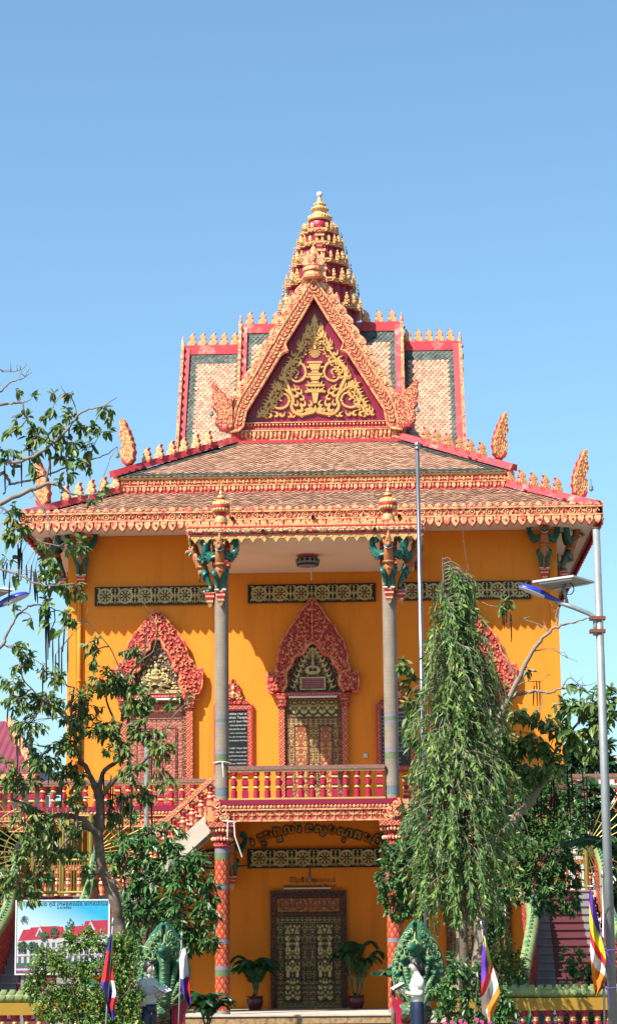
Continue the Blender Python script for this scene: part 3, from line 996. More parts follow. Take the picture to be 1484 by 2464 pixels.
# urn on a lotus
zz = lambda y: tp(757, y)[1]
for pl in ([(-.22, 870), (.22, 870), (.21, 876), (-.21, 876)], [(-.17, 876), (.17, 876), (.11, 892), (-.11, 892)], [(-.08, 892), (.08, 892), (.13, 899), (-.13, 899)], [(-.21, 899), (.21, 899), (.21, 905), (-.21, 905)],
           [(-.18, 905), (.18, 905), (.10, 917), (-.10, 917)], [(-.07, 917), (.07, 917), (.16, 925), (-.16, 925)], [(-.16, 925), (.16, 925), (.18, 932), (-.18, 932)], [(-.10, 946), (.10, 946), (.05, 972), (-.05, 972)]):
    mb.relief([(PC + a, zz(b)) for a, b in pl], .07, FT, .015, 0)
for k in range(7):
    a = (k - 3) * .42
    mb.relief(sc(LEAF, .15, .22), .06, FT @ T2(PC + .17 * math.sin(a), zz(942) + .05 * math.cos(a) - .02, 1, -a), .02, 0)
for k in range(5):
    a = (k - 2) * .5
    mb.relief(sc(LEAF, .18, .24), .06, FT @ T2(PC + .2 * math.sin(a), zz(990) + .06 * math.cos(a), 1, -a), .02, 0)
mb.build('tympanum_carving', M['gold'], gable)
# pediment base mouldings
mb = MB()
bz = lambda y: U(756.5, y, 3.95).z
x0 = U(566, 1050, 3.95).x; L = 2 * (PC - x0)
F = FR((x0, 3.92, 0))
mb.slab([(0, bz(1034)), (L, bz(1034)), (L, bz(1016)), (0, bz(1016))], -.2, 0, F, 2)
n = 44; c = L / n
for i in range(n):
    mb.ball(((i + .5) * c, bz(1022), .02), .036, 6, 4, 1, F)
for i in range(n * 2):
    mb.ball(((i + .5) * c / 2, bz(1031), .01), .020, 5, 4, 1, F)
mb.slab([(0, bz(1018)), (L, bz(1018)), (L, bz(1016)), (0, bz(1016))], .001, .06, F, 1)
F2 = FR((x0 - .10, 3.86, 0)); L2 = L + .2
mb.slab([(0, bz(1062)), (L2, bz(1062)), (L2, bz(1036)), (0, bz(1036))], -.3, 0, F2, 0)
n = 40; c = L2 / n
for i in range(n):
    s = .045 if i % 2 else .036
    mb.relief([(-s, 0), (-s, -.10), (0, -.2), (s, -.10), (s, 0)], .035, F2 @ T2((i + .5) * c, bz(1038)), .014, 1)
mb.slab([(-.03, bz(1038)), (L2 + .03, bz(1038)), (L2 + .03, bz(1035)), (-.03, bz(1035))], .001, .05, F2, 1)
mb.slab([(-.2, bz(1070)), (L2 + .2, bz(1070)), (L2 + .2, bz(1061.5)), (-.2, bz(1061.5))], -.3, .12, F2, 2)
for sg in (0, 1):
    xx = .0 if sg == 0 else L2 - .16
    mb.slab([(xx, bz(1060)), (xx + .16, bz(1060)), (xx + .16, bz(1014)), (xx, bz(1014))], .002, .09, F2, 0)
mb.build('gable_frieze', [M['carve_gold'], M['gold_warm'], M['red']], gable)

# front gable roof slopes running back to the tower, with side walls
mb = MB()
az = pp(756.5, 690)[1]; ez = pp(572, 1000)[1]; ex = PC - pp(572, 1000)[0]
for sg in (1, -1):
    q = [(PC - sg * ex, 3.95, ez), (PC - sg * ex, 7.4, ez), (PC, 7.4, az), (PC, 3.95, az)]
    tile_roof(mb, q if sg == -1 else [q[1], q[0], q[3], q[2]], .25, .17, edge_green(.3, .3, .3))
mb.build('gable_roof', TM, temple, tint=True)
mb = MB(); mb.box(PC - 2.05, 4.06, 13.3, PC + 2.05, 10.9, 13.75); mb.build('roof_base', M['red'], temple)

# ------------------------------------------------------------------ transverse wings
WC = .12
for (hw, zr, yb, zb, nf, px0, pitch) in ((3.98, 17.15, 5.25, 13.2, 5, 0, 0), (2.30, 17.76, 5.1, 13.4, 3, 0, 0)):
    inner_w = 2.15 if hw > 3 else 1.0
    for sg in (-1, 1):
        wing = part('roof_wing', temple)
        xa, xb = WC + sg * inner_w, WC + sg * hw
        xl, xr = min(xa, xb), max(xa, xb)
        mb = MB()
        tile_roof(mb, [(xl, yb, zb), (xr, yb, zb), (xr, 7.5, zr), (xl, 7.5, zr)], .135, .092, edge_green(.2, .34 if hw > 3 else .30, .55 if hw > 3 else .6))
        tile_roof(mb, [(xr, 15 - yb, zb), (xl, 15 - yb, zb), (xl, 7.5, zr), (xr, 7.5, zr)], .3, .2, lambda x, y, P, v: 0)
        mb.build('tile_slope', TM, wing, tint=True)
        mb = MB()
        mb.box(xl - .02, 7.42, zr - .06, xr + .02, 7.58, zr + .13)
        mb.box(xl - .02, 7.36, zr - .16, xr + .02, 7.64, zr - .06)
        mb.build('ridge_bar', M['ridge_red'], wing)
        # gable end seen edge-on: red verge, gilded outer edge with stepped tongues
        mb = MB()
        dv = Vector((0, 7.5 - yb, zr - zb)); dn = Vector((0, -dv.z, dv.y)).normalized()
        for (s0, s1, th, mi) in ((-.16, -.01, .05, 0), (0, .085, .10, 1)):
            a = Vector((xb + sg * s0, yb, zb)) + dn * .02; b = Vector((xb + sg * s1, 7.5, zr + .12)) + dn * .02
            w = Vector((sg * (s1 - s0), 0, 0)); up = dn * th
            A = Vector((xb + sg * s0, yb, zb)); Bv = Vector((xb + sg * s0, 7.5, zr + .10))
            vs = [A, A + w, A + w + up, A + up, Bv, Bv + w, Bv + w + up, Bv + up]
            mb.add(vs, [(0, 1, 2, 3), (7, 6, 5, 4), (0, 4, 5, 1), (1, 5, 6, 2), (2, 6, 7, 3), (3, 7, 4, 0)], mi)
            A = Vector((xb + sg * s0, 15 - yb, zb)); dm = Vector((0, dn.y * -1, dn.z)); up = dm * th
            vs = [A, A + w, A + w + up, A + up, Bv, Bv + w, Bv + w + up, Bv + up]
            mb.add(vs, [(0, 1, 2, 3), (7, 6, 5, 4), (0, 4, 5, 1), (1, 5, 6, 2), (2, 6, 7, 3), (3, 7, 4, 0)], mi)
        nst = 15
        for k in range(nst):
            t = (k + .5) / nst
            p = Vector((xb + sg * .045, yb, zb)) + dv * t + dn * .13
            mb.box(p.x - .035, p.y - .05, p.z - .10, p.x + .045, p.y + .06, p.z + .13, 1)
        mb.add([(xb, yb, zb), (xb, 15 - yb, zb), (xb, 7.5, zr)], [(0, 1, 2)], 0)
        mb.lathe([(.05, 0), (.06, .1), (.03, .3), (.0, .42)], (xb + sg * .045, 7.45, zr + .02), 6, 1)
        mb.build('verge', [M['ridge_red'], M['gold_warm']], wing)
        x_in = WC + sg * (2.52 if hw > 3 else 1.32)
        for i in range(nf):
            t = (i + .3) / (nf - .35)
            x = x_in + (xb - sg * .22 - x_in) * i / (nf - 1)
            put_flame((x, 7.5, zr + .10), 0, 1.1, False if sg == -1 else True)

# ------------------------------------------------------------------ spire
M['gold_spire'] = plain('spire_gold', (0.84, 0.47, 0.17), 0.42, 0.15, 0.18, 4, 0.4, 25, 0.5, (0.60, 0.10, 0.05), (0.56, 0.70), 8)
SC = (.12, 7.5)
spire = part('spire_top', temple, (SC[0], SC[1], 0 - FZ))


def redent(h):
    q = [(h, .44 * h), (.86 * h, .44 * h), (.86 * h, .66 * h), (.66 * h, .66 * h), (.66 * h, .86 * h), (.44 * h, .86 * h), (.44 * h, h)]
    out = []
    for k in range(4):
        c, s = round(math.cos(k * math.pi / 2)), round(math.sin(k * math.pi / 2))
        out += [(c * x - s * y, s * x + c * y) for x, y in q]
    return out


ZM = Matrix.Translation((SC[0], SC[1], 0))
lev = [(727, 101), (669, 85), (622.8, 68), (582, 57), (549.8, 45)]
info = []
for (y, hpx) in lev:
    h = hpx / (F_PX / 63.2) * 1.05
    z = U(766, y, SC[1] - h).z
    info.append((z, h))
for k, (z, h) in enumerate(info):
    tier = part('spire_tier', temple, (SC[0], SC[1], 0 - FZ))
    zb = 13.6 if k == 0 else info[k - 1][0] + .02
    body_h = h * .85
    mb = MB(); mb.slab(redent(body_h), zb, z - .085, ZM, 0)
    mb.build('tier_body', M['tower_maroon'], tier)
    mb = MB()
    mb.slab(redent(h * .92), z - .115, z - .075, ZM, 1)
    mb.slab(redent(h * .97), z - .075, z - .015, ZM, 0)
    mb.slab(redent(h * 1.0), z - .015, z + .035, ZM, 0)
    # bosses
    for r4 in range(4):
        m4 = ZM @ Matrix.Rotation(r4 * math.pi / 2, 4, 'Z')
        F = m4 @ FR((0, -h * .97, 0))
        for i in range(-2, 3):
            mb.ball((i * h * .19, z - .05, .01), .035, 6, 4, 0, F)
        F = m4 @ FR((0, -h * .97 * .86, 0))
        for s2 in (-.56, .56):
            mb.ball((s2 * h, z - .05, .01), .032, 6, 4, 0, F)
    # antefixes at the corners, a false door on each side
    nxt = (info[k + 1][0] if k + 1 < len(info) else z + .42) - z
    ah = min(.36, nxt * .56)
    for r4 in range(4):
        m4 = ZM @ Matrix.Rotation(r4 * math.pi / 2, 4, 'Z')
        for (ax, ay, s2) in ((-.64, -.80, .86), (.64, -.80, .86), (-.95, -.40, .7), (.95, -.40, .7)):
            F = m4 @ FR((ax * h, ay * h, z + .03))
            hh = ah * s2
            mb.relief(sc(FLAME, hh * .85, hh), .07, F @ T2(0, 0, 1, 0, ax > 0), .02, 0, base=-.04)
            mb.spiral((0, hh * .3), hh * .2, 1.2, 1, 1, hh * .05, F, 0, base=.04)
            mb.ball((0, hh * .97, -.0), hh * .1, 6, 4, 0, F)
    if k >= 1:
        zt = z + .02; dw = h * .225
        zb2 = info[k - 1][0] + .03
        H = (zt - zb2)
        for r4 in range(4):
            m4 = ZM @ Matrix.Rotation(r4 * math.pi / 2, 4, 'Z')
            F = m4 @ FR((0, -h * .97 - .02, zb2))
            for sg in (-1, 1):
                mb.slab([(sg * dw * .95, 0), (sg * dw * .38, 0), (sg * dw * .38, H * .42), (sg * dw * .95, H * .42)], -.3, .05, F, 0)
            mb.slab([(-dw * .38, 0), (dw * .38, 0), (dw * .38, H * .42), (-dw * .38, H * .42)], -.2, -.10, F, 2)
            mb.slab([(-dw * 1.15, H * .42), (dw * 1.15, H * .42), (dw * 1.15, H * .54), (-dw * 1.15, H * .54)], -.3, .09, F, 0)
            arch = [(-dw * 1.05, H * .54), (-dw * 1.12, H * .78), (-dw * .75, H * 1.04), (0, H * 1.16), (dw * .75, H * 1.04), (dw * 1.12, H * .78), (dw * 1.05, H * .54)]
            mb.relief(arch, .08, F, .02, 0, base=-.2)
            mb.relief([(a * .55, H * .58 + (b - H * .54) * .5) for a, b in arch], .02, F, .004, 1, base=.08)
            for i in range(3):
                mb.ball(((i - 1) * dw * .28, H * .70, .10), dw * .13, 6, 4, 0, F)
            for i in range(9):
                a = math.pi * i / 8
                mb.ball((dw * .98 * math.cos(a), H * .66 + H * .40 * math.sin(a), .07), dw * .12, 5, 4, 0, F)
    mb.build('tier_cornice', [M['gold_spire'], M['tower_maroon'], M['black']], tier)
yz = lambda y: U(766, y, SC[1] - .3).z
z0 = info[-1][0]
mb = MB(); mb.lathe([(.34, z0 + .02), (.30, yz(520))], (SC[0], SC[1], 0), 18, 0); mb.build('neck', M['tower_maroon'], spire, True)
mb = MB()
pr = [(30, 526), (31, 522), (30, 517), (27, 513), (22, 511), (17, 507), (16, 503), (19, 501), (21, 497), (20, 493), (14, 491), (13, 488), (14, 486), (14, 483), (9, 481), (8, 478), (7, 477), (5, 468), (4, 466)]
mb.lathe([(r_ / 86.0, yz(y)) for r_, y in pr], (SC[0], SC[1], 0), 20, 0)
for (rr_, yy, nb) in ((29, 517, 22), (20.5, 497, 16), (13.5, 485, 12)):
    for i in range(nb):
        a = 2 * math.pi * i / nb
        mb.ball((SC[0] + rr_ / 86 * math.cos(a), SC[1] + rr_ / 86 * math.sin(a), yz(yy)), .035, 5, 4, 0)
mb.build('lotus_finial', M['gold_spire'], spire, True)
mb = MB(); mb.ball((SC[0], SC[1], yz(460.5)), .092, 14, 10); mb.build('white_ball', M['white'], spire, True)
# ------------------------------------------------------------------ entrance canopy
CXL, CXR, CY, CZ = -2.66, 2.68, -5.0, 9.26
canopy = part('entrance_canopy', temple)
mb = MB(); mb.box(CXL + .1, CY + .1, CZ + .05, CXR - .1, -.02, CZ + .16); mb.build('canopy_soffit', M['soffit'], canopy)
mb = MB()
mb.box(CXL + .05, CY + .05, CZ + .17, CXR - .05, -.02, CZ + .34, 0)
for (p0, u, L) in (((CXL, CY, 0), (1, 0, 0), CXR - CXL), ((CXL, -.02, 0), (0, -1, 0), -.02 - CY), ((CXR, CY, 0), (0, 1, 0), -.02 - CY)):
    F = FR(p0, u)
    mb.slab([(0, CZ + .12), (L, CZ + .12), (L, CZ + .34), (0, CZ + .34)], -.06, 0.03, F, 0)
    mb.tube([(-.02, CZ + .225, .03), (L + .02, CZ + .225, .03)], .072, 10, 0, M=F)
    for v in (CZ + .315, CZ + .135):
        mb.tube([(-.03, v, .035), (L + .03, v, .035)], .022, 6, 2, M=F)
    n = int(round(L / .27)); c = L / n
    for i in range(n):
        x = (i + .5) * c
        P = [(-.11, .0), (-.12, -.07), (-.06, -.11), (0, -.19), (.06, -.11), (.12, -.07), (.11, 0)]
        mb.relief(P, .04, F @ T2(x, CZ + .125), .016, 1, base=-.01)
        for sg in (1, -1):
            mb.spiral((sg * .055, -.05), .036, 1.2, 1.5, sg, .011, F @ T2(x, CZ + .125), 1, base=.025, n=9)
        mb.relief([(-.06, 0), (-.065, -.05), (0, -.10), (.065, -.05), (.06, 0)], .03, F @ T2(x + c / 2, CZ + .125), .012, 1, base=-.01)
        mb.relief(sc(OGIVE, .15, .12), .03, F @ T2(x, CZ + .335), .012, 1, base=-.01)
        mb.relief(sc(OGIVE, .09, .07), .03, F @ T2(x + c / 2, CZ + .335), .012, 1, base=-.01)
mb.build('canopy_fringe', [M['carve_pale'], M['gold_clean'], M['red']], canopy)
for x in (-.95, 1.62):
    mb = MB(); mb.tube([(x, CY + .05, CZ + .21), (x, CY - .18, CZ + .2)], .042, 8, 0, cap=False)
    mb.lathe([(0, 0), (.034, 0)], (0, 0, 0), 8, 1, M=Matrix.Translation((x, CY - .15, CZ + .205)) @ Matrix.Rotation(R(90), 4, 'X'), cap=False)
    mb.build('drain_spout', [M['red'], M['black']], canopy)
# urn finials on the canopy
URN = [(.17, 0, 0), (.165, .10, 0), (.155, .18, 1), (.15, .26, 1), (.135, .30, 1), (.10, .34, 0), (.095, .40, 0), (.15, .43, 1), (.20, .47, 1), (.21, .51, 0), (.215, .55, 0), (.21, .60, 1), (.17, .66, 1), (.10, .72, 0),
       (.075, .75, 0), (.095, .77, 1), (.09, .81, 1), (.04, .85, 0), (.05, .87, 1), (.035, .91, 1), (.022, .95, 0), (.026, .98, 1), (.012, 1.05, 1), (.006, 1.20, 1)]
u0 = None
for x in (-1.95, 1.94):
    if u0 is None:
        mb = MB()
        for k in range(len(URN) - 1):
            mb.lathe([(URN[k][0], URN[k][1]), (URN[k + 1][0], URN[k + 1][1])], (0, 0, 0), 18, URN[k][2], cap=False)
        for k in range(16):
            a = 2 * math.pi * k / 16
            mb.ball((.19 * math.cos(a), .19 * math.sin(a), .475), .04, 6, 4, 1, sc=(.7, .7, 1.3))
            mb.ball((.18 * math.cos(a), .18 * math.sin(a), .63), .038, 6, 4, 1, sc=(.6, .6, 1.6))
        u0 = mb.build('urn_finial', [M['red'], M['gold_clean']], canopy, True, loc=(x, -4.72, CZ + .30 - FZ))
    else:
        dup(u0, canopy, (x, -4.72, CZ + .30 - FZ))

# ------------------------------------------------------------------ columns
COLX = (-1.955, 1.93); COLY = -4.55
for x in COLX:
    col = part('porch_column', temple, (x, COLY, 0))
    def seg(z0, z1, r0, r1, mat, name=None, n=24):
        mb = MB(); mb.lathe([(r0, z0), (r1, z1)], (x, COLY, 0), n, 0)
        return mb
    # upper shaft
    mb = MB()
    bands = [(3.30, 3.42, 0), (3.42, 3.60, 2), (3.60, 4.22, 0), (4.22, 4.36, 1), (4.36, 4.46, 3), (4.46, 5.02, 0), (5.02, 5.10, 3), (5.10, 5.17, 1), (5.17, 5.26, 3), (5.26, 8.62, 0)]
    for z0, z1, mi in bands:
        mb.lathe([(.163, z0), (.160, z1)], (x, COLY, 0), 28, mi, cap=False)
    mb.lathe([(.17, 8.62), (.18, 8.72), (.17, 8.74), (.17, 8.9)], (x, COLY, 0), 24, 2, cap=False)
    mb.box(x - .2, COLY - .2, 8.72, x + .2, COLY + .2, 9.32, 4)
    mb.build('upper_shaft', [M['col_upper'], M['band_green'], M['band_blue'], M['band_purple'], M['carve_red']], col)
    # lower shaft
    mb = MB()
    bands = [(FZ, FZ + .12, 5), (FZ + .12, -.62, 0), (-.62, -.48, 1), (-.48, -.38, 3), (-.38, .10, 0), (.10, .20, 3), (.20, 1.32, 0), (1.32, 1.42, 2), (1.42, 1.98, 0), (1.98, 2.12, 1), (2.12, 2.25, 3)]
    for z0, z1, mi in bands:
        mb.lathe([(.172, z0), (.170, z1)], (x, COLY, 0), 28, mi, cap=False)
    mb.build('lower_shaft', [M['col_lower'], M['band_green'], M['band_blue'], M['band_purple'], M['carve_red'], M['step']], col)
    mb = MB()
    mb.lathe([(.18, 2.25), (.215, 2.28), (.20, 2.34), (.18, 2.37), (.215, 2.41), (.235, 2.45), (.21, 2.50), (.20, 2.53), (.26, 2.60), (.29, 2.68), (.29, 2.70)], (x, COLY, 0), 28, 0)
    mb.box(x - .31, COLY - .31, 2.70, x + .31, COLY + .31, 2.82, 1)
    for rr_, zz_, nb in ((.23, 2.44, 20), (.275, 2.63, 22)):
        for i in range(nb):
            a = 2 * math.pi * i / nb
            mb.ball((x + rr_ * math.cos(a), COLY + rr_ * math.sin(a), zz_), .034, 5, 4, 2, sc=(1, 1, 1.4))
    mb.build('capital', [M['carve_red'], M['jamb'], M['gold_warm']], col)
    # curled acanthus console at balcony level
    mb = MB(); F = FR((x, COLY - .17, 2.82))
    pts = [(-.18, 0), (-.19, .2), (-.24, .34), (-.20, .50), (-.05, .54), (.10, .48), (.20, .34), (.26, .18), (.24, .04), (.15, 0)]
    if x > 0: pts = mirror(pts)
    mb.relief(pts, .12, F, .03, 0, base=-.1)
    sg = 1 if x < 0 else -1
    for (a, b, r_) in ((-.08, .38, .11), (.06, .24, .12), (.14, .10, .08), (-.10, .16, .09), (.02, .08, .06)):
        mb.spiral((a * sg, b), r_, 1.3, 1.2, sg, .026, F, 1, base=.11)
    mb.build('console_leaf', [M['carve_red'], M['gold_warm']], col)

# ------------------------------------------------------------------ balcony
BX0, BX1, BY = -1.98, 1.96, -4.72
balcony = part('balcony', temple)
M['balc'] = plain('orange_soffit_paint', (0.62, 0.30, 0.12), 0.7)
mb = MB(); mb.box(-2.3, -4.68, 3.20, 2.3, -.02, 3.302, 0)
mb.box(-2.28, -4.66, 2.84, 2.28, -4.35, 3.199, 0)
for xx in (-2.28, 2.0): mb.box(xx, -4.349, 2.84, xx + .28, -.02, 3.199, 0)

mb.box(-9.8, -1.18, 2.86, -2.281, -.02, 3.28, 0); mb.box(2.281, -1.18, 2.86, 9.8, -.02, 3.28, 0)
for sg in (-1, 1):
    xa, xb = sorted((sg * 2.31, sg * 6.7)); mb.box(xa, -2.9, 2.862, xb, -1.181, 3.278, 0)  # added strips deepen the side galleries to keep sun off the lower wall
mb.build('balcony_and_sun_block_slabs', M['balc'], balcony)
mb = MB()


def slab_face(p, u, L, cell=.42):
    F = FR(p, u)
    mb.slab([(0, 2.83), (L, 2.83), (L, 3.10), (0, 3.10)], -.05, 0, F, 0)
    mb.slab([(0, 3.10), (L, 3.10), (L, 3.20), (0, 3.20)], -.05, .03, F, 1)
    mb.slab([(0, 3.20), (L, 3.20), (L, 3.315), (0, 3.315)], -.05, .05, F, 2)
    mb.slab([(0, 2.825), (L, 2.825), (L, 2.855), (0, 2.855)], .001, .04, F, 3)
    mb.slab([(0, 3.075), (L, 3.075), (L, 3.105), (0, 3.105)], .001, .035, F, 3)
    n = max(1, int(round(L / .085))); c = L / n
    for i in range(n):
        mb.ball(((i + .5) * c, 3.155, .03), .042, 6, 4, 3, F, sc=(.9, 1.1, .6))
    n = max(1, int(round(L / .21))); c = L / n
    for i in range(n):
        for k in range(4):
            mb.relief(sc(LEAF, .05, .075), .025, F @ T2((i + .5) * c, 2.965, 1, k * math.pi / 2) @ T2(0, .04), .008, 4)
        mb.ball(((i + .5) * c, 2.965, .02), .02, 5, 4, 4, F)


slab_face((BX0, BY, 0), (1, 0, 0), BX1 - BX0)
slab_face((-9.8, -1.22, 0), (1, 0, 0), 7.6)
slab_face((2.25, -1.22, 0), (1, 0, 0), 7.6)
slab_face((-6.7, -2.94, 0), (1, 0, 0), 4.38); slab_face((2.32, -2.94, 0), (1, 0, 0), 4.38)  # mouldings on the fronts of the added sun-blocking strips
slab_face((-2.32, -2.9, 0), (0, -1, 0), 1.7)
slab_face((2.32, -4.6, 0), (0, 1, 0), 1.6)
mb.build('slab_moulding', [M['diamond'], M['carve_red'], M['maroon'], M['gold_warm'], M['gold_clean']], balcony)
# turned balusters
BAL = [(.062, 0, 0), (.072, .02, 0), (.072, .17, 0), (.05, .19, 0), (.058, .21, 1), (.078, .235, 1), (.058, .26, 1), (.05, .28, 0), (.076, .30, 0), (.076, .40, 0), (.05, .42, 0), (.058, .435, 1), (.078, .46, 1), (.056, .485, 1), (.05, .50, 0), (.072, .53, 0), (.072, .635, 0)]


def baluster_mesh(prof, sq=False, n=10, kw=1.0):
    mb = MB()
    for k in range(len(prof) - 1):
        mb.lathe([(prof[k][0] * kw, prof[k][1]), (prof[k + 1][0] * kw, prof[k + 1][1])], (0, 0, 0), 4 if sq else n, prof[k][2], cap=False, ang=.5 if sq else 0)
    return mb


bal_me = baluster_mesh(BAL)
post_me = baluster_mesh(BAL, True, kw=1.45)


def rail_run(parent, p, u, L, z, first, count_post=None):
    rail = part('balustrade', parent, tuple(Vector((p[0], p[1], 0)) - (Vector((0, 0, FZ)))))
    base = Vector((0, 0, 0)); q = rail
    F = FR((p[0], p[1], 0), u)
    mb = MB()
    mb.slab([(0, z + .665), (L, z + .665), (L, z + .755), (0, z + .755)], -.10, .10, F, 0); mb.build('handrail', M['granite'], rail)
    mb = MB()
    mb.slab([(0, z + .62), (L, z + .62), (L, z + .663), (0, z + .663)], -.075, .075, F, 0)
    mb.slab([(0, z - .03), (L, z - .03), (L, z + .025), (0, z + .025)], -.09, .09, F, 0); mb.build('gilt_rail', M['gold_clean'], rail)
    n = max(1, int(round(L / .262))); c = L / n
    for i in range(n):
        sq = (i % 4 == (1 if first else 2))
        w = F @ Vector(((i + .5) * c, z + .02, 0))
        src = protos['post' if sq else 'bal']
        if src[0] is None:
            src[0] = (post_me if sq else bal_me).build('square_baluster' if sq else 'baluster', [M['baluster_red'], M['gold_clean']], rail, not sq, loc=(0, 0, 0))
            o_ = src[0]
        else:
            o_ = src[0].copy(); COL.objects.link(o_); o_.parent = rail
        o_.location = w - Vector((p[0], p[1], 0))
    return rail


protos = {'post': [None], 'bal': [None]}
rail_run(temple, (-1.80, -4.66, 0), (1, 0, 0), 3.57, 3.33, True)
rail_run(temple, (-9.6, -1.14, 0), (1, 0, 0), 7.35, 3.31, False)
rail_run(temple, (2.3, -1.14, 0), (1, 0, 0), 7.3, 3.31, False)


# ------------------------------------------------------------------ wheel friezes
def wheel_frieze(xa, xb, z0, z1, n):
    mb = MB(); F = FR((xa, -.003, z0)); L = xb - xa; H = z1 - z0
    mb.slab([(0, 0), (L, 0), (L, H), (0, H)], -.0, .02, F, 1)
    for (a, b, c, d) in ((-.02, -.02, L + .02, .012), (-.02, H - .012, L + .02, H + .02), (-.02, .0125, .012, H - .0125), (L - .012, .0125, L + .02, H - .0125)):
        mb.slab([(a, b), (c, b), (c, d), (a, d)], .0, .06, F, 1)
    c = L / n
    for i in range(n):
        x = (i + .5) * c; y = H / 2; r = min(H * .42, c * .36)
        for rr_, w in ((r, .024), (r * .86, .014)):
            mb.tube([(x + rr_ * math.cos(a), y + rr_ * math.sin(a), .05) for a in [2 * math.pi * k / 22 for k in range(23)]], w, 5, 0, M=F, cap=False)
        for k in range(8):
            a = 2 * math.pi * k / 8
            mb.relief([(-.012, r * .24), (-.036, r * .70), (0, r * .80), (.036, r * .70), (.012, r * .24)], .035, F @ T2(x, y, 1, a), .012, 0, base=.02)
        mb.ball((x, y, .04), .05, 8, 5, 2, F); mb.ball((x, y, .075), .024, 6, 4, 0, F)
    for i in range(n + 1):
        x = i * c; y = H / 2
        if 0 < i < n:
            mb.ball((x, y, .05), .045, 8, 5, 0, F)
            for k in range(4):
                a = k * math.pi / 2
                mb.ball((x + .055 * math.cos(a), y + .055 * math.sin(a), .04), .035, 6, 4, 0, F)
            for s2 in (1, -1):
                mb.relief(sc(LEAF, .10, .13), .05, F @ T2(x, y + s2 * .145, 1, 0 if s2 > 0 else math.pi), .02, 0, base=.02)
        for s1 in (1, -1):
            if (i == 0 and s1 < 0) or (i == n and s1 > 0): continue
            for s2 in (1, -1):
                mb.relief(sc(COMMA, .115), .05, F @ T2(x + s1 * .085, y + s2 * .165, 1, s1 * s2 * .9 + (0 if s2 > 0 else math.pi), s1 < 0), .018, 0, base=.02)
            mb.relief(sc(LEAF, .05, .08), .05, F @ T2(x + s1 * .09, y + s1 * .0, 1, 1.57), .015, 0, base=.02)
    mb.build('wheel_frieze', [M['gold_old'], M['black'], M['maroon']], temple)


wheel_frieze(-5.46, -2.44, 8.55, 8.99, 6)
wheel_frieze(-1.59, 1.59, 8.56, 8.99, 6)
wheel_frieze(2.25, 5.48, 8.57, 9.0, 6)
wheel_frieze(-1.63, 1.60, 1.95, 2.385, 6)
wheel_frieze(-5.2, -2.3, 1.95, 2.385, 6)
wheel_frieze(2.3, 5.2, 1.95, 2.385, 6)

# ------------------------------------------------------------------ portals
Z8 = lambda yz_: U(752, 1383.5 + yz_ * .3648, -.1).z          # vertical positions measured on the central portal
SX = .3648 / (F_PX / 56.9)                                      # its horizontal unit in metres


def door_leaf(parent, x, z0, z1, w, y, panel, frame_m, trim_m, name='door_leaf', handle=0, extra=None):
    """Door leaf: border of star squares, recessed moulding, carved panel."""
    o_ = part(name, parent, (x - parent_loc(parent).x, y - parent_loc(parent).y, (z0 + z1) / 2 - parent_loc(parent).z))
    H = z1 - z0
    mb = MB(); mb.box(x - w / 2, y - .03, z0, x + w / 2, y + .03, z1, 0); mb.build('stile_frame', trim_m, o_)
    mb = MB(); F = FR((x, y - .03, (z0 + z1) / 2))
    a, b = w * .30, H / 2 - .16
    for (u0_, v0_, u1_, v1_) in ((-a, -b, a, -b + .03), (-a, b - .03, a, b), (-a, -b + .03, -a + .03, b - .03), (a - .03, -b + .03, a, b - .03)):
        mb.slab([(u0_, v0_), (u1_, v0_), (u1_, v1_), (u0_, v1_)], .001, .03, F, 0)
    mb.build('panel_moulding', frame_m, o_)
    mb = MB()
    pts = [(-a + .035, -b + .035), (a - .035, -b + .035), (a - .035, b - .035), (-a + .035, b - .035)]
    mb.relief(pts, .02, F, .012, 0, base=.001)
    if extra:
        # pointed cartouche with an oval boss
        q = a - .045; hh = b * .66
        cart = [(-q, -hh * .72), (-q * .55, -hh * .88), (0, -hh * 1.12), (q * .55, -hh * .88), (q, -hh * .72), (q, hh * .72), (q * .55, hh * .88), (0, hh * 1.12), (-q * .55, hh * .88), (-q, hh * .72)]
        mb.tube([(p[0], p[1], .022) for p in cart + cart[:1]], .012, 5, 1, M=F, cap=False)
        mb.tube([(.05 * math.cos(t), .10 * math.sin(t) , .024) for t in [2 * math.pi * k / 14 for k in range(15)]], .012, 5, 1, M=F, cap=False)
    mb.build('door_panel', [panel, M['black']], o_)
    if handle:
        mb = MB(); mb.tube([(x + handle * w * .42, y - .05, z0 + H * .30), (x + handle * w * .42, y - .09, z0 + H * .32), (x + handle * w * .42, y - .09, z0 + H * .44), (x + handle * w * .42, y - .05, z0 + H * .46)], .018, 6)
        mb.build('door_handle', M['black'], o_)
    return o_


def parent_loc(o_):
    v = Vector((0, 0, 0))
    while o_ is not None:
        v += o_.location; o_ = o_.parent
    return v


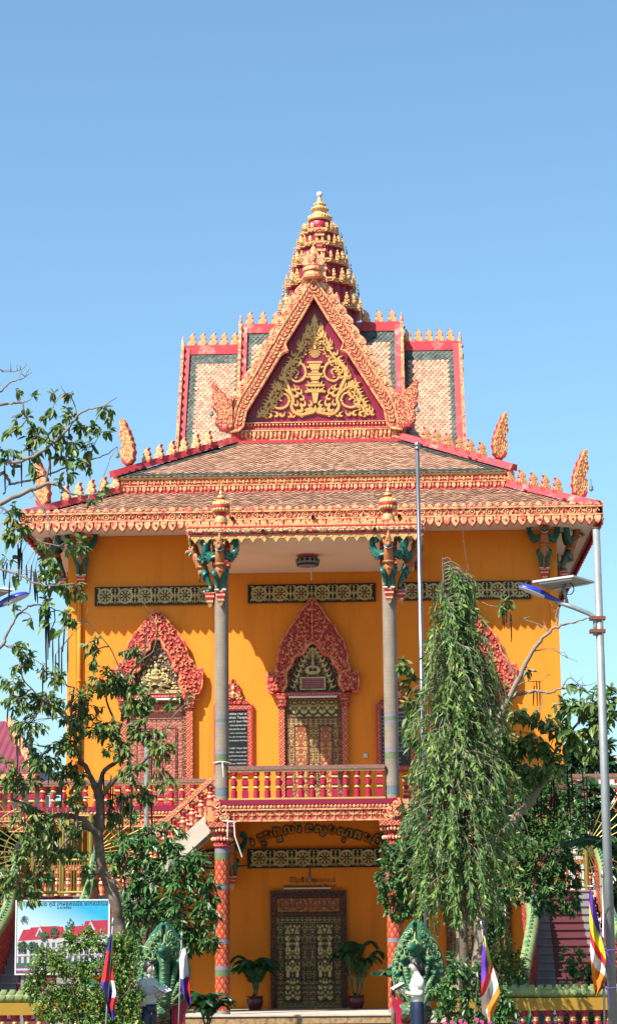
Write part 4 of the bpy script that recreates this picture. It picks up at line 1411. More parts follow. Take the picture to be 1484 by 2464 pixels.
def portal(cx, outer_pts, inner_pts, zbase, zfloor, jw, jx, panel, trans, relief_fn, seed, door_w, tube=True, name='upper_portal'):
    """Flame-shaped pediment over a carved double door. Points are (u from the axis, z), right half, top to bottom."""
    pt = part(name, temple, (cx, 0, 0))
    F = FR((cx, -.004, 0))
    full = outer_pts + [(p[0], p[1]) for p in inner_pts[::-1]]
    mb = MB()
    for sg in (0, 1):
        mb.relief(full if sg == 0 else mirror(full), .20, F, .04, 0)
    scatter_curls(mb, full, .135, F, 1, .055, seed, base=.18, margin=.045, big=.3)
    for lst, r_ in ((outer_pts, .035), (inner_pts, .05)):
        for sg in (1, -1):
            mb.tube([(sg * p[0], p[1], .17) for p in lst], r_, 6, 1, M=F)
    for sg in (1, -1):                                   # beading and bold curls along the arch
        for k in range(len(inner_pts) - 1):
            a = Vector(inner_pts[k]); b = Vector(inner_pts[k + 1]); n = max(1, int((b - a).length / .07))
            for i in range(n):
                p = a + (b - a) * i / n
                mb.ball((sg * (p.x + .035), p.y + .05, .20), .034, 5, 4, 1, F)
    top, arch_ = outer_pts[0][1], inner_pts[0][1]
    k = 0; v = arch_ + .12
    while v < top - .12:
        mb.relief(sc(LEAF, .15, .19), .07, F @ T2(0, v), .03, 1, base=.18)
        for sg in (1, -1): mb.relief(sc(COMMA, .11), .05, F @ T2(sg * .10, v + .03, 1, -.3 * sg, sg < 0), .012, 1, base=.18)
        v += .135
    mb.build('portal_pediment', [M['carve_red'], M['gold_red']], pt)
    mb = MB()
    poly = [(-p[0] - .02, p[1]) for p in inner_pts] + [(p[0] + .02, p[1]) for p in inner_pts[::-1]]
    mb.slab(poly, .0, .03, F, 3)
    relief_fn(mb, F)
    mb.build('pediment_relief', [M['gold_old'], M['maroon'], M['black'], M['carve_dark']], pt)
    w = outer_pts[-1][0]
    mb = MB()
    mb.slab([(-jx, zbase - .10), (jx, zbase - .10), (jx, zbase), (-jx, zbase)], .0, .22, F, 0)
    n = int(2 * jx / .075)
    for i in range(n):
        mb.ball((-jx + (i + .5) * 2 * jx / n, zbase - .05, .22), .028, 5, 4, 1, F)
    mb.build('portal_lintel', [M['red'], M['gold_warm']], pt)
    for sg in (1, -1):
        mb = MB()
        x0_, x1_ = sorted((sg * jx, sg * (jx + jw)))
        mb.slab([(x0_, zfloor), (x1_, zfloor), (x1_, zbase - .34), (x0_, zbase - .34)], 0, .15, F, 0)
        for k, (e, a, b) in enumerate(((.05, .34, .28), (.02, .28, .25), (.06, .25, .19), (.03, .19, .15), (.085, .15, .02))):
            mb.slab([(x0_ - e * .8, zbase - a), (x1_ + e * .8, zbase - a), (x1_ + e * .8, zbase - b), (x0_ - e * .8, zbase - b)], 0, .15 + e, F, 1 if k % 2 == 0 else 2)
        mb.build('portal_jamb', [M['jamb'], M['carve_red'], M['gold_warm']], pt)
    # door
    zt = zbase - .10
    dr = part('door', temple, (cx, 0, 0))
    mb = MB()
    fw = .10
    mb.slab([(-jx, zt - fw), (jx, zt - fw), (jx, zt), (-jx, zt)], 0, .07, F, 0)
    zz = zt - fw - (.40 if trans else .0)
    if trans:
        mb.slab([(-jx + fw, zz - .05), (jx - fw, zz - .05), (jx - fw, zz), (-jx + fw, zz)], 0, .07, F, 0)
    for sg in (1, -1):
        x0_, x1_ = sorted((sg * jx, sg * (jx - fw)))
        mb.slab([(x0_, zfloor), (x1_, zfloor), (x1_, zt - fw), (x0_, zt - fw)], 0, .07, F, 0)
    mb.build('door_frame', M['door_dark'], dr)
    if trans:
        mb = MB()
        mb.relief([(-jx + fw, zz), (jx - fw, zz), (jx - fw, zt - fw), (-jx + fw, zt - fw)], .04, F, .02, 0)
        for k in range(13):
            x = (k - 6) * .12
            mb.spiral((x, (zz + zt - fw) / 2 + (.05 if k % 2 else -.05)), .07, 1.4, k, 1 if k % 2 else -1, .012, F, 1, base=.04)
        mb.build('transom_panel', [panel if panel == M['door_pink'] else M['door_gold'], M['gold_old'] if panel != M['door_pink'] else M['gold_warm']], dr)
        zz -= .05
    lw = (jx - fw) - .012
    for sg in (-1, 1):
        door_leaf(temple, cx + sg * (lw / 2 + .006), zfloor, zz - .005, lw, -.045, panel, M['door_dark'], M['door_trim'] if panel != M['door_pink'] else M['door_pink'], handle=-sg)
    if tube:
        mb = MB(); mb.tube([(cx - .6, -.30, zbase - .13), (cx + .6, -.30, zbase - .13)], .022, 8); mb.box(cx - .6, -.29, zbase - .125, cx + .6, -.24, zbase - .10)
        o_ = mb.build('tube_light', M['tube_white'], None, False, loc=None)
        return pt, o_
    return pt, None


zo = lambda y: Z8(y)
ou = [((x - 741) * SX, zo(y)) for x, y in ((741, 152), (775, 195), (812, 240), (832, 282), (888, 345), (906, 388), (946, 432), (955, 482), (972, 530), (968, 578), (985, 602), (986, 660), (1005, 655), (1035, 636), (1044, 690), (1040, 745), (1030, 772), (1000, 776))]
inn = [((x - 741) * SX, zo(y)) for x, y in ((741, 440), (778, 468), (796, 508), (815, 526), (862, 540), (878, 570), (880, 592), (900, 612), (918, 640), (922, 678), (915, 700), (920, 730), (945, 776))]


def relief_main(mb, F):
    c = lambda x, y: ((x - 741) * SX, zo(y))
    a = c(680, 730); b = c(802, 682)
    mb.slab([c(655, 758), c(825, 758), c(825, 672), c(655, 672)], .03, .09, F, 0)
    mb.slab([c(667, 748), c(813, 748), c(813, 682), c(667, 682)], .091, .10, F, 1)
    rr = random.Random(5)
    for row in range(5):
        for k in range(12):
            q = c(676 + k * 11.6, 690 + row * 12)
            mb.relief(sc(COMMA, .028), .01, F @ T2(q[0], q[1], 1, rr.uniform(-.5, .5)), .003, 0, base=.10)
    e = c(740, 627)
    for s, w in ((1, .026), (.8, .016)):
        mb.tube([(e[0] + .175 * s * math.cos(t), e[1] + .10 * s * math.sin(t), .07) for t in [2 * math.pi * k / 20 for k in range(21)]], w, 5, 0, M=F, cap=False)
    mb.relief([c(690, 640), c(705, 600), c(720, 635), c(740, 630), c(760, 635), c(778, 600), c(790, 640), c(740, 658)], .04, F, .01, 0, base=.04)
    mb.lathe([(.045, zo(635)), (.04, zo(560)), (.06, zo(550)), (.03, zo(500)), (.01, zo(480))], (0, 0, .06), 8, 0, M=F @ Matrix(((1, 0, 0, 0), (0, 0, 1, 0), (0, 1, 0, 0), (0, 0, 0, 1))))
    for k in range(9):
        t = k / 8
        for sg in (1, -1):
            x = sg * (.06 + .44 * t ** .9); y = zo(480 + 250 * t ** 1.2)
            mb.relief(sc(COMMA, .17), .05, F @ T2(x, y, 1, -sg * (.6 + .7 * t), sg < 0), .016, 0, base=.03)
            mb.spiral((x - sg * .06, y - .05), .05, 1.4, t * 6, sg, .012, F, 0, base=.04)


pt_c, tube_c = portal(0.0 + .01, ou, inn, zo(776), 3.30, .145, .715, M['door_orange'], True, relief_main, 21, .5)
tag(tube_c, 'white tube lamp under the red pediment of the upper middle door', 'tube light', 'tube lights above the doors')
# warmer panels inside the middle door leaves
ZW = lambda y: U(373.7, 1443.7 + y * .17025, -.1).z
SW = .17025 / (F_PX / 57.0)
wo = [((x - 640) * SW, ZW(y)) for x, y in ((640, 170), (695, 195), (740, 240), (800, 310), (870, 400), (930, 470), (985, 545), (1030, 600), (1062, 700), (1085, 800), (1112, 850), (1150, 880), (1178, 935), (1205, 990), (1240, 985), (1280, 975), (1297, 1050), (1285, 1230), (1240, 1335), (1150, 1347))]
wi = [((x - 640) * SW, ZW(y)) for x, y in ((640, 545), (700, 560), (735, 620), (742, 690), (800, 730), (830, 800), (885, 900), (880, 975), (920, 1010), (975, 1025), (990, 1110), (965, 1170), (1000, 1260), (1040, 1347))]


def relief_side(mb, F):
    """Seated teacher under a tree with kneeling listeners."""
    c = lambda x, y: ((x - 640) * SW, ZW(y))
    rr = random.Random(9)
    for k in range(90):
        x = rr.uniform(-300, 300); y = rr.uniform(620, 1080)
        if abs(x) > (y - 560) * .62 or (abs(x) < 75 and y > 900): continue
        q = c(640 + x, y)
        mb.ball((q[0], q[1], .04), rr.uniform(.02, .045), 5, 4, 0, F, sc=(1, 1, .8))

    def figure(x, y, s, kneel=0):
        q = c(x, y)
        G = F @ T2(q[0], q[1], s)
        mb.ball((0, .20, .07), .045, 8, 6, 0, G, sc=(1, 1.2, 1)); mb.ball((0, .245, .07), .02, 6, 4, 0, G)
        mb.tube([(0, .15, .06), (0, .10, .07), (0, .0, .06)], [.03, .062, .05], 8, 0, M=G)
        for sg in (1, -1):
            mb.tube([(sg * .06, .12, .06), (sg * .085, .05, .08), (sg * .02, .03, .12)], [.024, .02, .018], 6, 0, M=G)
            mb.tube([(0, -.01, .07), (sg * .12, -.04, .09), (-sg * .05, -.06, .12)] if not kneel else [(0, 0, .07), (kneel * .08, -.05, .10), (-kneel * .08, -.08, .09)], [.045, .04, .025], 6, 0, M=G)
    figure(632, 1075, 1.25)
    q = c(632, 1120)
    mb.slab([(q[0] - .17, q[1] - .14), (q[0] + .17, q[1] - .14), (q[0] + .14, q[1] + .02), (q[0] - .14, q[1] + .02)], .03, .09, F, 0)
    for (x, y, k) in ((530, 1110, 0), (455, 1140, 1), (730, 1100, 0), (790, 1190, -1), (705, 1230, -1), (540, 1230, 1), (440, 1230, 1)):
        figure(x, y, .95, k)
    for (x, y) in ((880, 1180), (900, 1220), (870, 1250), (930, 1250)):
        q = c(x, y); mb.ball((q[0], q[1], .05), .05, 6, 4, 0, F, sc=(1.6, .6, 1))
    q0 = c(360, 1320); q1 = c(990, 1270)
    mb.slab([(q0[0], q0[1]), (q1[0], q0[1]), (q1[0], q1[1]), (q0[0] + .1, q1[1])], .03, .07, F, 0)


tubes = [tube_c]
for cx, sd in ((-3.90, 31), (3.92, 32)):
    p_, t_ = portal(cx, wo, wi, ZW(1347), 3.30, .165, .74, M['door_pink'], True, relief_side, sd, .5, name='side_portal')
    tag(t_, 'white tube lamp over the %s upper door' % ('left pink' if cx < 0 else 'tree covered right'), 'tube light', 'tube lights above the doors')
    tubes.append(t_)
# lower entrance door
low = part('entrance_door', temple)
F = FR((-.16, -.004, 0))
zt, jx = 1.375, .935
mb = MB()
mb.slab([(-jx, zt - .16), (jx, zt - .16), (jx, zt), (-jx, zt)], 0, .10, F, 0)
for sg in (1, -1):
    a, b = sorted((sg * jx, sg * (jx - .14)))
    mb.slab([(a, FZ), (b, FZ), (b, zt - .16), (a, zt - .16)], 0, .10, F, 0)
mb.slab([(-jx + .14, zt - .62), (jx - .14, zt - .62), (jx - .14, zt - .53), (-jx + .14, zt - .53)], 0, .08, F, 0)
for i in range(9):
    x = (i - 4) * .2
    mb.relief([(-.085, 0), (-.05, .04), (.05, .04), (.085, 0), (.05, -.04), (-.05, -.04)], .02, F @ T2(x, zt - .08), .012, 1, base=.10)
    if abs(x) < .75: mb.relief([(-.085, 0), (-.05, .035), (.05, .035), (.085, 0), (.05, -.035), (-.05, -.035)], .02, F @ T2(x, zt - .575), .012, 1, base=.08)
for i in range(13):
    for sg in (1, -1):
        mb.relief([(-.04, 0), (0, .09), (.04, 0), (0, -.09)], .02, F @ T2(sg * (jx - .07), FZ + .12 + i * .2), .012, 1, base=.10)
mb.build('door_frame', [M['door_frame_low'], M['door_frame_low']], low)
for sg in (-1, 1):
    mb = MB(); G = F @ T2(sg * .395, zt - .345)
    mb.relief([(-.38, -.18), (.38, -.18), (.38, .18), (-.38, .18)], .05, G, .02, 0)
    for s2 in (-.17, .17):
        mb.tube([(s2 + .12 * math.cos(t), .12 * math.sin(t), .055) for t in [2 * math.pi * k / 18 for k in range(19)]], .012, 5, 1, M=G, cap=False)
    mb.build('transom_panel', [M['door_orange'], M['door_dark']], low)
    door_leaf(temple, -.16 + sg * .395, FZ + .02, zt - .625, .77, -.045, M['door_gold'], M['door_frame_low'], M['door_trim_low'], handle=-sg, extra=True)
mb = MB(); mb.tube([(-.76, -.08, 1.435), (.40, -.08, 1.435)], .022, 8); mb.box(-.76, -.06, 1.42, .40, -.004, 1.455)
t_ = mb.build('tube_light', M['tube_white'])
tag(t_, 'white tube lamp above the dark gilded ground floor door', 'tube light', 'tube lights above the doors')
# other ground floor doors half hidden by the trees
for cx in (-4.0, 4.0):
    dr = part('side_door', temple)
    F = FR((cx, -.004, 0))
    mb = MB()
    mb.slab([(-.8, .95), (.8, .95), (.8, 1.1), (-.8, 1.1)], 0, .09, F, 0)
    for sg in (1, -1):
        a, b = sorted((sg * .8, sg * .68)); mb.slab([(a, FZ), (b, FZ), (b, .95), (a, .95)], 0, .09, F, 0)
    mb.build('door_frame', M['door_dark'], dr)
    for sg in (-1, 1):
        door_leaf(temple, cx + sg * .34, FZ + .02, .94, .66, -.045, M['door_gold'], M['door_dark'], M['door_trim'])


# ------------------------------------------------------------------ plaques
def text_mesh(name, body, size, mat, M4, align='CENTER', spacing=1.0, depth=.004, parent=None, mb_sink=None):
    c = bpy.data.curves.new(name, 'FONT'); c.body = body; c.size = size; c.align_x = align; c.extrude = depth; c.space_line = spacing
    o_ = bpy.data.objects.new(name, c); COL.objects.link(o_)
    dg = bpy.context.evaluated_depsgraph_get()
    me = bpy.data.meshes.new_from_object(o_.evaluated_get(dg))
    bpy.data.objects.remove(o_); bpy.data.curves.remove(c)
    vs = [M4 @ v.co for v in me.vertices]; fs = [tuple(p.vertices) for p in me.polygons]
    bpy.data.meshes.remove(me)
    if mb_sink is not None:
        mb_sink.add(vs, fs, mat); return
    mb = MB(); mb.add(vs, fs)
    return mb.build(name, mat, parent)


M['text'] = plain('pale_lettering', (0.70, 0.68, 0.60), 0.5, 0, 0.05, 5, 0)
M['board_black'] = plain('black_marble_board', (0.012, 0.014, 0.018), 0.25, 0, 0.2, 3, 0.02, 20, 0.5)
ENG = ["The Buddha Hall of", "Mongkolvan Temple", "was started 21 April 1966", "By 1975, two stories were", "built but not yet the roof.", "To finish the roof, a renovation and", "building was done under the leadership of",
       "Venerable Gambiratthera Pal Hoeurn", "", "From March 2020 - 9 April 2022 ,", "a new renovation , classic-styled", "remodelling of both stories and", "a wall built on the square surrounding", "the hall , (total cost: 185000USD)", "by the leadership of Most Ven."]
KHM = ["ព្រះវិហារ វត្តមង្គលវ័ន", "បានសាងសង់ ថ្ងៃទី ២១ មេសា ១៩៦៦", "ដល់ឆ្នាំ ១៩៧៥ សង់បានពីរជាន់", "មិនទាន់មានដំបូល", "ក្រោយមក បានជួសជុល", "ដោយមានការដឹកនាំពី", "ព្រះគម្ភីរត្ថេរ ប៉ាល់ ហឿន", "", "ពីថ្ងៃទី ៣ ២០២០ ដល់ ៩ មេសា ២០២២", "បានជួសជុលឡើងវិញ", "តាមបែបបុរាណ ទាំងពីរជាន់", "និងរបងជុំវិញ", "អស់ថវិកា ១៨៥០០០", "ដោយព្រះតេជគុណ"]
for cx, lines, big in ((-1.985, ENG, True), (2.05, KHM, False)):
    pl = part('inscription_plaque', temple, (cx, 0, 0))
    ztop, zbot = 5.98 if cx < 0 else 5.96, 4.27
    F = FR((cx, -.004, 0)); w = .485
    mb = MB()
    for (a, b, c_, d) in ((-w, zbot, w, zbot + .14), (-w, ztop - .14, w, ztop), (-w, zbot + .14, -w + .13, ztop - .14), (w - .13, zbot + .14, w, ztop - .14)):
        mb.slab([(a, b), (c_, b), (c_, d), (a, d)], 0, .09, F, 0)
        mb.slab([(a + .03, b + .03), (c_ - .03, b + .03), (c_ - .03, d - .03), (a + .03, d - .03)], .091, .10, F, 1)
    mb.build('plaque_frame', [M['red'], M['jamb']], pl)
    mb = MB(); mb.slab([(-w + .13, zbot + .14), (w - .13, zbot + .14), (w - .13, ztop - .14), (-w + .13, ztop - .14)], 0, .04, F, 0)
    mb.build('inscription_board', M['board_black'], pl)
    mb = MB()
    z = ztop - .25
    for k, ln in enumerate(lines):
        s = .082 if k < 2 else .064
        if not ln: z -= .10; continue
        W_ = len(ln) * s * .43
        s2 = s * min(1, .68 / max(W_, .01))
        text_mesh('inscription', ln, s2 * (1.05 if big else .95), 0, F @ Matrix.Translation((0 if k < 2 else -.34, z, .044)), 'CENTER' if k < 2 else 'LEFT', mb_sink=mb, depth=.003)
        z -= .094
    mb.build('inscription_text', M['text'], pl)
    mb = MB()
    out_ = [(0, .66), (.05, .62), (.08, .55), (.14, .50), (.15, .42), (.20, .36), (.20, .28), (.24, .2), (.22, .12), (.34, .10), (.43, .0), (0, 0)]
    Fp = F @ T2(0, ztop)
    for sg in (0, 1):
        mb.relief(out_ if sg == 0 else mirror(out_), .10, Fp, .02, 0)
    scatter_curls(mb, out_, .10, Fp, 1, .045, 77, base=.09, margin=.02, big=.25)
    mb.ball((0, .40, .12), .05, 8, 6, 1, Fp, sc=(1, 1.2, 1)); mb.tube([(0, .34, .12), (0, .26, .13), (0, .16, .11)], [.03, .07, .05], 8, 1, M=Fp)
    for sg in (1, -1):
        mb.tube([(sg * .06, .29, .12), (sg * .13, .22, .12), (sg * .05, .18, .14)], [.03, .024, .02], 6, 1, M=Fp)
    mb.build('plaque_crest', [M['carve_red'], M['gold_warm']], pl)

# switch box, wiring, painted writing over the entrance
mb = MB(); mb.box(1.24, -.05, 4.62, 1.34, -.003, 4.72); mb.box(1.26, -.062, 4.64, 1.32, -.051, 4.70)
tag(mb.build('switch_box', M['white']), 'small white switch box on the ochre wall right of the upper middle door', 'switch box')
for xa, xb in ((-2.3, -1.66), (1.63, 2.3)):
    mb = MB(); mb.tube([(xa, -.02, 2.0), ((xa + xb) / 2, -.02, 1.985), (xb, -.02, 2.0)], .012, 5); mb.build('wall_cable', M['black'], temple)
mb = MB(); mb.tube([(-.12, -.03, 1.95), (-.11, -.06, 1.80), (-.115, -.08, 1.72)], .010, 5, 0)
mb.lathe([(.02, 0), (.045, -.05), (.05, -.13), (.03, -.15)], (-.115, -.09, 1.74), 10, 1)
tag(mb.build('door_lamp', [M['black'], M['galv']]), 'small grey lamp hanging below the wheel frieze over the ground floor door', 'wall lamp')
# ------------------------------------------------------------------ garuda brackets
def garuda():
    root = part('garuda_bracket', temple, (0, 0, -FZ))
    mb = MB()
    for sg in (1, -1):
        mb.tube([(sg * .085, -.03, .02), (sg * .09, -.02, .14), (sg * .10, -.10, .30), (sg * .085, -.17, .44), (sg * .04, -.20, .54)], [.055, .05, .07, .095, .10], 9, 0)
        mb.tube([(sg * .085, -.03, .03), (sg * .09, -.14, .02)], [.05, .045], 8, 0)
        for k in range(3):
            mb.ball((sg * .09 + (k - 1) * .035, -.19, .02), .022, 6, 4, 3)
        mb.tube([(sg * .15, -.15, .50), (sg * .17, -.20, .40), (sg * .12, -.20, .30)], [.07, .05, .02], 7, 0)
        mb.tube([(sg * .10, -.05, .12), (sg * .13, -.0, .08)], [.055, .02], 7, 1)
    mb.tube([(0, -.20, .46), (0, -.22, .56), (0, -.27, .66), (0, -.33, .80), (0, -.38, .90), (0, -.42, .98)], [.15, .125, .12, .125, .115, .10], 12, 1)
    mb.lathe([(.13, -.03), (.155, -.02), (.155, .03), (.13, .04)], (0, -.255, .63), 14, 1)
    mb.relief([(-.10, .10), (-.09, -.06), (0, -.26), (.09, -.06), (.10, .10)], .05, FR((0, -.34, .52)), .02, 1, base=-.06)
    for k in range(7):
        mb.ball(((k - 3) * .045, -.395 + abs(k - 3) * .012, .64), .018, 5, 4, 1)
    mb.build('body', [M['teal'], M['copper'], M['teal'], M['white']], root, True)
    mb = MB()
    hc = Vector((0, -.45, 1.05))
    mb.ball(hc, .115, 12, 8, 0, sc=(1, 1.05, 1.25))
    mb.tube([hc + Vector((0, .03, .05)), hc + Vector((0, .0, .18)), hc + Vector((0, -.02, .34))], [.10, .065, .008], 10, 0)
    mb.tube([hc + Vector((0, -.09, -.0)), hc + Vector((0, -.19, -.03)), hc + Vector((0, -.22, -.08))], [.06, .042, .01], 8, 0)
    mb.tube([hc + Vector((-.05, -.105, -.055)), hc + Vector((0, -.15, -.06)), hc + Vector((.05, -.105, -.055))], .016, 6, 3)
    for sg in (1, -1):
        mb.ball(hc + Vector((sg * .055, -.098, .06)), .022, 8, 5, 2); mb.ball(hc + Vector((sg * .055, -.116, .06)), .012, 6, 4, 4)
        mb.tube([hc + Vector((sg * .10, -.05, -.02)), hc + Vector((sg * .075, -.12, -.06)), hc + Vector((0, -.15, -.10))], [.02, .022, .02], 6, 1)
        mb.tube([hc + Vector((sg * .10, -.05, -.05)), hc + Vector((sg * .07, -.11, -.10)), hc + Vector((0, -.13, -.13))], [.014, .016, .014], 6, 2)
        mb.tube([hc + Vector((sg * .10, .0, .02)), hc + Vector((sg * .13, .03, .14))], [.05, .01], 6, 0)
        mb.tube([hc + Vector((sg * .09, -.07, .10)), hc + Vector((sg * .02, -.12, .085))], [.016, .02], 5, 0)
    mb.build('head', [M['copper'], M['teal'], M['white'], M['red'], M['black']], root, True)
    W = [(.05, .0), (.20, -.08), (.34, .00), (.42, .16), (.45, .34), (.41, .47), (.31, .52), (.22, .47), (.21, .37), (.27, .33), (.31, .38), (.33, .30), (.27, .18), (.17, .12), (.05, .14)]
    for sg in (1, -1):
        mb = MB()
        Mw = Matrix.Translation((sg * .05, -.30, .80)) @ Matrix.Rotation(sg * R(28), 4, 'Z') @ FR((0, 0, 0))
        pts = W if sg == 1 else mirror(W)
        mb.relief(pts, .07, Mw, .03, 0, base=0)
        mb.relief(mirror(pts), .05, Mw @ Matrix.Rotation(math.pi, 4, 'Y'), .03, 0, base=0)
        for k in range(5):
            f = .2 + .16 * k
            path = [(sg * (.08 + .10 * f), .02 + .03 * f), (sg * (.22 + .10 * f), -.02 + .08 * f + .02 * k), (sg * (.30 + .10 * f), .08 + .12 * f), (sg * (.31 + .11 * f), .22 + .12 * f)]
            mb.tube([(p[0], p[1], .075) for p in path], .014, 4, 0, M=Mw)
        mb.spiral((sg * .29, .40), .085, 1.2, 1.0 if sg > 0 else 2.1, sg, .022, Mw, 0, base=.06)
        for k in range(6):
            t = k / 5
            mb.relief(sc(LEAF, .10, .15), .03, Mw @ T2(sg * (.20 + .20 * t), -.06 + .26 * t * t, 1, sg * (-2.4 + 1.0 * t)), .012, 0, base=.02)
        mb.tube([(sg * .04, .02, .05), (sg * .12, .0, .09), (sg * .2, -.02, .07)], [.05, .045, .02], 7, 1, M=Mw)
        mb.build('wing', [M['teal'], M['teal']], root)
    mb = MB()
    for z0, z1, r0, r1, mi in ((-.02, .0, .17, .17, 0), (-.08, -.02, .15, .17, 1), (-.12, -.08, .15, .15, 0), (-.2, -.12, .11, .14, 1), (-.24, -.2, .12, .12, 0), (-.36, -.24, .04, .10, 0)):
        mb.lathe([(r0, z0), (r1, z1)], (0, -.05, 0), 4, mi, ang=.5)
    mb.build('pedestal', [M['gold_warm'], M['red']], root)
    return root


g0 = garuda(); gused = [False]


def put_garuda(x, y, z, rz, s=1.0):
    l = Vector((x, y, z)) - temple.location
    if not gused[0]:
        gused[0] = True; g0.location = l; g0.rotation_euler = (0, 0, R(rz)); g0.scale = (s, s, s)
    else:
        dup(g0, temple, l, R(rz), (s, s, s))


zc = 8.12
put_garuda(COLX[0], COLY - .18, zc, 0, .94); put_garuda(COLX[0] - .22, COLY, zc, -90, .94)
put_garuda(COLX[1], COLY - .18, zc, 0, .94); put_garuda(COLX[1] + .22, COLY, zc, 90, .94)
zc = U(191.5, 1387, -.2).z
put_garuda(-5.80, -.16, zc, 0, .92); put_garuda(-6.28, .15, zc, -90, .92); put_garuda(-6.28, 5.0, zc, -90, .92)
put_garuda(5.84, -.18, zc, 0, .92); put_garuda(6.30, .15, zc, 90, .92); put_garuda(6.30, 4.0, zc, 90, .92)
put_garuda(-2.02, -.12, 1.72, 0, .84); put_garuda(2.02, -.12, 1.72, 0, .84)

# ------------------------------------------------------------------ ceiling lamp and hanging cord
mb = MB()
LX, LY, LZ = U(740, 1352, -2.6)
cl = empty('ceiling_lamp', (LX, LY, LZ + .16), 'round drum lamp with a zigzag rim under the porch ceiling', 'ceiling lamp')
mb.lathe([(.24, .10), (.26, .16)], (LX, LY, LZ), 24, 0); mb.build('lamp_mount', M['red'], cl)
mb = MB()
for z0, z1, r0, r1, mi in ((-.12, -.10, .20, .24, 1), (-.10, -.05, .26, .275, 0), (-.05, .0, .275, .28, 1), (.0, .05, .28, .275, 0), (.05, .08, .275, .26, 1), (.08, .10, .26, .25, 0)):
    mb.lathe([(r0, z0), (r1, z1)], (LX, LY, LZ), 24, mi)
for k in range(28):
    a = 2 * math.pi * k / 28
    mb.box(-.022, -.29, -.035, .022, -.27, .035, 1 if k % 2 else 0, Matrix.Translation((LX, LY, LZ + .025)) @ Matrix.Rotation(a, 4, 'Z'))
mb.build('lamp_drum', [M['black'], M['galv']], cl)
mb = MB(); mb.tube([(LX + .08, LY, LZ - .10), (LX + .085, LY, LZ - .45)], .012, 6)
mb.build('pull_cord', M['white'], cl)

# ------------------------------------------------------------------ welcome lettering
M['sign_gold'] = plain('sign_gold', (0.50, 0.27, 0.06), 0.45, 0.1, 0.12, 6, 0.1)
sign = MB()


def glyph(body, size, M4, mi, offset, depth, off3=0.0):
    c = bpy.data.curves.new('lettering', 'FONT'); c.body = body; c.size = size; c.align_x = 'CENTER'; c.extrude = depth; c.offset = offset
    o_ = bpy.data.objects.new('lettering', c); COL.objects.link(o_)
    dg = bpy.context.evaluated_depsgraph_get()
    me = bpy.data.meshes.new_from_object(o_.evaluated_get(dg))
    vs = [M4 @ Vector((v.co.x, v.co.y, v.co.z + off3)) for v in me.vertices]; fs = [tuple(p.vertices) for p in me.polygons]
    bpy.data.objects.remove(o_); bpy.data.curves.remove(c); bpy.data.meshes.remove(me)
    sign.add(vs, fs, mi)


CL = [("\u179c", "", 130, 312), ("\u178f", "\u178f", 222, 283), ("\u1798", "", 292, 248), ("\u1784", "\u1782", 375, 222), ("\u179b", "", 488, 200), ("\u179c\u17d0", "", 592, 188), ("\u1793", "", 685, 186),
      ("\u179f\u17bc", "", 795, 190), ("\u1798", "", 908, 204), ("\u179f\u17b6", "\u179c", 1030, 222), ("\u1782", "", 1155, 250), ("\u1798", "", 1250, 280), ("\u1793\u17cd", "", 1325, 312)]
for base, sub, zx, zy in CL:
    w = U(577.5 + zx * .2432, 1955 + zy * .2432, 0)
    t = (zx - 690) / 620.0
    F = FR((w.x, -.006, w.z)) @ Matrix.Rotation(-t * .42, 4, 'Z')
    G = F @ Matrix.Translation((0, -.02, 0))
    for (bd, sz, tr) in ((base, .30, (0, 0)), (sub, .20, (.02, -.15))):
        if not bd: continue
        H = G @ Matrix.Translation((tr[0], tr[1], 0)) @ Matrix.Diagonal((1.12, 1, 1, 1))
        glyph(bd, sz, H, 1, .030, .012, .012); glyph(bd, sz, H, 0, .008, .012, .030)
wel = sign.build('welcome_sign', [M['sign_gold'], M['black']])
tag(wel, 'arched row of gold letters edged in black on the wall above the lower wheel frieze', 'wall sign')
mb = MB()
for body, zx, zy, sz in (("\u1785\u17b7\u179a\u17c6", 512, 690, .15), ("\u179c\u17b7\u179a\u17bc\u178d\u17b7", 588, 690, .15), ("\u178f\u17b7\u178a\u178b\u178f\u17bb", 678, 690, .15), ("\u1796\u17bb\u1791\u1792\u179f\u17b6\u179f\u1793\u17c6", 808, 690, .15),
                         ("\u179f\u17bc\u1798\u17b1\u17d2\u1799\u1796\u179a\u17c7\u1796\u17bb\u1791\u1792\u179f\u17b6\u179f\u1793\u17b6\u179a\u17bb\u1784\u179a\u17bf\u1784\u1785\u1798\u179a\u17be\u1793", 688, 740, .088)):
    w = U(577.5 + zx * .2432, 1955 + zy * .2432, 0)
    text_mesh('motto', body.replace("\u17d2", ""), sz, 0, FR((w.x, -.004, w.z)), mb_sink=mb, depth=.002)
tag(mb.build('wall_motto', M['black']), 'two short lines of small black script painted above the ground floor door lamp', 'wall writing')

# ------------------------------------------------------------------ side stairs
M['stair_carve'] = M['stair_gold']
STB = [(.055, 0, 0), (.07, .02, 1), (.06, .06, 0), (.045, .10, 1), (.06, .14, 1), (.075, .20, 0), (.075, .26, 1), (.05, .31, 0), (.06, .35, 1), (.045, .38, 0), (.06, .44, 0), (.07, .48, 1), (.06, .55, 0)]
stb = {'p': None}
ZL = 1.22


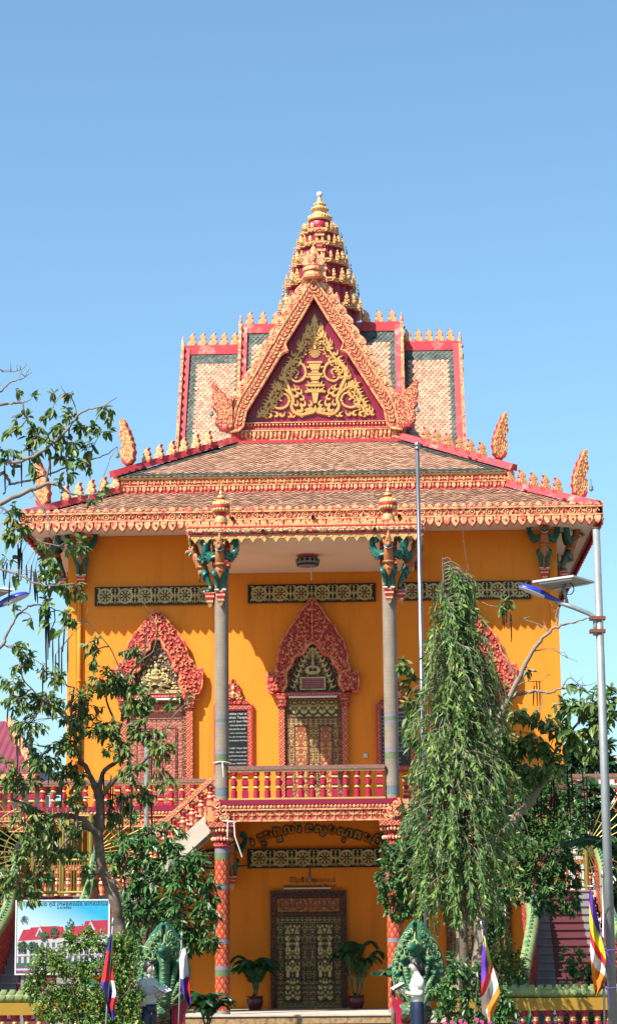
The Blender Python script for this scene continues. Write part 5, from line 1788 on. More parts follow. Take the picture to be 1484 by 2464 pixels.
def side_stair(sg):
    st = part('side_stair', temple)
    xm = sg * 5.72; hw = .66
    N = 19; rz = (ZL - GZ) / N; tr = .29
    for k in range(N):
        mb = MB()
        z1 = GZ + rz * (k + 1); y0 = -4.4 - tr * (N - 1 - k)
        spread = .30 * (1 - k / N)
        w = hw + spread
        c = .34 + spread * .4
        for xa, xb, mi in ((-w, -c, 0), (-c, c, 1), (c, w, 0)):
            mb.box(xm + xa, y0, z1 - rz - (.4 if k else 0), xm + xb, y0 + tr + .04, z1 - .035, mi)
            mb.box(xm + xa, y0 - .03, z1 - .034, xm + xb, y0 + tr, z1, mi)
        mb.build('step', [M['step'], M['step_red']], st)
    mb = MB(); xa, xb = sorted((sg * 4.35, sg * 6.6)); mb.box(xa, -4.38, ZL - .16, xb, -2.9, ZL - .003); mb.build('landing', M['stone'], st)
    # upper diagonal flight: pale stringer, two carved rails with balusters
    xt, zt_, xb_, zb_ = sg * 2.15, 3.20, sg * 4.45, 1.15
    for y0, y1, nm in ((-4.28, -4.10, 0), (-3.18, -3.0, 1)):
        mb = MB(); mb.add([(xt, y0, zt_), (xt, y1, zt_), (xb_, y1, zb_), (xb_, y0, zb_), (xt, y0, zt_ - .50), (xt, y1, zt_ - .50), (xb_, y1, zb_ - .5), (xb_, y0, zb_ - .5)],
                          [(0, 1, 2, 3), (4, 7, 6, 5), (0, 3, 7, 4), (1, 5, 6, 2), (0, 4, 5, 1), (3, 2, 6, 7)]); mb.build('stringer', M['stone'], st)
        mb = MB(); h = .62
        a = Vector((xt, (y0 + y1) / 2, zt_ + h)); b = Vector((xb_, (y0 + y1) / 2, zb_ + h))
        bar(mb, b if sg < 0 else a, a if sg < 0 else b, .10, .12, 0)
        mb.build('stair_rail', M['stair_gold'], st)
        n = 11
        for i in range(n):
            t = (i + .5) / n
            p = Vector((xt + (xb_ - xt) * t, (y0 + y1) / 2, zt_ + (zb_ - zt_) * t + .03))
            if stb['p'] is None:
                stb['p'] = baluster_mesh(STB, n=10, kw=1.1).build('stair_baluster', [M['red'], M['gold_warm']], st, True, loc=(0, 0, 0)); o_ = stb['p']
            else:
                o_ = stb['p'].copy(); COL.objects.link(o_); o_.parent = st
            o_.location = p - temple.location; o_.scale = (1, 1, 1.06)
    mb = MB()
    for k in range(11):
        t = k / 11
        xa = xt + (xb_ - xt) * t; xb2 = xt + (xb_ - xt) * (t + 1 / 11)
        z = zt_ + (zb_ - zt_) * (t + .5 / 11) - .02
        mb.box(min(xa, xb2), -4.099, z - .34, max(xa, xb2), -3.181, z)
    mb.build('flight', M['stone'], st)
    # carved side walls and naga bodies of the lower flight
    for s2 in (-1, 1):
        pts = []
        for k in range(15):
            t = k / 14
            y = -4.2 - 5.6 * t
            x = xm + s2 * (hw + .17 + .05 * math.sin(t * 9) + .85 * max(0, t - .35) ** 1.5)
            z = ZL + .95 - (ZL - GZ - .1) * t + .07 * math.sin(t * 13)
            pts.append(Vector((x, y, z)))
        mb = MB()
        for k in range(14):
            a, b = pts[k], pts[k + 1]
            dz = Vector((0, 0, 1))
            A0 = Vector((a.x, a.y, max(GZ, a.z - 1.2))); B0 = Vector((b.x, b.y, max(GZ, b.z - 1.2)))
            o1 = Vector((.07, 0, 0))
            mb.add([A0 - o1, A0 + o1, B0 + o1, B0 - o1, a - o1 - dz * .1, a + o1 - dz * .1, b + o1 - dz * .1, b - o1 - dz * .1], [(0, 1, 5, 4), (1, 2, 6, 5), (2, 3, 7, 6), (3, 0, 4, 7), (4, 5, 6, 7), (0, 3, 2, 1)], 0)
        mb.build('parapet', M['carve_red'], st)
        mb = MB()
        mb.tube(pts, [.09 + .05 * min(1, k / 6) for k in range(15)], 12, 0)
        for k in range(14):
            a, b = pts[k], pts[k + 1]
            for j in range(3):
                p = a + (b - a) * (j / 3)
                mb.relief([(-.05, 0), (-.03, .08), (.02, .12), (.05, 0)], .03, Matrix.Translation(p + Vector((0, 0, .11))) @ FR((0, 0, 0)), .01, 1, base=-.015)
        mb.build('naga_body', [M['hood_curl'], M['hood_green']], st, True)
        if s2 == -sg:
            mb = MB(); e = pts[-1]
            F = FR((e.x - sg * .15, e.y - .1, GZ + .12))
            hood = [(-.10, .0), (-.30, .25), (-.40, .62), (-.34, .98), (-.16, 1.26), (0, 1.36), (.16, 1.26), (.34, .98), (.40, .62), (.30, .25), (.10, 0)]
            mb.relief(hood, .16, F, .05, 0, base=-.05)
            for k in range(9):
                t = math.pi * (k + .5) / 9
                mb.spiral((.29 * math.cos(t), .62 + .52 * math.sin(t)), .09, 1.3, t, 1, .022, F, 1, base=.11)
            mb.build('naga_hood', [M['hood_green'], M['hood_curl']], st)
    # gilded gate with spear fans at the landing
    xg0, xg1 = sorted((sg * 4.98, sg * 6.30)); yg = -4.36
    gt = empty('stair_gate', ((xg0 + xg1) / 2, yg, ZL), 'gilded bar gate with spear fans at the top of the %s stair' % ('left' if sg < 0 else 'right'), 'gate', 'gates of the side stairs')
    mb = MB(); mid = (xg0 + xg1) / 2
    for x, r_ in ((xg0, .05), (mid - .03, .035), (mid + .03, .035), (xg1, .05)):
        mb.tube([(x, yg, ZL), (x, yg, ZL + 1.85)], r_, 8)
    for z in (ZL + .07, ZL + .80, ZL + 1.8):
        mb.tube([(xg0, yg, z), (xg1, yg, z)], .035, 8)
    mb.build('gate_frame', M['gate_gold'], gt)
    for h in (0, 1):
        mb = MB()
        a, b = (xg0, mid - .03) if h == 0 else (mid + .03, xg1)
        for i in range(1, 10):
            x = a + (b - a) * i / 10
            mb.tube([(x, yg, ZL + .07), (x, yg, ZL + .80)], .012, 5)
            if i % 2: mb.tube([(x, yg, ZL + .80), (x, yg, ZL + 1.98)], .014, 5)
        mb.build('gate_bars', M['gate_gold'], gt)
    for s3, xp in ((-1, xg0), (1, xg1)):
        mb = MB(); c = Vector((xp, yg, ZL + .95))
        for k in range(15):
            a = -1.35 + 2.5 * k / 14
            d = Vector((s3 * math.cos(a), 0, math.sin(a)))
            mb.tube([c + d * .12, c + d * 1.32, c + d * 1.42], [.013, .013, .002], 5)
        for rr_ in (.66, 1.1):
            mb.tube([c + Vector((s3 * math.cos(-1.4 + 2.6 * k / 16), 0, math.sin(-1.4 + 2.6 * k / 16))) * rr_ for k in range(17)], .012, 5)
        mb.build('spear_fan', M['gate_gold'], gt)
    return st


side_stair(-1); side_stair(1)
# landing back wall rails in red and gold seen through the gates
for sg in (-1, 1):
    rl = part('landing_balustrade', temple)
    xa, xb = sorted((sg * 4.5, sg * 6.6))
    mb = MB(); mb.box(xa, -3.0, ZL + .62, xb, -2.86, ZL + .74); mb.build('stair_rail', M['stair_gold'], rl)
    for i in range(8):
        o_ = stb['p'].copy(); COL.objects.link(o_); o_.parent = rl
        o_.location = Vector((xa + (xb - xa) * (i + .5) / 8, -2.93, ZL)) - temple.location; o_.scale = (1, 1, 1.15)

sp = empty('loudspeaker', U(57, 2040, -4.9), 'round black loudspeaker horn beside the left stair gate fan', 'loudspeaker')
mb = MB()
mb.lathe([(.05, .30), (.07, .12), (.19, .0), (.21, -.02), (.19, -.03), (.16, .0), (.05, .10)], (0, 0, 0), 20, 0, M=Matrix.Translation(sp.location) @ Matrix.Rotation(R(80), 4, 'X'), cap=False)
mb.build('horn', M['black'], sp, True)
mb = MB(); mb.tube([sp.location + Vector((0, .1, 0)), sp.location + Vector((.25, .35, -.1)), Vector((-6.30, -4.36, ZL + .6))], .02, 6); mb.build('bracket', M['galv'], sp)


# ------------------------------------------------------------------ naga fences, naga statues
FB = [(.075, 0, 0), (.085, .03, 0), (.085, .06, 0), (.05, .10, 0), (.05, .12, 1), (.065, .15, 1), (.05, .18, 1), (.045, .2, 0), (.075, .42, 0), (.085, .50, 0), (.07, .58, 0), (.05, .60, 1), (.065, .63, 1), (.05, .655, 1), (.065, .67, 1), (.05, .69, 1), (.06, .70, 0), (.085, .78, 0), (.085, .82, 0)]
FY = -14.0
fbp = None
for sg in (-1, 1):
    fn = empty('naga_fence', (sg * 5.4, FY, GZ), 'low %s fence with a scaly green naga body on a mustard beam and crimson balusters' % ('left' if sg < 0 else 'right'), 'fence', 'naga fences along the forecourt')
    xa, xb = sorted((sg * 2.75, sg * 8.4))
    mb = MB(); mb.box(xa, FY - .13, -1.17, xb, FY + .13, -.95); mb.build('beam', M['yellow_beam'], fn)
    mb = MB(); mb.box(xa, FY - .16, GZ, xb, FY + .16, GZ + .08); mb.build('fence_base', M['yellow_beam'], fn)
    mb = MB()
    pts = [Vector((xa + (xb - xa) * k / 24, FY, -.85 + .012 * math.sin(k * 1.3))) for k in range(25)]
    mb.tube(pts, .105, 14, 0)
    n = int((xb - xa) / .16)
    for k in range(n):
        x = xa + (k + .5) * .16
        for (dy, dz) in ((-.085, .06), (-.105, -.01), (-.07, .09)):
            mb.relief([(-.05, .05), (-.06, 0), (0, -.05), (.06, 0), (.05, .05)], .006, Matrix.Translation((x + dy * .6, FY + dy, -.85 + dz)) @ FR((0, 0, 0)), .01, 0)
    mb.build('naga_body', M['hood_curl'], fn, True)
    n = int((xb - xa) / .225)
    for i in range(n):
        if fbp is None:
            fbp = baluster_mesh(FB, n=12).build('fence_baluster', [M['baluster_red'], M['gold_clean']], fn, True, loc=(0, 0, 0)); o_ = fbp
        else:
            o_ = fbp.copy(); COL.objects.link(o_); o_.parent = fn
        o_.location = Vector((xa + (xb - xa) * (i + .5) / n, FY, GZ + .07)) - fn.location


def naga_statue(x, y, rz, label):
    root = empty('naga_statue', (0, 0, 0), label, 'naga statue', 'many headed naga statues flanking the path')
    half = [(0, 1.44), (.10, 1.36), (.20, 1.24), (.32, 1.06), (.42, .84), (.48, .60), (.47, .38), (.40, .18), (.26, .04), (.0, .0)]
    mb = MB()
    for sg in (1, -1):
        Fh = Matrix.Rotation(sg * R(20), 4, 'Z') @ FR((0, 0, .02))
        pts = half if sg == 1 else mirror(half)
        mb.relief(pts, .14, Fh, .04, 0, base=-.04)
        mb.tube([(sg * p[0] * .98, p[1], .03) for p in half], .05, 7, 2, M=Fh)
        rr = random.Random(4)
        for ring, (k_, n, r_) in enumerate(((.86, 13, .075), (.66, 9, .085), (.46, 5, .07))):
            for i in range(n):
                t = (i + .5) / n
                j = t * (len(half) - 1); a = int(j); f = j - a
                px = half[a][0] * (1 - f) + half[a + 1][0] * f; py = half[a][1] * (1 - f) + half[a + 1][1] * f
                q = (sg * px * k_, .52 + (py - .52) * k_)
                if abs(q[0]) < .05: continue
                mb.spiral(q, r_, 1.4, rr.uniform(0, 6), sg, .022, Fh, 1, base=.10)
                if ring < 2: mb.relief(sc(COMMA, .10), .03, Fh @ T2(q[0] * .92, q[1] - .05, 1, rr.uniform(-1, 1), sg < 0), .012, 0, base=.13)
    mb.build('hood', [M['hood_green'], M['hood_curl'], M['green_plain']], root)
    for k, (hx, hz, hy, s) in enumerate(((0, .96, -.26, 1.25), (-.21, .76, -.16, .72), (.21, .76, -.16, .72), (-.31, .52, -.10, .62), (.31, .52, -.10, .62), (-.33, .27, -.08, .52), (.33, .27, -.08, .52))):
        mb = MB()
        h = Vector((hx, hy, hz))
        neck = [Vector((hx * .35, -.16, -.04)), Vector((hx * .5, -.20, hz * .35)), Vector((hx * .85, -.20, hz * .72)), h + Vector((0, .06, .0))]
        mb.tube(neck, [.10 * s, .095 * s, .085 * s, .075 * s], 9, 0)
        for i in range(10):
            t = .1 + .075 * i; j = t * 3; a = min(int(j), 2); p = neck[a] + (neck[a + 1] - neck[a]) * (j - a)
            mb.tube([p + Vector((-.05 * s, -.075 * s, .0)), p + Vector((0, -.098 * s, -.012)), p + Vector((.05 * s, -.075 * s, .0))], .011, 4, 1)
        mb.ball(h, .105 * s, 10, 7, 0, sc=(1, 1.05, .95))
        sd = -1 if hx <= 0 else 1
        mb.tube([h + Vector((0, -.05 * s, .02 * s)), h + Vector((sd * .06 * s, -.15 * s, .01 * s)), h + Vector((sd * .08 * s, -.19 * s, .0))], [.085 * s, .06 * s, .025 * s], 8, 0)
        mb.tube([h + Vector((0, -.05 * s, -.06 * s)), h + Vector((sd * .05 * s, -.13 * s, -.08 * s))], [.06 * s, .03 * s], 8, 0)
        for e in (-1, 1):
            mb.ball(h + Vector((e * .055 * s + sd * .02 * s, -.085 * s, .07 * s)), .026 * s, 7, 5, 1)
        mb.tube([h + Vector((-.09 * s, -.02, .03 * s)), h + Vector((0, -.02, .13 * s)), h + Vector((.09 * s, -.02, .03 * s))], .022 * s, 5, 1)
        mb.tube([h + Vector((0, 0, .09 * s)), h + Vector((0, .02, .25 * s))], [.04 * s, .006], 6, 1)
        mb.build('naga_head', [M['hood_green'], M['hood_curl']], root, True)
    mb = MB()
    mb.tube([(0, .1, -.02), (-.05, -.12, -.10), (-.16, -.22, -.16), (-.16, -.10, -.24), (0, .10, -.26), (.2, .2, -.2)], [.14, .17, .19, .19, .18, .14], 12, 0)
    mb.build('coil', [M['naga_green']], root, True)
    mb = MB()
    mb.box(-.36, -.36, -.46, .36, .36, -.39, 0); mb.box(-.31, -.31, -.54, .31, .31, -.461, 1); mb.box(-.27, -.27, -.62, .27, .27, -.541, 0); mb.box(-.24, -.24, -1.05, .24, .24, -.621, 0)
    for i in range(7):
        for s2 in (0, 1):
            mb.ball(((-.27 + .09 * i) if s2 == 0 else -.31, -.31 if s2 == 0 else -.27 + .09 * i, -.50), .042, 6, 4, 1)
    mb.build('pedestal', [M['red'], M['gold_warm']], root)
    root.location = (x, y, -1.0); root.rotation_euler = (0, 0, rz)
    return root


naga_statue(2.30, -14.1, R(-8), 'green many headed naga statue behind the statue of the woman in white blouse')
naga_statue(-2.36, -14.1, R(8), 'green many headed naga statue behind the statue of the man in white shirt')
for x, sg in ((-2.10, -1), (1.99, 1)):
    mb = MB(); F = FR((x, -13.9, GZ))
    pts = [(-.09, 0), (.12, 0), (.12, .70), (.12, 1.0), (.04, 1.04), (-.16, 1.13), (-.17, 1.0), (-.10, .84)]
    mb.slab(pts if sg > 0 else mirror(pts), -.22, .22, F, 0)
    tag(mb.build('kerb_pillar', M['baluster_red']), 'short crimson pillar with a flared top beside the %s naga statue' % ('left' if sg < 0 else 'right'), 'pillar', 'crimson pillars beside the naga statues')
# ------------------------------------------------------------------ reading statues
def skin_body(name, verts, edges, rad, mat, parent):
    me = bpy.data.meshes.new(name); me.from_pydata(verts, edges, []); me.materials.append(mat)
    o_ = bpy.data.objects.new(name, me); COL.objects.link(o_); o_.parent = parent
    md = o_.modifiers.new('skin', 'SKIN'); md.use_smooth_shade = True
    for i, sv in enumerate(me.skin_vertices[0].data if len(me.skin_vertices) else []):
        pass
    if not len(me.skin_vertices):
        bpy.context.view_layer.objects.active = o_
        bm = bmesh.new(); bm.from_mesh(me); bm.verts.layers.skin.verify(); bm.to_mesh(me); bm.free()
    for i, sv in enumerate(me.skin_vertices[0].data):
        r_ = rad[i]; sv.radius = (r_, r_) if not isinstance(r_, tuple) else r_
        sv.use_root = (i == 0)
    sd = o_.modifiers.new('sub', 'SUBSURF'); sd.levels = 2; sd.render_levels = 2
    return o_


def reader(x, y, rz, female, label):
    root = empty('reading_statue', (0, 0, 0), label, 'statue', 'painted statues of readers')
    V = [(0, 0, .88), (0, 0, 1.02), (0, -.01, 1.20), (0, .0, 1.34), (0, -.01, 1.42), (0, -.015, 1.46)]
    E = [(0, 1), (1, 2), (2, 3), (3, 4), (4, 5)]; Rr = [(.13, .10), (.11, .085), (.135, .095), (.07, .06), (.046, .046), (.05, .05)]
    for sg in (1, -1):
        b = len(V)
        V += [(sg * .165, .01, 1.30), (sg * .20, .03, 1.06), (sg * .12, -.16, 1.07), (sg * .075, -.235, 1.10), (sg * .085, 0, .80), (sg * .085, -.01, .46), (sg * .085, .02, .09), (sg * .09, -.12, .04)]
        E += [(3, b), (b, b + 1), (b + 1, b + 2), (b + 2, b + 3), (0, b + 4), (b + 4, b + 5), (b + 5, b + 6), (b + 6, b + 7)]
        Rr += [.058, .042, .032, .030, .09, .06, .04, .034]
    skin_body('body', V, E, Rr, M['skin_white'], root)
    # head with face
    mb = MB(); hz = 1.545; hy = -.03
    vs = []; fs = []; n, m = 20, 14
    for k in range(m + 1):
        a = math.pi * k / m
        for i in range(n):
            t = 2 * math.pi * i / n
            px, py, pz = math.sin(a) * math.cos(t), math.sin(a) * math.sin(t), math.cos(a)
            w = .078 * (1 - .30 * max(0, -pz) ** 1.5); d = .095 * (1 - .12 * max(0, -pz))
            q = [px * w, py * d, pz * .118]
            if py < -.55:
                q[1] += .012 * (abs(py) - .55)                       # flatter face
                if abs(px) < .22 and -.35 < pz < .12: q[1] -= .020 * (1 - abs(px) / .22) * (1 - abs(pz + .15) / .3)
                if pz < -.75 and abs(px) < .4: q[1] -= .010
            vs.append((q[0], q[1] + hy, q[2] + hz))
    for k in range(m):
        for i in range(n):
            j = (i + 1) % n; fs.append((k * n + i, (k + 1) * n + i, (k + 1) * n + j, k * n + j))
    mb.add(vs, fs, 0)
    mb.tube([(0, hy - .088, hz + .02), (0, hy - .106, hz - .012), (0, hy - .112, hz - .03), (0, hy - .092, hz - .042)], [.008, .012, .016, .01], 7, 0)
    for sg in (1, -1):
        mb.ball((sg * .031, hy - .082, hz + .012), .012, 8, 5, 3, sc=(1.2, .6, .7)); mb.ball((sg * .031, hy - .0885, hz + .011), .006, 6, 4, 1)
        mb.tube([(sg * .015, hy - .094, hz + .030), (sg * .032, hy - .092, hz + .038), (sg * .05, hy - .080, hz + .030)], [.003, .005, .002], 5, 1)
        mb.tube([(sg * .018, hy - .090, hz + .019), (sg * .032, hy - .092, hz + .022), (sg * .046, hy - .082, hz + .016)], .003, 5, 1)
        mb.ball((sg * .078, hy + .008, hz - .005), .026, 8, 6, 0, sc=(.35, .7, 1.1))
    mb.tube([(-.022, hy - .080, hz - .064), (0, hy - .093, hz - .061), (.022, hy - .080, hz - .064)], [.004, .008, .004], 6, 2)
    mb.tube([(-.018, hy - .080, hz - .070), (0, hy - .090, hz - .071), (.018, hy - .080, hz - .070)], [.004, .008, .004], 6, 2)
    mb.build('head', [M['skin_white'], M['hair'], M['lip'], M['white']], root, True)
    mb = MB()
    hv = []; hf = []
    for k in range(9):
        a = math.pi * .62 * k / 8
        for i in range(n):
            t = 2 * math.pi * i / n
            fr = -math.sin(t)                                          # +1 towards the face
            aa = a * (1 - .46 * max(0, fr) ** .7) if not female else a * (1 - .40 * max(0, fr) ** .8)
            r_ = 1.12
            hv.append((math.sin(aa) * math.cos(t) * .080 * r_, math.sin(aa) * math.sin(t) * .100 * r_ + hy + .006, math.cos(aa) * .124 * r_ + hz))
    for k in range(8):
        for i in range(n):
            j = (i + 1) % n; hf.append((k * n + i, (k + 1) * n + i, (k + 1) * n + j, k * n + j))
    mb.add(hv, hf)
    if female:
        mb.tube([(0, hy + .06, hz + .02), (0, hy + .105, hz - .07), (.0, hy + .12, hz - .16), (0, hy + .115, hz - .24), (0, hy + .10, hz - .30)], [.075, .07, .062, .05, .02], 12, 0)
        for sg in (1, -1):
            mb.tube([(sg * .066, hy - .02, hz + .06), (sg * .082, hy + .03, hz - .03), (sg * .055, hy + .09, hz - .12)], [.03, .03, .03], 8, 0)
    else:
        mb.ball((0.01, hy - .05, hz + .095), .06, 10, 6, 0, sc=(1.25, .9, .6))
    mb.build('hair', M['hair'], root, True)
    # shirt
    mb = MB()
    rings = [(.93, .150, .120), (1.0, .140, .112), (1.08, .145, .112), (1.2, .165, .125), (1.29, .165, .11), (1.345, .11, .085), (1.385, .062, .06)] if female else \
            [(.90, .160, .125), (1.0, .152, .118), (1.1, .158, .12), (1.22, .175, .13), (1.30, .175, .115), (1.35, .12, .09), (1.395, .066, .064)]
    vs = []; fs = []; n = 22
    for z, a, b in rings:
        for i in range(n):
            t = 2 * math.pi * i / n
            vs.append((a * math.cos(t), b * math.sin(t) - (.02 if female and 1.15 < z < 1.25 and math.sin(t) < 0 else 0), z))
    for k in range(len(rings) - 1):
        for i in range(n):
            j = (i + 1) % n; fs.append((k * n + i, k * n + j, (k + 1) * n + j, (k + 1) * n + i))
    fs.append(tuple(reversed(range(n))))
    mb.add(vs, fs)
    for sg in (1, -1):
        p = [(sg * .12, .0, 1.315), (sg * .18, .012, 1.28), (sg * .20, .022, 1.16)]
        if female:
            mb.tube(p, [.065, .070, .062], 12)
        else:
            mb.tube(p + [(sg * .205, .03, 1.055), (sg * .165, -.07, 1.06), (sg * .125, -.15, 1.07)], [.065, .068, .058, .052, .046, .042], 12)
        mb.tube([(0, -.075, 1.385), (sg * .035, -.085, 1.365), (sg * .06, -.07, 1.345)] if not female else [(sg * .055, .02, 1.395), (sg * .045, -.05, 1.385), (0.0, -.075, 1.365)], [.012, .018, .01] if not female else .013, 6)
    mb.build('shirt', M['shirt_white'], root, True)
    mb = MB()
    if female:
        rings = [(.97, .135, .108), (.90, .155, .125), (.78, .165, .135), (.5, .150, .125), (.12, .165, .14)]
        vs = []; fs = []
        for z, a, b in rings:
            for i in range(n):
                t = 2 * math.pi * i / n; vs.append((a * math.cos(t), b * math.sin(t), z))
        for k in range(len(rings) - 1):
            for i in range(n):
                j = (i + 1) % n; fs.append((k * n + i, k * n + j, (k + 1) * n + j, (k + 1) * n + i))
        mb.add(vs, fs)
        mb.build('skirt', M['navy'], root, True)
    else:
        mb.tube([(0, 0, .93), (0, 0, .80)], [.15, .145], 16)
        for sg in (1, -1):
            mb.tube([(sg * .07, 0, .86), (sg * .085, 0, .7), (sg * .087, -.005, .46), (sg * .087, .015, .10)], [.11, .10, .078, .066], 12)
        mb.build('trousers', M['navy'], root, True)
    # hands under the book: palm, four fingers, thumb
    for sg in (1, -1):
        mb = MB()
        w = Vector((sg * .075, -.235, 1.10))
        mb.tube([w, w + Vector((-sg * .010, -.045, .012)), w + Vector((-sg * .012, -.085, .02))], [.024, .032, .030], 8)
        for k in range(4):
            b = w + Vector((-sg * (.036 - .016 * k), -.085 + .004 * k, .016))
            ln = (.062, .072, .068, .054)[k]
            mb.tube([b, b + Vector((-sg * .012, -ln * .55, .016)), b + Vector((-sg * .026, -ln * .85, .034)), b + Vector((-sg * .034, -ln * .88, .048))], [.0095, .009, .008, .006], 6)
        mb.tube([w + Vector((sg * .016, -.03, .014)), w + Vector((sg * .036, -.06, .032)), w + Vector((sg * .026, -.085, .052)), w + Vector((sg * .008, -.095, .062))], [.013, .011, .010, .007], 6)
        mb.build('hand', M['skin_white'], root, True)
    # open book
    bk = part('book', root, (0, -.325, 1.165))
    for sg in (1, -1):
        Mb = Matrix.Rotation(R(28), 4, 'X') @ Matrix.Rotation(-sg * R(18), 4, 'Y')
        mb = MB(); mb.box(0 if sg > 0 else -.145, -.105, -.008, .145 if sg > 0 else 0, .105, -.0005, 0, Mb)
        mb.box(.004 if sg > 0 else -.138, -.098, .0, .138 if sg > 0 else -.004, .098, .016, 1, Mb)
        o_ = mb.build('book_half', [M['book'], M['white']], bk, loc=(0, 0, 0))
    mb = MB(); mb.box(-.28, -.26, -.19, .28, .26, 0.0); mb.build('plinth', M['stone'], root)
    root.location = (x, y, -1.86); root.rotation_euler = (0, 0, rz)
    return root


reader(U(1003, 2330, -17).x, -17, R(-78), True, 'painted statue of a woman in white blouse and navy skirt reading an open book')
reader(U(357, 2330, -17).x, -17, R(52), False, 'painted statue of a man in white shirt and dark trousers reading an open book')


# ------------------------------------------------------------------ flags
def cloth(name, label, pole, flag_mats, rows, mi_fn, Y, pr=.018, group=None, finial=True, extra=None, pole_z=None):
    """pole: two photo points (top, bottom); rows: (left px, right px, y px) from top to bottom."""
    a = U(pole[0][0], pole[0][1], Y); b = U(pole[1][0], pole[1][1], Y)
    if b.z > GZ + .02:
        k = (a.z - GZ) / (a.z - b.z); b = a + (b - a) * k
    root = empty(name, b, label, 'flag', group)
    mb = MB(); mb.tube([b, a], pr, 10); mb.build('flag_pole', M['galv'] if finial != 'steel' else M['steel'], root, True)
    mb = MB(); d = (a - b).normalized()
    mb.tube([a, a + d * .03, a + d * .07, a + d * .16], [pr, pr * 1.9, pr * 1.6, .002], 8); mb.build('spear_tip', M['steel'], root, True)
    if extra: extra(root)
    mb = MB(); ns = 33; vs = []; fs = []; mi = []
    fine = []
    for k in range(len(rows) - 1):
        for i in range(14):
            t = i / 14; r0, r1 = rows[k], rows[k + 1]
            fine.append(tuple(r0[j] + (r1[j] - r0[j]) * t for j in range(3)))
    fine.append(rows[-1])
    for k, (l, r_, y) in enumerate(fine):
        for i in range(ns):
            s = i / (ns - 1)
            dep = Y - .05 + .07 * math.sin(s * 7 + k * .064) * (min(1, k / 22)) + .03 * math.sin(k * .18 + s * 3)
            p = U(l + (r_ - l) * s, y + 3.0 * math.sin(s * 6.0) , dep)
            vs.append(p)
    nr = len(fine)
    for k in range(nr - 1):
        for i in range(ns - 1):
            fs.append((k * ns + i, k * ns + i + 1, (k + 1) * ns + i + 1, (k + 1) * ns + i)); mi.append(mi_fn((i + .5) / (ns - 1), (k + .5) / (nr - 1)))
    o = len(mb.v); mb.v = [tuple(v) for v in vs]; mb.f = fs; mb.m = mi; mb.t = [.5] * len(vs)
    mb.build('flag_cloth', flag_mats, root, True)
    return root


FM = {k: plain('flag_' + k, c, 0.7, 0, 0.08, 6, 0.15, 14, 0.25) for k, c in dict(purple=(.13, .035, .36), yellow=(.66, .55, .03), red=(.60, .02, .025), white=(.75, .74, .72), orange=(.62, .20, .015), blue=(.05, .03, .27), grey=(.45, .43, .44)).items()}
BUD = [FM[k] for k in ('purple', 'yellow', 'red', 'white', 'orange')]


def bud1(s, t):
    v = t - .34 * s * (1 - t * .4)
    for i, lim in enumerate((.10, .285, .385, .535)):
        if v < lim: return 0 if i == 0 else i
    return 4 if s < .72 or t < .8 else 2


def xbar(root):
    a = U(1449, 2133, -16.3); b = U(1414, 2133, -16.35)
    mb = MB(); mb.tube([a, b], .016, 8); mb.ball(b, .024, 8, 6); mb.build('crossbar', M['steel'], root, True)
    for y in (2287, 2378):
        mb = MB()
        c = U(1451, y, -16.3)
        mb.tube([c + Vector((0, -.03, .01)), c + Vector((.08, -.12, 0)), c + Vector((.19, -.12, .01)), c + Vector((.2, .0, 0))], .014, 6)
        mb.tube([c + Vector((.04, -.06, 0)), c + Vector((.07, -.10, -.1)), c + Vector((.12, -.08, -.26))], .010, 5)
        mb.build('purple_tie', FM['purple'], root)


cloth('buddhist_flag', 'striped purple yellow red white and orange flag tied to the lamp post', ((1449, 2112), (1452, 2384)), BUD,
      [(1417, 1420, 2142), (1416, 1429, 2172), (1417, 1439, 2220), (1419, 1447, 2260), (1420, 1456, 2300), (1422, 1455, 2330), (1424, 1458, 2352), (1427, 1452, 2375), (1432, 1434, 2397)], bud1, -16.3, .02, 'buddhist flags', 'steel', xbar)


def bud2(s, t):
    v = t + .34 * (s - .35)
    if v < .42: return 0 if s < .62 + .55 * max(0, .42 - t) * -1 + .1 else 1
    if s > .55 and v < .50: return 1
    if v < .56: return 2
    if v < .76: return 3
    return 4 if not (s < .4 and t > .8) else 3


cloth('buddhist_flag', 'striped purple yellow red white and orange flag leaning among the pink flowers', ((1158.7, 2236), (1185, 2464)), BUD,
      [(1161, 1165, 2254), (1160, 1173, 2280), (1157, 1181, 2310), (1157, 1188, 2335), (1157, 1196, 2360), (1157, 1202, 2390), (1157, 1197, 2415), (1159, 1188, 2438), (1174, 1181, 2456)], bud2, -18.2, .012, 'buddhist flags')
CAM_ = [FM['blue'], FM['red'], FM['white']]


def kh1(s, t):
    if t < .17: return 0
    if t < .46: return 1
    if t < .62: return 0 if s < .66 else (2 if t > .47 else 1)
    if s < .36: return 0
    if t < .70: return 2 if s > .6 else 0
    if t < .86: return 1
    return 0


cloth('national_flag', 'red and blue flag with a white emblem hanging in front of the leafy bush', ((271.6, 2228), (256, 2457)), CAM_,
      [(265, 267, 2246), (259, 267, 2276), (254, 269, 2310), (248, 272, 2340), (243, 276, 2368), (252, 280, 2390), (256, 279, 2412), (261, 277, 2435), (269, 275, 2455)], kh1, -19.6, .016, 'national flags')


def kh2(s, t):
    if s + t * .2 > .9 - .25 * t and t < .75: return 1 if t > .40 else 2
    if t < .40: return 2
    return 0


cloth('national_flag', 'pale and dark blue flag hanging beside the man statue and the green naga hood', ((437, 2262), (430, 2464)), CAM_,
      [(432, 446, 2285), (431, 451, 2310), (433, 455, 2340), (435, 456, 2370), (440, 458, 2392), (449, 460, 2408), (456, 459, 2423)], kh2, -16.2, .012, 'national flags')

M['post_grey'] = plain('weathered_grey_post', (0.17, 0.18, 0.16), 0.7, 0, 0.2, 5)
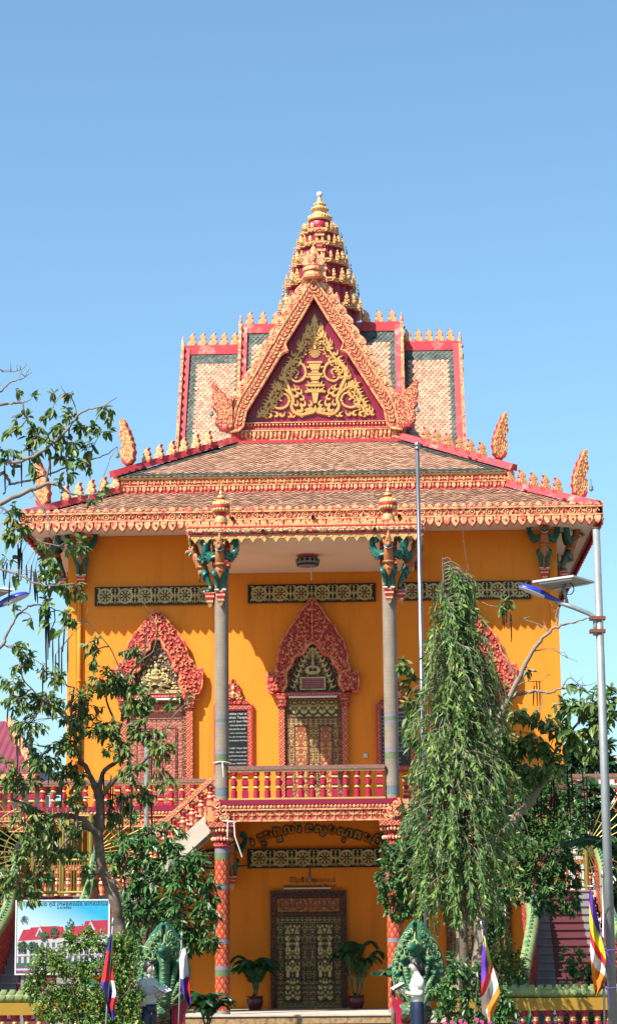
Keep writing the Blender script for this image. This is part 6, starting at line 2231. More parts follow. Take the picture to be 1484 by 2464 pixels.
# ------------------------------------------------------------------ poles and solar lamps
b = U(1021, 2000, -12); b.z = GZ
fp = empty('flagpole', b, 'tall polished steel flagpole with a round cap rising past the eaves', 'flagpole')
top = U(1020.5, 1083, -12).z
mb = MB(); mb.lathe([(.05, GZ), (.047, 3), (.040, top)], (b.x, b.y, 0), 16); mb.build('pole', M['steel'], fp, True)
mb = MB(); mb.lathe([(.042, 0), (.065, .02), (.065, .05), (.045, .06)], (b.x, b.y, top), 16); mb.ball((b.x, b.y, top + .11), .065, 14, 10); mb.build('pole_cap', M['steel'], fp, True)
b = U(352, 2100, -8.3); b.z = GZ
mb = MB(); mb.lathe([(.055, 0), (.05, U(352, 1790, -8.3).z - GZ)], (0, 0, 0), 12); o_ = mb.build('grey_post', M['post_grey'], None, True, loc=b)
tag(o_, 'plain grey metal post standing among the branches of the left tree', 'post')


def solar_lamp(x, Y, sg, label, ztop):
    root = empty('solar_street_lamp', (x, Y, GZ), label, 'street lamp', 'solar street lamps')
    mb = MB(); mb.lathe([(.088, GZ), (.066, ztop)], (x, Y, 0), 18); mb.build('post', M['galv'], root, True)
    mb = MB(); mb.lathe([(.075, ztop), (.08, ztop + .01), (.08, ztop + .025), (.02, ztop + .03)], (x, Y, 0), 14); mb.build('post_cap', M['rust'], root)
    dx = x - U(1441, 1500, Y).x if sg > 0 else 0
    def q(px, py, Y2=Y):                    # right lamp measured, left lamp mirrored about its own post
        p = U(px, py, Y2); o0 = U(1441, 1500, Y)
        return Vector((x + (p.x - o0.x) * sg, p.y, p.z))
    arm = [q(1431, 1529, Y - .02), q(1431.5, 1500, Y - .02), q(1429, 1487, Y - .02), q(1417, 1477, Y - .02), q(1380, 1462, Y - .02), q(1334, 1446, Y - .02)]
    mb = MB(); mb.tube(arm, .043, 12); mb.build('lamp_arm', M['galv'], root, True)
    for py in (1488, 1519):
        mb = MB(); c = q(1436, py); mb.box(c.x - .14, Y - .10, c.z - .03, c.x + .14, Y + .10, c.z + .03); mb.build('clamp', M['rust'], root)
    # lamp head: tapering blue shell with a pale underside
    a = q(1343, 1449, Y - .02); t = q(1246, 1414, Y - .02); d = (t - a)
    mb = MB(); vs = []; fs = []; prof = [(0, .05, .05), (.12, .055, .06), (.22, .075, .08), (.36, .09, .11), (.55, .15, .125), (.75, .165, .11), (.9, .13, .075), (.98, .07, .035), (1.0, .02, .01)]
    n = 14
    for s, w, h in prof:
        c = a + d * s
        for i in range(n):
            th = 2 * math.pi * i / n
            z = math.sin(th)
            vs.append((c.x, c.y + w * math.cos(th), c.z + (h * z if z > 0 else h * .35 * z) + .012))
    for k in range(len(prof) - 1):
        for i in range(n):
            j = (i + 1) % n
            f = (k * n + i, k * n + j, (k + 1) * n + j, (k + 1) * n + i); fs.append(f)
    mb.add(vs, fs, 0); mb.m = [1 if (7 <= (i % n) <= 13 and i // n >= 3) else 0 for i in range(len(fs))]
    mb.build('lamp_head', [M['blue'], M['white']], root, True)
    # solar panel on a strut
    P = [q(1280, 1402, Y - .30), q(1378, 1388, Y - .30), q(1430, 1403, Y + .16), q(1326, 1420, Y + .16)]
    mb = MB(); up = Vector((0, 0, .035))
    mb.add(P + [p + up for p in P], [(0, 1, 2, 3), (7, 6, 5, 4)], 0); mb.m[-1] = 1
    mb.add(P + [p + up for p in P], [(0, 1, 5, 4), (1, 2, 6, 5), (2, 3, 7, 6), (3, 0, 4, 7)], 2)
    c = (P[0] + P[2]) / 2
    for e0, e1 in ((0, 1), (3, 2)):
        A = P[e0] * .8 + c * .2; B_ = P[e1] * .8 + c * .2
        mb.tube([A - up * .5, B_ - up * .5], .016, 6, 2)
    mb.build('solar_panel', [M['panel_back'], M['panel_face'], M['white']], root)
    mb = MB(); s0 = q(1354, 1409, Y - .02); s1 = q(1364, 1455, Y - .02); mb.tube([s0, s1], .03, 8)
    mb.tube([s0 + Vector((sg * (.10 + .09 * math.cos(u)), 0, -.06 + .11 * math.sin(u))) for u in [k * .5 for k in range(14)]], .010, 5, 1)
    mb.build('panel_strut', [M['galv'], M['black']], root, True)
    return root


M['panel_back'] = plain('panel_backsheet', (0.40, 0.37, 0.33), 0.5, 0, 0.1, 3, 0.05)
M['panel_face'] = plain('panel_glass', (0.01, 0.012, 0.03), 0.15, 0, 0.1, 8, 0.0, 20, 0.6)
px_ = U(1441, 1500, -16)
solar_lamp(px_.x, -16, 1, 'grey solar street lamp with a blue head on the tall post at the right edge', 7.42)
lx = U(0, 1400, -16).x - (px_.x - U(1319, 1400, -16).x)
solar_lamp(lx, -16, -1, 'solar street lamp whose blue head reaches in from the left edge', 7.42)

# ------------------------------------------------------------------ printed board
YB = -12.0
tl, tr_, bl = U(41.5, 2169, YB), U(262, 2170, YB), U(37.5, 2343, YB)
W_, H_ = tr_.x - tl.x, tl.z - bl.z
bd = empty('project_board', (tl.x + W_ / 2, YB, GZ), 'printed board of a red roofed building under a blue sky standing before the left stair', 'billboard')
F = FR((tl.x, YB, bl.z))
mb = MB(); mb.box(tl.x, YB, bl.z, tl.x + W_, YB + .04, bl.z + H_)
n = NT('printed_sky'); x, y, z = n.sep(n.tc.outputs['Generated'])
g = n.rng(n.m('ADD', n.m('MULTIPLY', z, .75), n.m('MULTIPLY', x, .45)), .55, 1.0)
M['poster_sky'] = n.done(n.mix(g, (0.36, 0.46, 0.52), (0.02, 0.25, 0.40)), .4)
mb.build('printed_sheet', M['poster_sky'], bd)
PMAT = [plain('print_' + k, c, 0.45, 0, v, 9, 0) for k, c, v in (('red', (.46, .03, .06), .25), ('pale', (.55, .53, .52), .2), ('green', (.06, .12, .05), .5), ('lawn', (.02, .18, .08), .2), ('violet', (.25, .05, .22), .2), ('dark', (.10, .10, .14), .3), ('ink', (.03, .04, .07), .1))]
mb = MB(); lay = [0.003]
def pr(pts, mi):
    lay[0] += .00012
    P = [((p[0] - 205) / 1085 * W_, (1765 - p[1]) / 857 * H_) for p in pts]
    mb.slab(P, 0.0005, lay[0], F, mi)
pr([(210, 1380), (1280, 1330), (1280, 1660), (210, 1660)], 1)
pr([(225, 1375), (285, 1245), (365, 1240), (372, 1220), (470, 1215), (482, 1200), (500, 1210), (660, 1205), (755, 1215), (790, 1345), (225, 1378)], 0)
pr([(800, 1345), (870, 1210), (1000, 1205), (1015, 1150), (1075, 1150), (1090, 1135), (1110, 1145), (1280, 1138), (1280, 1310), (800, 1350)], 0)
for ax, ay, s in ((480, 1205, 1.0), (1080, 1150, 1.15)):
    pr([(ax - 55 * s, ay + 120), (ax, ay), (ax + 45 * s, ay + 100), (ax + 20 * s, ay + 120)], 1); pr([(ax - 36 * s, ay + 118), (ax, ay + 38), (ax + 26 * s, ay + 118)], 5)
for k in range(16):
    x0 = 230 + k * 66
    for y0, h in ((1400, 60), (1480, 55), (1560, 80)):
        pr([(x0, y0), (x0 + 34, y0), (x0 + 34, y0 + h), (x0, y0 + h)], 5)
for yy in (1465, 1550): pr([(212, yy), (1280, yy - 14), (1280, yy - 2), (212, yy + 12)], 1)
pr([(210, 1640), (1280, 1630), (1280, 1668), (210, 1678)], 3); pr([(210, 1680), (1280, 1672), (1280, 1755), (210, 1760)], 4)
pr([(210, 1705), (1280, 1690), (1280, 1710), (210, 1728)], 1)
rr = random.Random(2)
for cx_, cy_, w_, h_ in ((835, 1215, 50, 100), (650, 1285, 52, 70), (530, 1320, 45, 55), (280, 1440, 60, 60), (400, 1440, 60, 50)):
    for k in range(60):
        a = rr.uniform(0, 6.28); q_ = rr.random() ** .5
        ux, uy = cx_ + w_ * q_ * math.cos(a), cy_ + h_ * q_ * math.sin(a); s = rr.uniform(4, 11)
        pr([(ux + s * math.cos(t_ * 1.05 + a), uy + s * math.sin(t_ * 1.05 + a)) for t_ in range(6)], 2)
for k in range(12):
    ux, uy = 230 + rr.uniform(0, 90), 1090 + rr.uniform(-10, 60); pr([(ux - 6, uy - 4), (ux, uy + 2), (ux + 7, uy - 4), (ux, uy + 5)], 6)
def pw(px, py): return ((px - 205) / 1085 * W_, (1765 - py) / 857 * H_)
for body, px, py, s in (("\u1782\u1798\u179a\u17c4\u1784\u179f\u17b6\u1784\u179f\u1784\u17cb \u1780\u17bb\u178a\u17b7 \u179c\u178f\u1798\u1784\u1782\u179b\u179c\u17d0\u1793 \u1781\u17c1\u178f\u179f\u17d2\u179c\u17b6\u1799\u179a\u17c0\u1784".replace("\u17d2", ""), 765, 965, .105), ("\u1782.\u179f.\u17e2\u17e5\u17e6\u17e6", 765, 1000, .06)):
    q_ = pw(px, py); text_mesh('t', body, s, 6, F @ Matrix.Translation((q_[0], q_[1], .0035)), mb_sink=mb, depth=.001)
mb.build('printed_picture', PMAT, bd)
mb = MB()
for (a, b_, c_, d_) in ((-.025, -.025, W_ + .025, 0), (-.025, H_, W_ + .025, H_ + .025), (-.025, 0, 0, H_), (W_, 0, W_ + .025, H_)):
    mb.slab([(a, b_), (c_, b_), (c_, d_), (a, d_)], -.045, .012, F, 0)
mb.build('board_frame', M['white'], bd)
for x in (tl.x + .12, tl.x + W_ - .12):
    mb = MB(); mb.box(x - .03, YB + .05, GZ, x + .03, YB + .10, bl.z + H_ - .2); mb.build('board_leg', M['galv'], bd)

# ------------------------------------------------------------------ bells on the finial tips
def bell(px, py, Y, label):
    c = U(px, py, Y)
    root = empty('wind_bell', c, label, 'bell', 'wind bells hung from the roof nagas')
    mb = MB(); mb.lathe([(.0, .06), (.035, .055), (.05, .02), (.052, -.05), (.06, -.07)], c, 12); mb.tube([c + Vector((0, 0, -.07)), c + Vector((0, 0, -.12))], .008, 5)
    mb.build('bell_body', M['post_grey'], root, True)
    mb = MB(); mb.tube([c + Vector((0, 0, .06)), c + Vector((0, 0, .22))], .006, 5); mb.build('bell_chain', M['black'], root)


bell(283.5, 1094, 1.3, 'small grey bell left of the upper left corner naga')
bell(1212, 1079, 1.3, 'small grey bell right of the upper right corner naga')
bell(149, 1179, -.9, 'small grey bell beside the lower left corner naga')
bell(1421, 1173, -.9, 'small grey bell beside the lower right corner naga')
bell(509, 994, 3.6, 'small bell hanging by the left foot of the front gable')
bell(1004, 985, 3.6, 'small bell hanging by the right foot of the front gable')

# ------------------------------------------------------------------ cloth ties on the columns
for x, z, ln, lb in ((-1.955, 4.18, .35, 'upper'), (-1.68, 2.80, .78, 'lower')):
    mb = MB()
    mb.tube([(x + .19 * math.cos(a), COLY + .19 * math.sin(a), z + .01 * math.sin(3 * a)) for a in [2 * math.pi * k / 16 for k in range(17)]] if lb == 'upper' else [(x - .25, COLY - .33, z + .04), (x, COLY - .36, z + .02), (x + .06, COLY - .34, z)], .014, 5)
    mb.tube([(x + .02, COLY - .20 if lb == 'upper' else COLY - .36, z), (x + .04, COLY - .24 if lb == 'upper' else COLY - .38, z - ln * .4), (x + (.05 if lb == 'upper' else .20), COLY - .22 if lb == 'upper' else COLY - .36, z - ln)], [.012, .016, .012], 5)
    if lb == 'lower': mb.tube([(x - .12, COLY - .35, z + .02), (x - .13, COLY - .36, z - .32)], .014, 5)
    tag(mb.build('cloth_tie', M['white']), 'thin white cloth strip tied round the left column %s' % ('just above the balcony rail' if lb == 'upper' else 'on its red capital'), 'cloth strip')
# ------------------------------------------------------------------ vegetation
class LV(MB):
    def leaf(s, p, d, nrm, L, W, tint, droop=.15):
        d = d.normalized(); sd = d.cross(nrm)
        if sd.length < 1e-5: sd = d.cross(Vector((1, .3, .2)))
        sd.normalize(); up = sd.cross(d).normalized()
        dz = Vector((0, 0, -droop * L))
        c1 = p + d * (L * .28); c2 = p + d * (L * .68) + dz * .5; t = p + d * L + dz
        f = up * (W * .16)
        o = len(s.v)
        s.v += [tuple(p), tuple(c1 + sd * W * .46 + f), tuple(c2 + sd * W * .42 + f), tuple(t), tuple(c2 - sd * W * .42 + f), tuple(c1 - sd * W * .46 + f)]
        s.f += [(o, o + 1, o + 2, o + 3), (o, o + 3, o + 4, o + 5)]
        s.m += [0, 0]; s.t += [tint] * 6


def rv(r):
    while True:
        v = Vector((r.uniform(-1, 1), r.uniform(-1, 1), r.uniform(-1, 1)))
        if .05 < v.length < 1: return v


def smooth_path(P, sub=4, jit=0.0, r=None):
    Q = []
    for k in range(len(P) - 1):
        p0 = P[max(k - 1, 0)]; p1 = P[k]; p2 = P[k + 1]; p3 = P[min(k + 2, len(P) - 1)]
        for i in range(sub):
            t = i / sub
            q = .5 * ((2 * p1) + (p2 - p0) * t + (2 * p0 - 5 * p1 + 4 * p2 - p3) * t * t + (3 * p1 - p0 - 3 * p2 + p3) * t ** 3)
            if jit and r and (k or i): q = q + rv(r) * jit
            Q.append(q)
    Q.append(P[-1]); return Q


def tree(name, label, cat, base, Y, branches, blobs, L, W, lmat, bmat, seed, group=None, droop=.5, leafy=9, twig_r=.010, pods=(), dscale=.9, bright=0.0, rosette=False, dens=1.0):
    """branches: (photo points, r0, r1, depth offset of the far end); blobs: (px, py, rx, ry, leaves[, dy])"""
    r = random.Random(seed)
    K = ppm(Y)
    root = empty(name, Vector((base[0], base[1], base[2])), label, cat, group)
    tk = MB(); lv = LV(); skel = []
    for br in branches:
        pts, r0, r1 = br[0], br[1], br[2]; dy0 = br[3] if len(br) > 3 else 0.0; dy1 = br[4] if len(br) > 4 else dy0
        P = [U(p[0], p[1], Y + dy0 + (dy1 - dy0) * i / max(1, len(pts) - 1)) for i, p in enumerate(pts)]
        Q = smooth_path(P, 5, .25 * r0 + .006, r)
        n = len(Q)
        tk.tube(Q, [r0 + (r1 - r0) * i / (n - 1) for i in range(n)], 9 if r0 > .05 else 6)
        skel += Q
        for i in range(n // 3):
            if r0 < .035 and r.random() < .7:                  # short bare twigs
                q = r.choice(Q); e = q + rv(r) * .22 + Vector((0, 0, .05))
                tk.tube([q, (q + e) / 2 + rv(r) * .03, e], [.007, .005, .003], 4)
    for b in blobs:
        px, py, rx, ry, cnt = b[:5]; dy = b[5] if len(b) > 5 else 0
        c = U(px, py, Y + dy); RX, RZ = rx / K, ry / K; RD = (RX + RZ) * .5 * dscale
        near = min(skel, key=lambda q: (q - c).length) if skel else c - Vector((0, 0, RZ))
        main = smooth_path([near, (near + c) * .5 + rv(r) * .08, c], 4, .02, r)
        if (near - c).length > .05:
            tk.tube(main, [twig_r * 1.5 + (twig_r - twig_r * 1.5) * i / (len(main) - 1) for i in range(len(main))], 5)
        nt = max(1, int(cnt * dens / leafy)); tone = r.uniform(-.12, .12)
        for _ in range(nt):
            o_ = rv(r)
            if o_.length < .55: o_ *= 1.35
            e = c + Vector((o_.x * RX, o_.y * RD, o_.z * RZ))
            s0 = main[r.randint(len(main) // 2, len(main) - 1)] + rv(r) * .04
            mid = (s0 + e) / 2 + rv(r) * .06 * (1 + RX)
            tw = smooth_path([s0, mid, e], 4)
            tk.tube(tw, [twig_r * .7, twig_r * .6, twig_r * .5, twig_r * .5, twig_r * .45, twig_r * .4, twig_r * .35, twig_r * .3, twig_r * .3][:len(tw)], 4, cap=False)
            td = (tw[-1] - tw[0]).normalized()
            for i in range(leafy):
                t = .35 + .65 * (i + r.random() * .6) / leafy if not rosette else r.uniform(.88, 1.0)
                j = min(int(t * (len(tw) - 1)), len(tw) - 2); p = tw[j] + (tw[j + 1] - tw[j]) * (t * (len(tw) - 1) - j)
                d = (td * .6 + rv(r) * .9 + Vector((0, 0, -droop * r.uniform(.4, 1.4)))).normalized()
                nn = (Vector((0, 0, 1)) + rv(r) * .8 + Vector((0, -.35, 0))).normalized()
                s = r.uniform(.65, 1.12)
                tint = min(1, max(0, r.gauss(.45 + tone + bright, .2)))
                if r.random() < .035: tint = 1.0
                elif tint > .9: tint = .9
                lv.leaf(p, d, nn, L * s, W * s, tint, .2)
    for (px, py, ln, *dy) in pods:
        p = U(px, py, Y + (dy[0] if dy else 0)); Ld = ln / K; bx = r.uniform(-.015, .015)
        nr = min(skel, key=lambda q: (q - p).length + (2 if q.z < p.z - .05 else 0))
        tk.tube([nr, nr.lerp(p, .6) + Vector((0, 0, .03)), p], [.005, .004, .005], 4)
        tk.tube([p, p + Vector((bx, 0, -Ld * .5)), p + Vector((bx * 2.2, 0, -Ld))], [.012, .016, .008], 6, 1)
    tk.build('trunk' if cat == 'tree' else 'stem', [bmat, M['pod']], root, True)
    lv.build('crown' if cat == 'tree' else 'foliage', lmat, root, False, tint=True)
    return root


M['leaf_broad'] = leaf_mat('broad_leaf', (0.030, 0.080, 0.018), (0.15, 0.215, 0.05), (0.30, 0.22, 0.03), .3, .46, .35)
M['leaf_glossy'] = leaf_mat('glossy_leaf', (0.018, 0.072, 0.019), (0.08, 0.185, 0.045), (0.16, 0.20, 0.03), .28, .42, .4)
M['leaf_mast'] = leaf_mat('mast_leaf', (0.034, 0.098, 0.022), (0.16, 0.265, 0.06), (0.34, 0.36, 0.08), .34, .45, .35)
M['leaf_bush'] = leaf_mat('bush_leaf', (0.035, 0.10, 0.018), (0.14, 0.24, 0.035), (0.36, 0.40, 0.07), .3, .4)
M['leaf_dark'] = leaf_mat('dark_leaf', (0.010, 0.035, 0.012), (0.035, 0.085, 0.025), (0.12, 0.14, 0.03), .2, .35)
M['leaf_palm'] = leaf_mat('palm_leaf', (0.012, 0.055, 0.018), (0.045, 0.14, 0.035), (0.10, 0.17, 0.03), .25, .35)

# --- big pod tree rising through the left of the view
gz = lambda px, Y: (U(px, 2300, Y).x, Y, GZ)
YL = -16.6
tree('pod_tree', 'bent grey trunked tree with drooping leaves and long pods in front of the left facade', 'tree', gz(292, YL), YL,
     [([(296, 2560), (289, 2300), (286, 2222), (272, 2142), (247, 2098), (236, 2012), (240, 1927), (228, 1888)], .115, .075),
      ([(236, 2010), (200, 1972), (150, 1962), (100, 1957), (60, 1935), (28, 1925)], .06, .02, 0, -.8),
      ([(240, 2025), (222, 2000), (190, 1985), (160, 1975)], .05, .02, 0, .6),
      ([(229, 1890), (205, 1845), (187, 1813), (178, 1760), (172, 1700), (180, 1655)], .052, .014, 0, -.5),
      ([(240, 1920), (247, 1863), (290, 1818), (285, 1763), (262, 1700), (250, 1640)], .05, .014, 0, .4),
      ([(248, 1912), (285, 1868), (325, 1845), (372, 1812), (400, 1790)], .05, .015, 0, -.6),
      ([(285, 1765), (300, 1700), (303, 1643), (333, 1595), (350, 1563), (352, 1500)], .04, .008, .4, .2),
      ([(303, 1643), (285, 1600), (262, 1555), (215, 1500), (205, 1495)], .018, .005, .2, 0),
      ([(333, 1595), (372, 1560), (372, 1500), (341, 1440), (343, 1410)], .015, .004),
      ([(178, 1755), (150, 1720), (110, 1690), (60, 1640)], .03, .01, -.5, -1),
      ([(187, 1813), (130, 1800), (80, 1790)], .03, .01, -.5, -.2),
      ([(187, 1950), (180, 2000), (130, 2060), (60, 2160)], .03, .012, -.4, -.8),
      ([(372, 1812), (420, 1720), (455, 1690), (470, 1680)], .015, .004, -.4, 0)],
     [(105, 1690, 60, 42, 80, -.8), (62, 1755, 52, 40, 60, -1), (40, 1690, 36, 36, 45, -1), (205, 1690, 52, 50, 80), (240, 1630, 42, 34, 45), (292, 1648, 66, 40, 120, .3), (335, 1690, 56, 44, 90), (250, 1752, 62, 36, 90),
      (352, 1760, 60, 34, 75, -.3), (385, 1800, 46, 30, 50, -.5), (160, 1790, 50, 44, 60, -.4), (95, 1830, 54, 40, 60, -.8), (55, 1880, 50, 34, 45, -.8), (215, 1545, 24, 20, 18), (225, 1580, 22, 30, 16), (60, 1575, 36, 44, 45, -.9),
      (30, 1640, 34, 40, 40, -1), (395, 1880, 44, 26, 30, -.5), (130, 1990, 60, 30, 45, -.6), (165, 1930, 50, 30, 40, -.5), (55, 1960, 44, 32, 40, -.8), (330, 1850, 44, 30, 40, -.4), (180, 1880, 44, 34, 40, -.4), (430, 1690, 34, 34, 18, -.1),
      (120, 1620, 46, 40, 45, -.6), (330, 1570, 50, 14, 22, .2), (180, 1730, 40, 50, 55, -.3), (150, 1850, 50, 36, 45, -.2), (120, 2050, 50, 40, 60, -.6), (180, 2040, 44, 34, 40, -.3), (60, 2030, 40, 50, 50, -.9), (200, 1990, 40, 26, 30, .2), (60, 2150, 44, 40, 44, -.8), (90, 2110, 40, 30, 36, -.7), (215, 2110, 26, 40, 26, .3), (30, 2110, 40, 50, 44, -.9), (100, 1985, 44, 34, 40, -.7), (260, 1960, 44, 40, 44, .3), (300, 1920, 40, 40, 40, .2), (350, 1910, 40, 30, 30), (285, 1800, 50, 34, 45, -.2), (20, 1850, 30, 50, 35, -1)],
     .132, .062, M['leaf_broad'], M['bark'], 11, 'pod trees', .65, 9, .010,
     [(120 + k * 7.3 % 60, 1500 + (k * 37) % 90, 60 + (k * 13) % 60) for k in range(7)] + [(20 + (k * 29) % 60, 1690 + (k * 53) % 160, 60 + (k * 17) % 50) for k in range(10)] + [(250 + (k * 23) % 120, 1860 + (k * 31) % 90, 70 + (k * 13) % 50) for k in range(9)] +
     [(120 + (k * 31) % 90, 1830 + (k * 41) % 150, 60 + (k * 13) % 50) for k in range(6)], dens=2.9)
# --- its neighbour reaching in from beyond the left edge
YN = -21.0
tree('pod_tree', 'sparse podded tree reaching in from the left edge above the blue lamp head', 'tree', gz(-150, YN), YN,
     [([(-150, 2600), (-148, 2200), (-140, 1800), (-128, 1500), (-120, 1300)], .20, .13),
      ([(-122, 1330), (-60, 1245), (0, 1213), (75, 1179), (120, 1164), (138, 1167), (170, 1186), (203, 1191), (235, 1187), (253, 1165)], .05, .008),
      ([(-120, 1300), (-60, 1210), (0, 1142), (15, 1145), (24, 1160), (30, 1165), (65, 1158), (101, 1148), (162, 1124), (215, 1108), (255, 1095), (284, 1075)], .035, .006, 0, .2),
      ([(-115, 1290), (-60, 1180), (0, 1116), (51, 1110), (101, 1087), (152, 1045), (186, 1002), (215, 985), (251, 976), (282, 956)], .04, .006, 0, -.2),
      ([(-110, 1270), (-50, 1010), (0, 976), (30, 971), (53, 970), (63, 1004), (85, 1029), (100, 1060)], .035, .008),
      ([(-100, 1240), (-40, 960), (0, 944), (24, 921), (55, 911), (66, 896), (71, 886)], .022, .004),
      ([(-100, 1200), (-40, 880), (0, 889), (12, 895), (49, 890), (62, 880), (65, 872)], .014, .004),
      ([(-128, 1500), (-60, 1590), (0, 1560), (16, 1530), (36, 1492), (60, 1465), (81, 1456), (105, 1458), (150, 1472)], .035, .008, 0, .2),
      ([(-125, 1420), (-60, 1350), (0, 1369), (40, 1381), (85, 1403), (122, 1409), (172, 1405)], .03, .008, 0, -.2),
      ([(-125, 1400), (-40, 1230), (0, 1217), (49, 1269), (101, 1304), (150, 1315), (178, 1322)], .028, .006),
      ([(75, 1179), (100, 1215), (120, 1260), (122, 1290), (160, 1330)], .016, .005),
      ([(110, 1165), (118, 1120), (120, 1090)], .02, .01), ([(186, 1002), (175, 960), (152, 948), (140, 960), (120, 990)], .012, .004), ([(215, 1108), (232, 1060), (240, 1045)], .009, .003), ([(235, 1187), (260, 1120), (264, 1105)], .008, .003)],
     [(45, 945, 16, 8, 9), (76, 960, 12, 10, 6), (28, 1005, 14, 12, 10), (55, 1008, 12, 14, 12), (75, 1012, 12, 8, 9), (135, 955, 16, 12, 10), (178, 950, 18, 10, 16), (130, 985, 18, 22, 16), (160, 995, 18, 18, 20), (115, 1005, 10, 16, 10),
      (95, 1030, 22, 12, 16), (150, 1030, 34, 18, 26), (195, 1030, 30, 20, 34), (250, 985, 26, 18, 22), (265, 1000, 14, 18, 16), (245, 1030, 24, 16, 30), (25, 1045, 40, 14, 24), (85, 1050, 34, 16, 36), (125, 1060, 40, 20, 44), (180, 1070, 34, 22, 44), (215, 1075, 24, 20, 26),
      (20, 1085, 34, 20, 26), (75, 1085, 30, 18, 28), (75, 1110, 24, 24, 20), (150, 1100, 40, 20, 30), (195, 1112, 34, 18, 24), (215, 1120, 16, 16, 10), (8, 1112, 20, 16, 16), (30, 1125, 16, 16, 10), (85, 1135, 10, 12, 7), (165, 1140, 12, 10, 9), (150, 1150, 5, 8, 2), (228, 1185, 14, 22, 10), (214, 1203, 9, 14, 4), (245, 1170, 8, 8, 5),
      (28, 1235, 30, 26, 40), (45, 1275, 28, 40, 46), (15, 1290, 20, 40, 32), (20, 1345, 26, 12, 14), (110, 1312, 34, 12, 20), (115, 1345, 26, 30, 40), (165, 1310, 22, 10, 12), (195, 1312, 30, 16, 26), (205, 1325, 16, 14, 14), (130, 1380, 26, 24, 36), (105, 1390, 12, 20, 18), (140, 1410, 34, 16, 30), (180, 1412, 32, 14, 24), (195, 1432, 22, 20, 16), (160, 1432, 16, 14, 10), (110, 1450, 24, 16, 18), (42, 1390, 14, 16, 12),
      (40, 1448, 12, 8, 5), (95, 1475, 14, 20, 12), (75, 1490, 12, 10, 4), (160, 1480, 24, 20, 18), (172, 1500, 12, 22, 14), (138, 1530, 12, 20, 8), (125, 1520, 10, 14, 5), (30, 1560, 30, 22, 26), (112, 1510, 10, 20, 6)],
     .165, .085, M['leaf_broad'], M['twig'], 23, 'pod trees', .6, 6, .008,
     [(52, 1085, 90), (12, 1120, 70), (70, 1040, 80), (121, 1090, 60), (148, 1080, 40), (168, 1010, 50), (163, 1140, 40), (12, 1185, 5), (44, 1310, 90), (48, 1320, 80), (52, 1300, 70), (54, 1330, 70), (64, 1360, 45), (77, 1360, 70), (82, 1375, 70), (86, 1370, 80), (88, 1380, 75), (113, 1470, 90), (118, 1450, 140), (110, 1480, 160), (8, 1360, 50), (18, 1355, 40), (24, 1400, 60), (98, 1460, 50), (104, 1600, 70)])
# --- second pod tree at the right
YR = -13.0
tree('pod_tree', 'pale branched tree with bare twigs and hanging pods at the right side of the facade', 'tree', gz(1152, YR), YR,
     [([(1150, 2600), (1152, 2350), (1156, 2172), (1161, 2112), (1176, 2047), (1231, 1982), (1281, 1917), (1310, 1870)], .14, .07),
      ([(1165, 2100), (1175, 1980), (1190, 1840), (1198, 1760), (1206, 1712), (1241, 1643), (1281, 1568), (1310, 1530), (1341, 1508), (1380, 1497), (1416, 1488)], .085, .012, 0, -.4),
      ([(1203, 1725), (1231, 1678), (1262, 1667), (1291, 1663), (1320, 1668), (1351, 1656), (1380, 1662)], .05, .012, 0, -.3),
      ([(1341, 1508), (1336, 1480), (1345, 1462), (1338, 1520)], .014, .005, -.3), ([(1281, 1568), (1330, 1560), (1350, 1575), (1388, 1592)], .014, .004, -.2), ([(1320, 1520), (1290, 1500), (1262, 1492), (1275, 1483)], .014, .004, -.2),
      ([(1245, 1640), (1225, 1600), (1210, 1560), (1190, 1530)], .018, .005), ([(1235, 1655), (1265, 1640), (1300, 1640), (1320, 1620)], .014, .004), ([(1206, 1712), (1180, 1740), (1185, 1770), (1215, 1790)], .02, .008),
      ([(1351, 1656), (1370, 1630), (1400, 1650), (1440, 1640)], .016, .005, -.3), ([(1290, 1905), (1330, 1820), (1390, 1740), (1430, 1700)], .04, .015, 0, -.6), ([(1160, 1450), (1190, 1460), (1220, 1440)], .01, .004, -.2), ([(1206, 1712), (1120, 1660), (1020, 1640), (985, 1610)], .02, .006, -.3, -1.2), ([(1020, 1640), (1000, 1700), (985, 1740)], .012, .004, -1)],
     [(1212, 1450, 24, 12, 22, -.4), (1275, 1610, 14, 14, 8), (1200, 1790, 40, 44, 80), (1240, 1800, 44, 40, 90), (1290, 1790, 44, 44, 80, -.3), (1225, 1850, 60, 30, 90), (1330, 1740, 50, 30, 50, -.4), (1365, 1700, 44, 30, 50, -.5), (1410, 1700, 50, 40, 80, -.6), (1455, 1680, 36, 60, 70, -.6), (1445, 1740, 44, 44, 80, -.6),
      (1380, 1770, 50, 40, 80, -.5), (1325, 1830, 50, 40, 70, -.4), (1280, 1850, 44, 40, 60, -.3), (1420, 1800, 44, 34, 50, -.5), (1350, 1650, 30, 10, 8, -.3), (1395, 1650, 14, 12, 7, -.4), (975, 1600, 16, 24, 20, -1.2), (985, 1640, 14, 20, 16, -1), (990, 1690, 18, 34, 36, -1), (980, 1740, 16, 30, 24, -1), (1000, 1790, 22, 20, 16, -.8), (1240, 1720, 40, 24, 40, -.2), (1290, 1730, 30, 20, 24, -.2)],
     .19, .09, M['leaf_broad'], M['bark_pale'], 37, 'pod trees', .6, 9, .009,
     [(1206, 1455, 50), (1211, 1460, 55), (1218, 1460, 40), (1226, 1475, 60), (1229, 1480, 66), (1290, 1640, 60), (1297, 1640, 66), (1284, 1650, 50), (1018, 1670, 90), (1022, 1680, 120)] + [(1225 + (k * 37) % 190, 1835 + (k * 23) % 80, 60 + (k * 29) % 60) for k in range(16)], dens=2.0)

# --- weeping mast tree
YM = -15.0


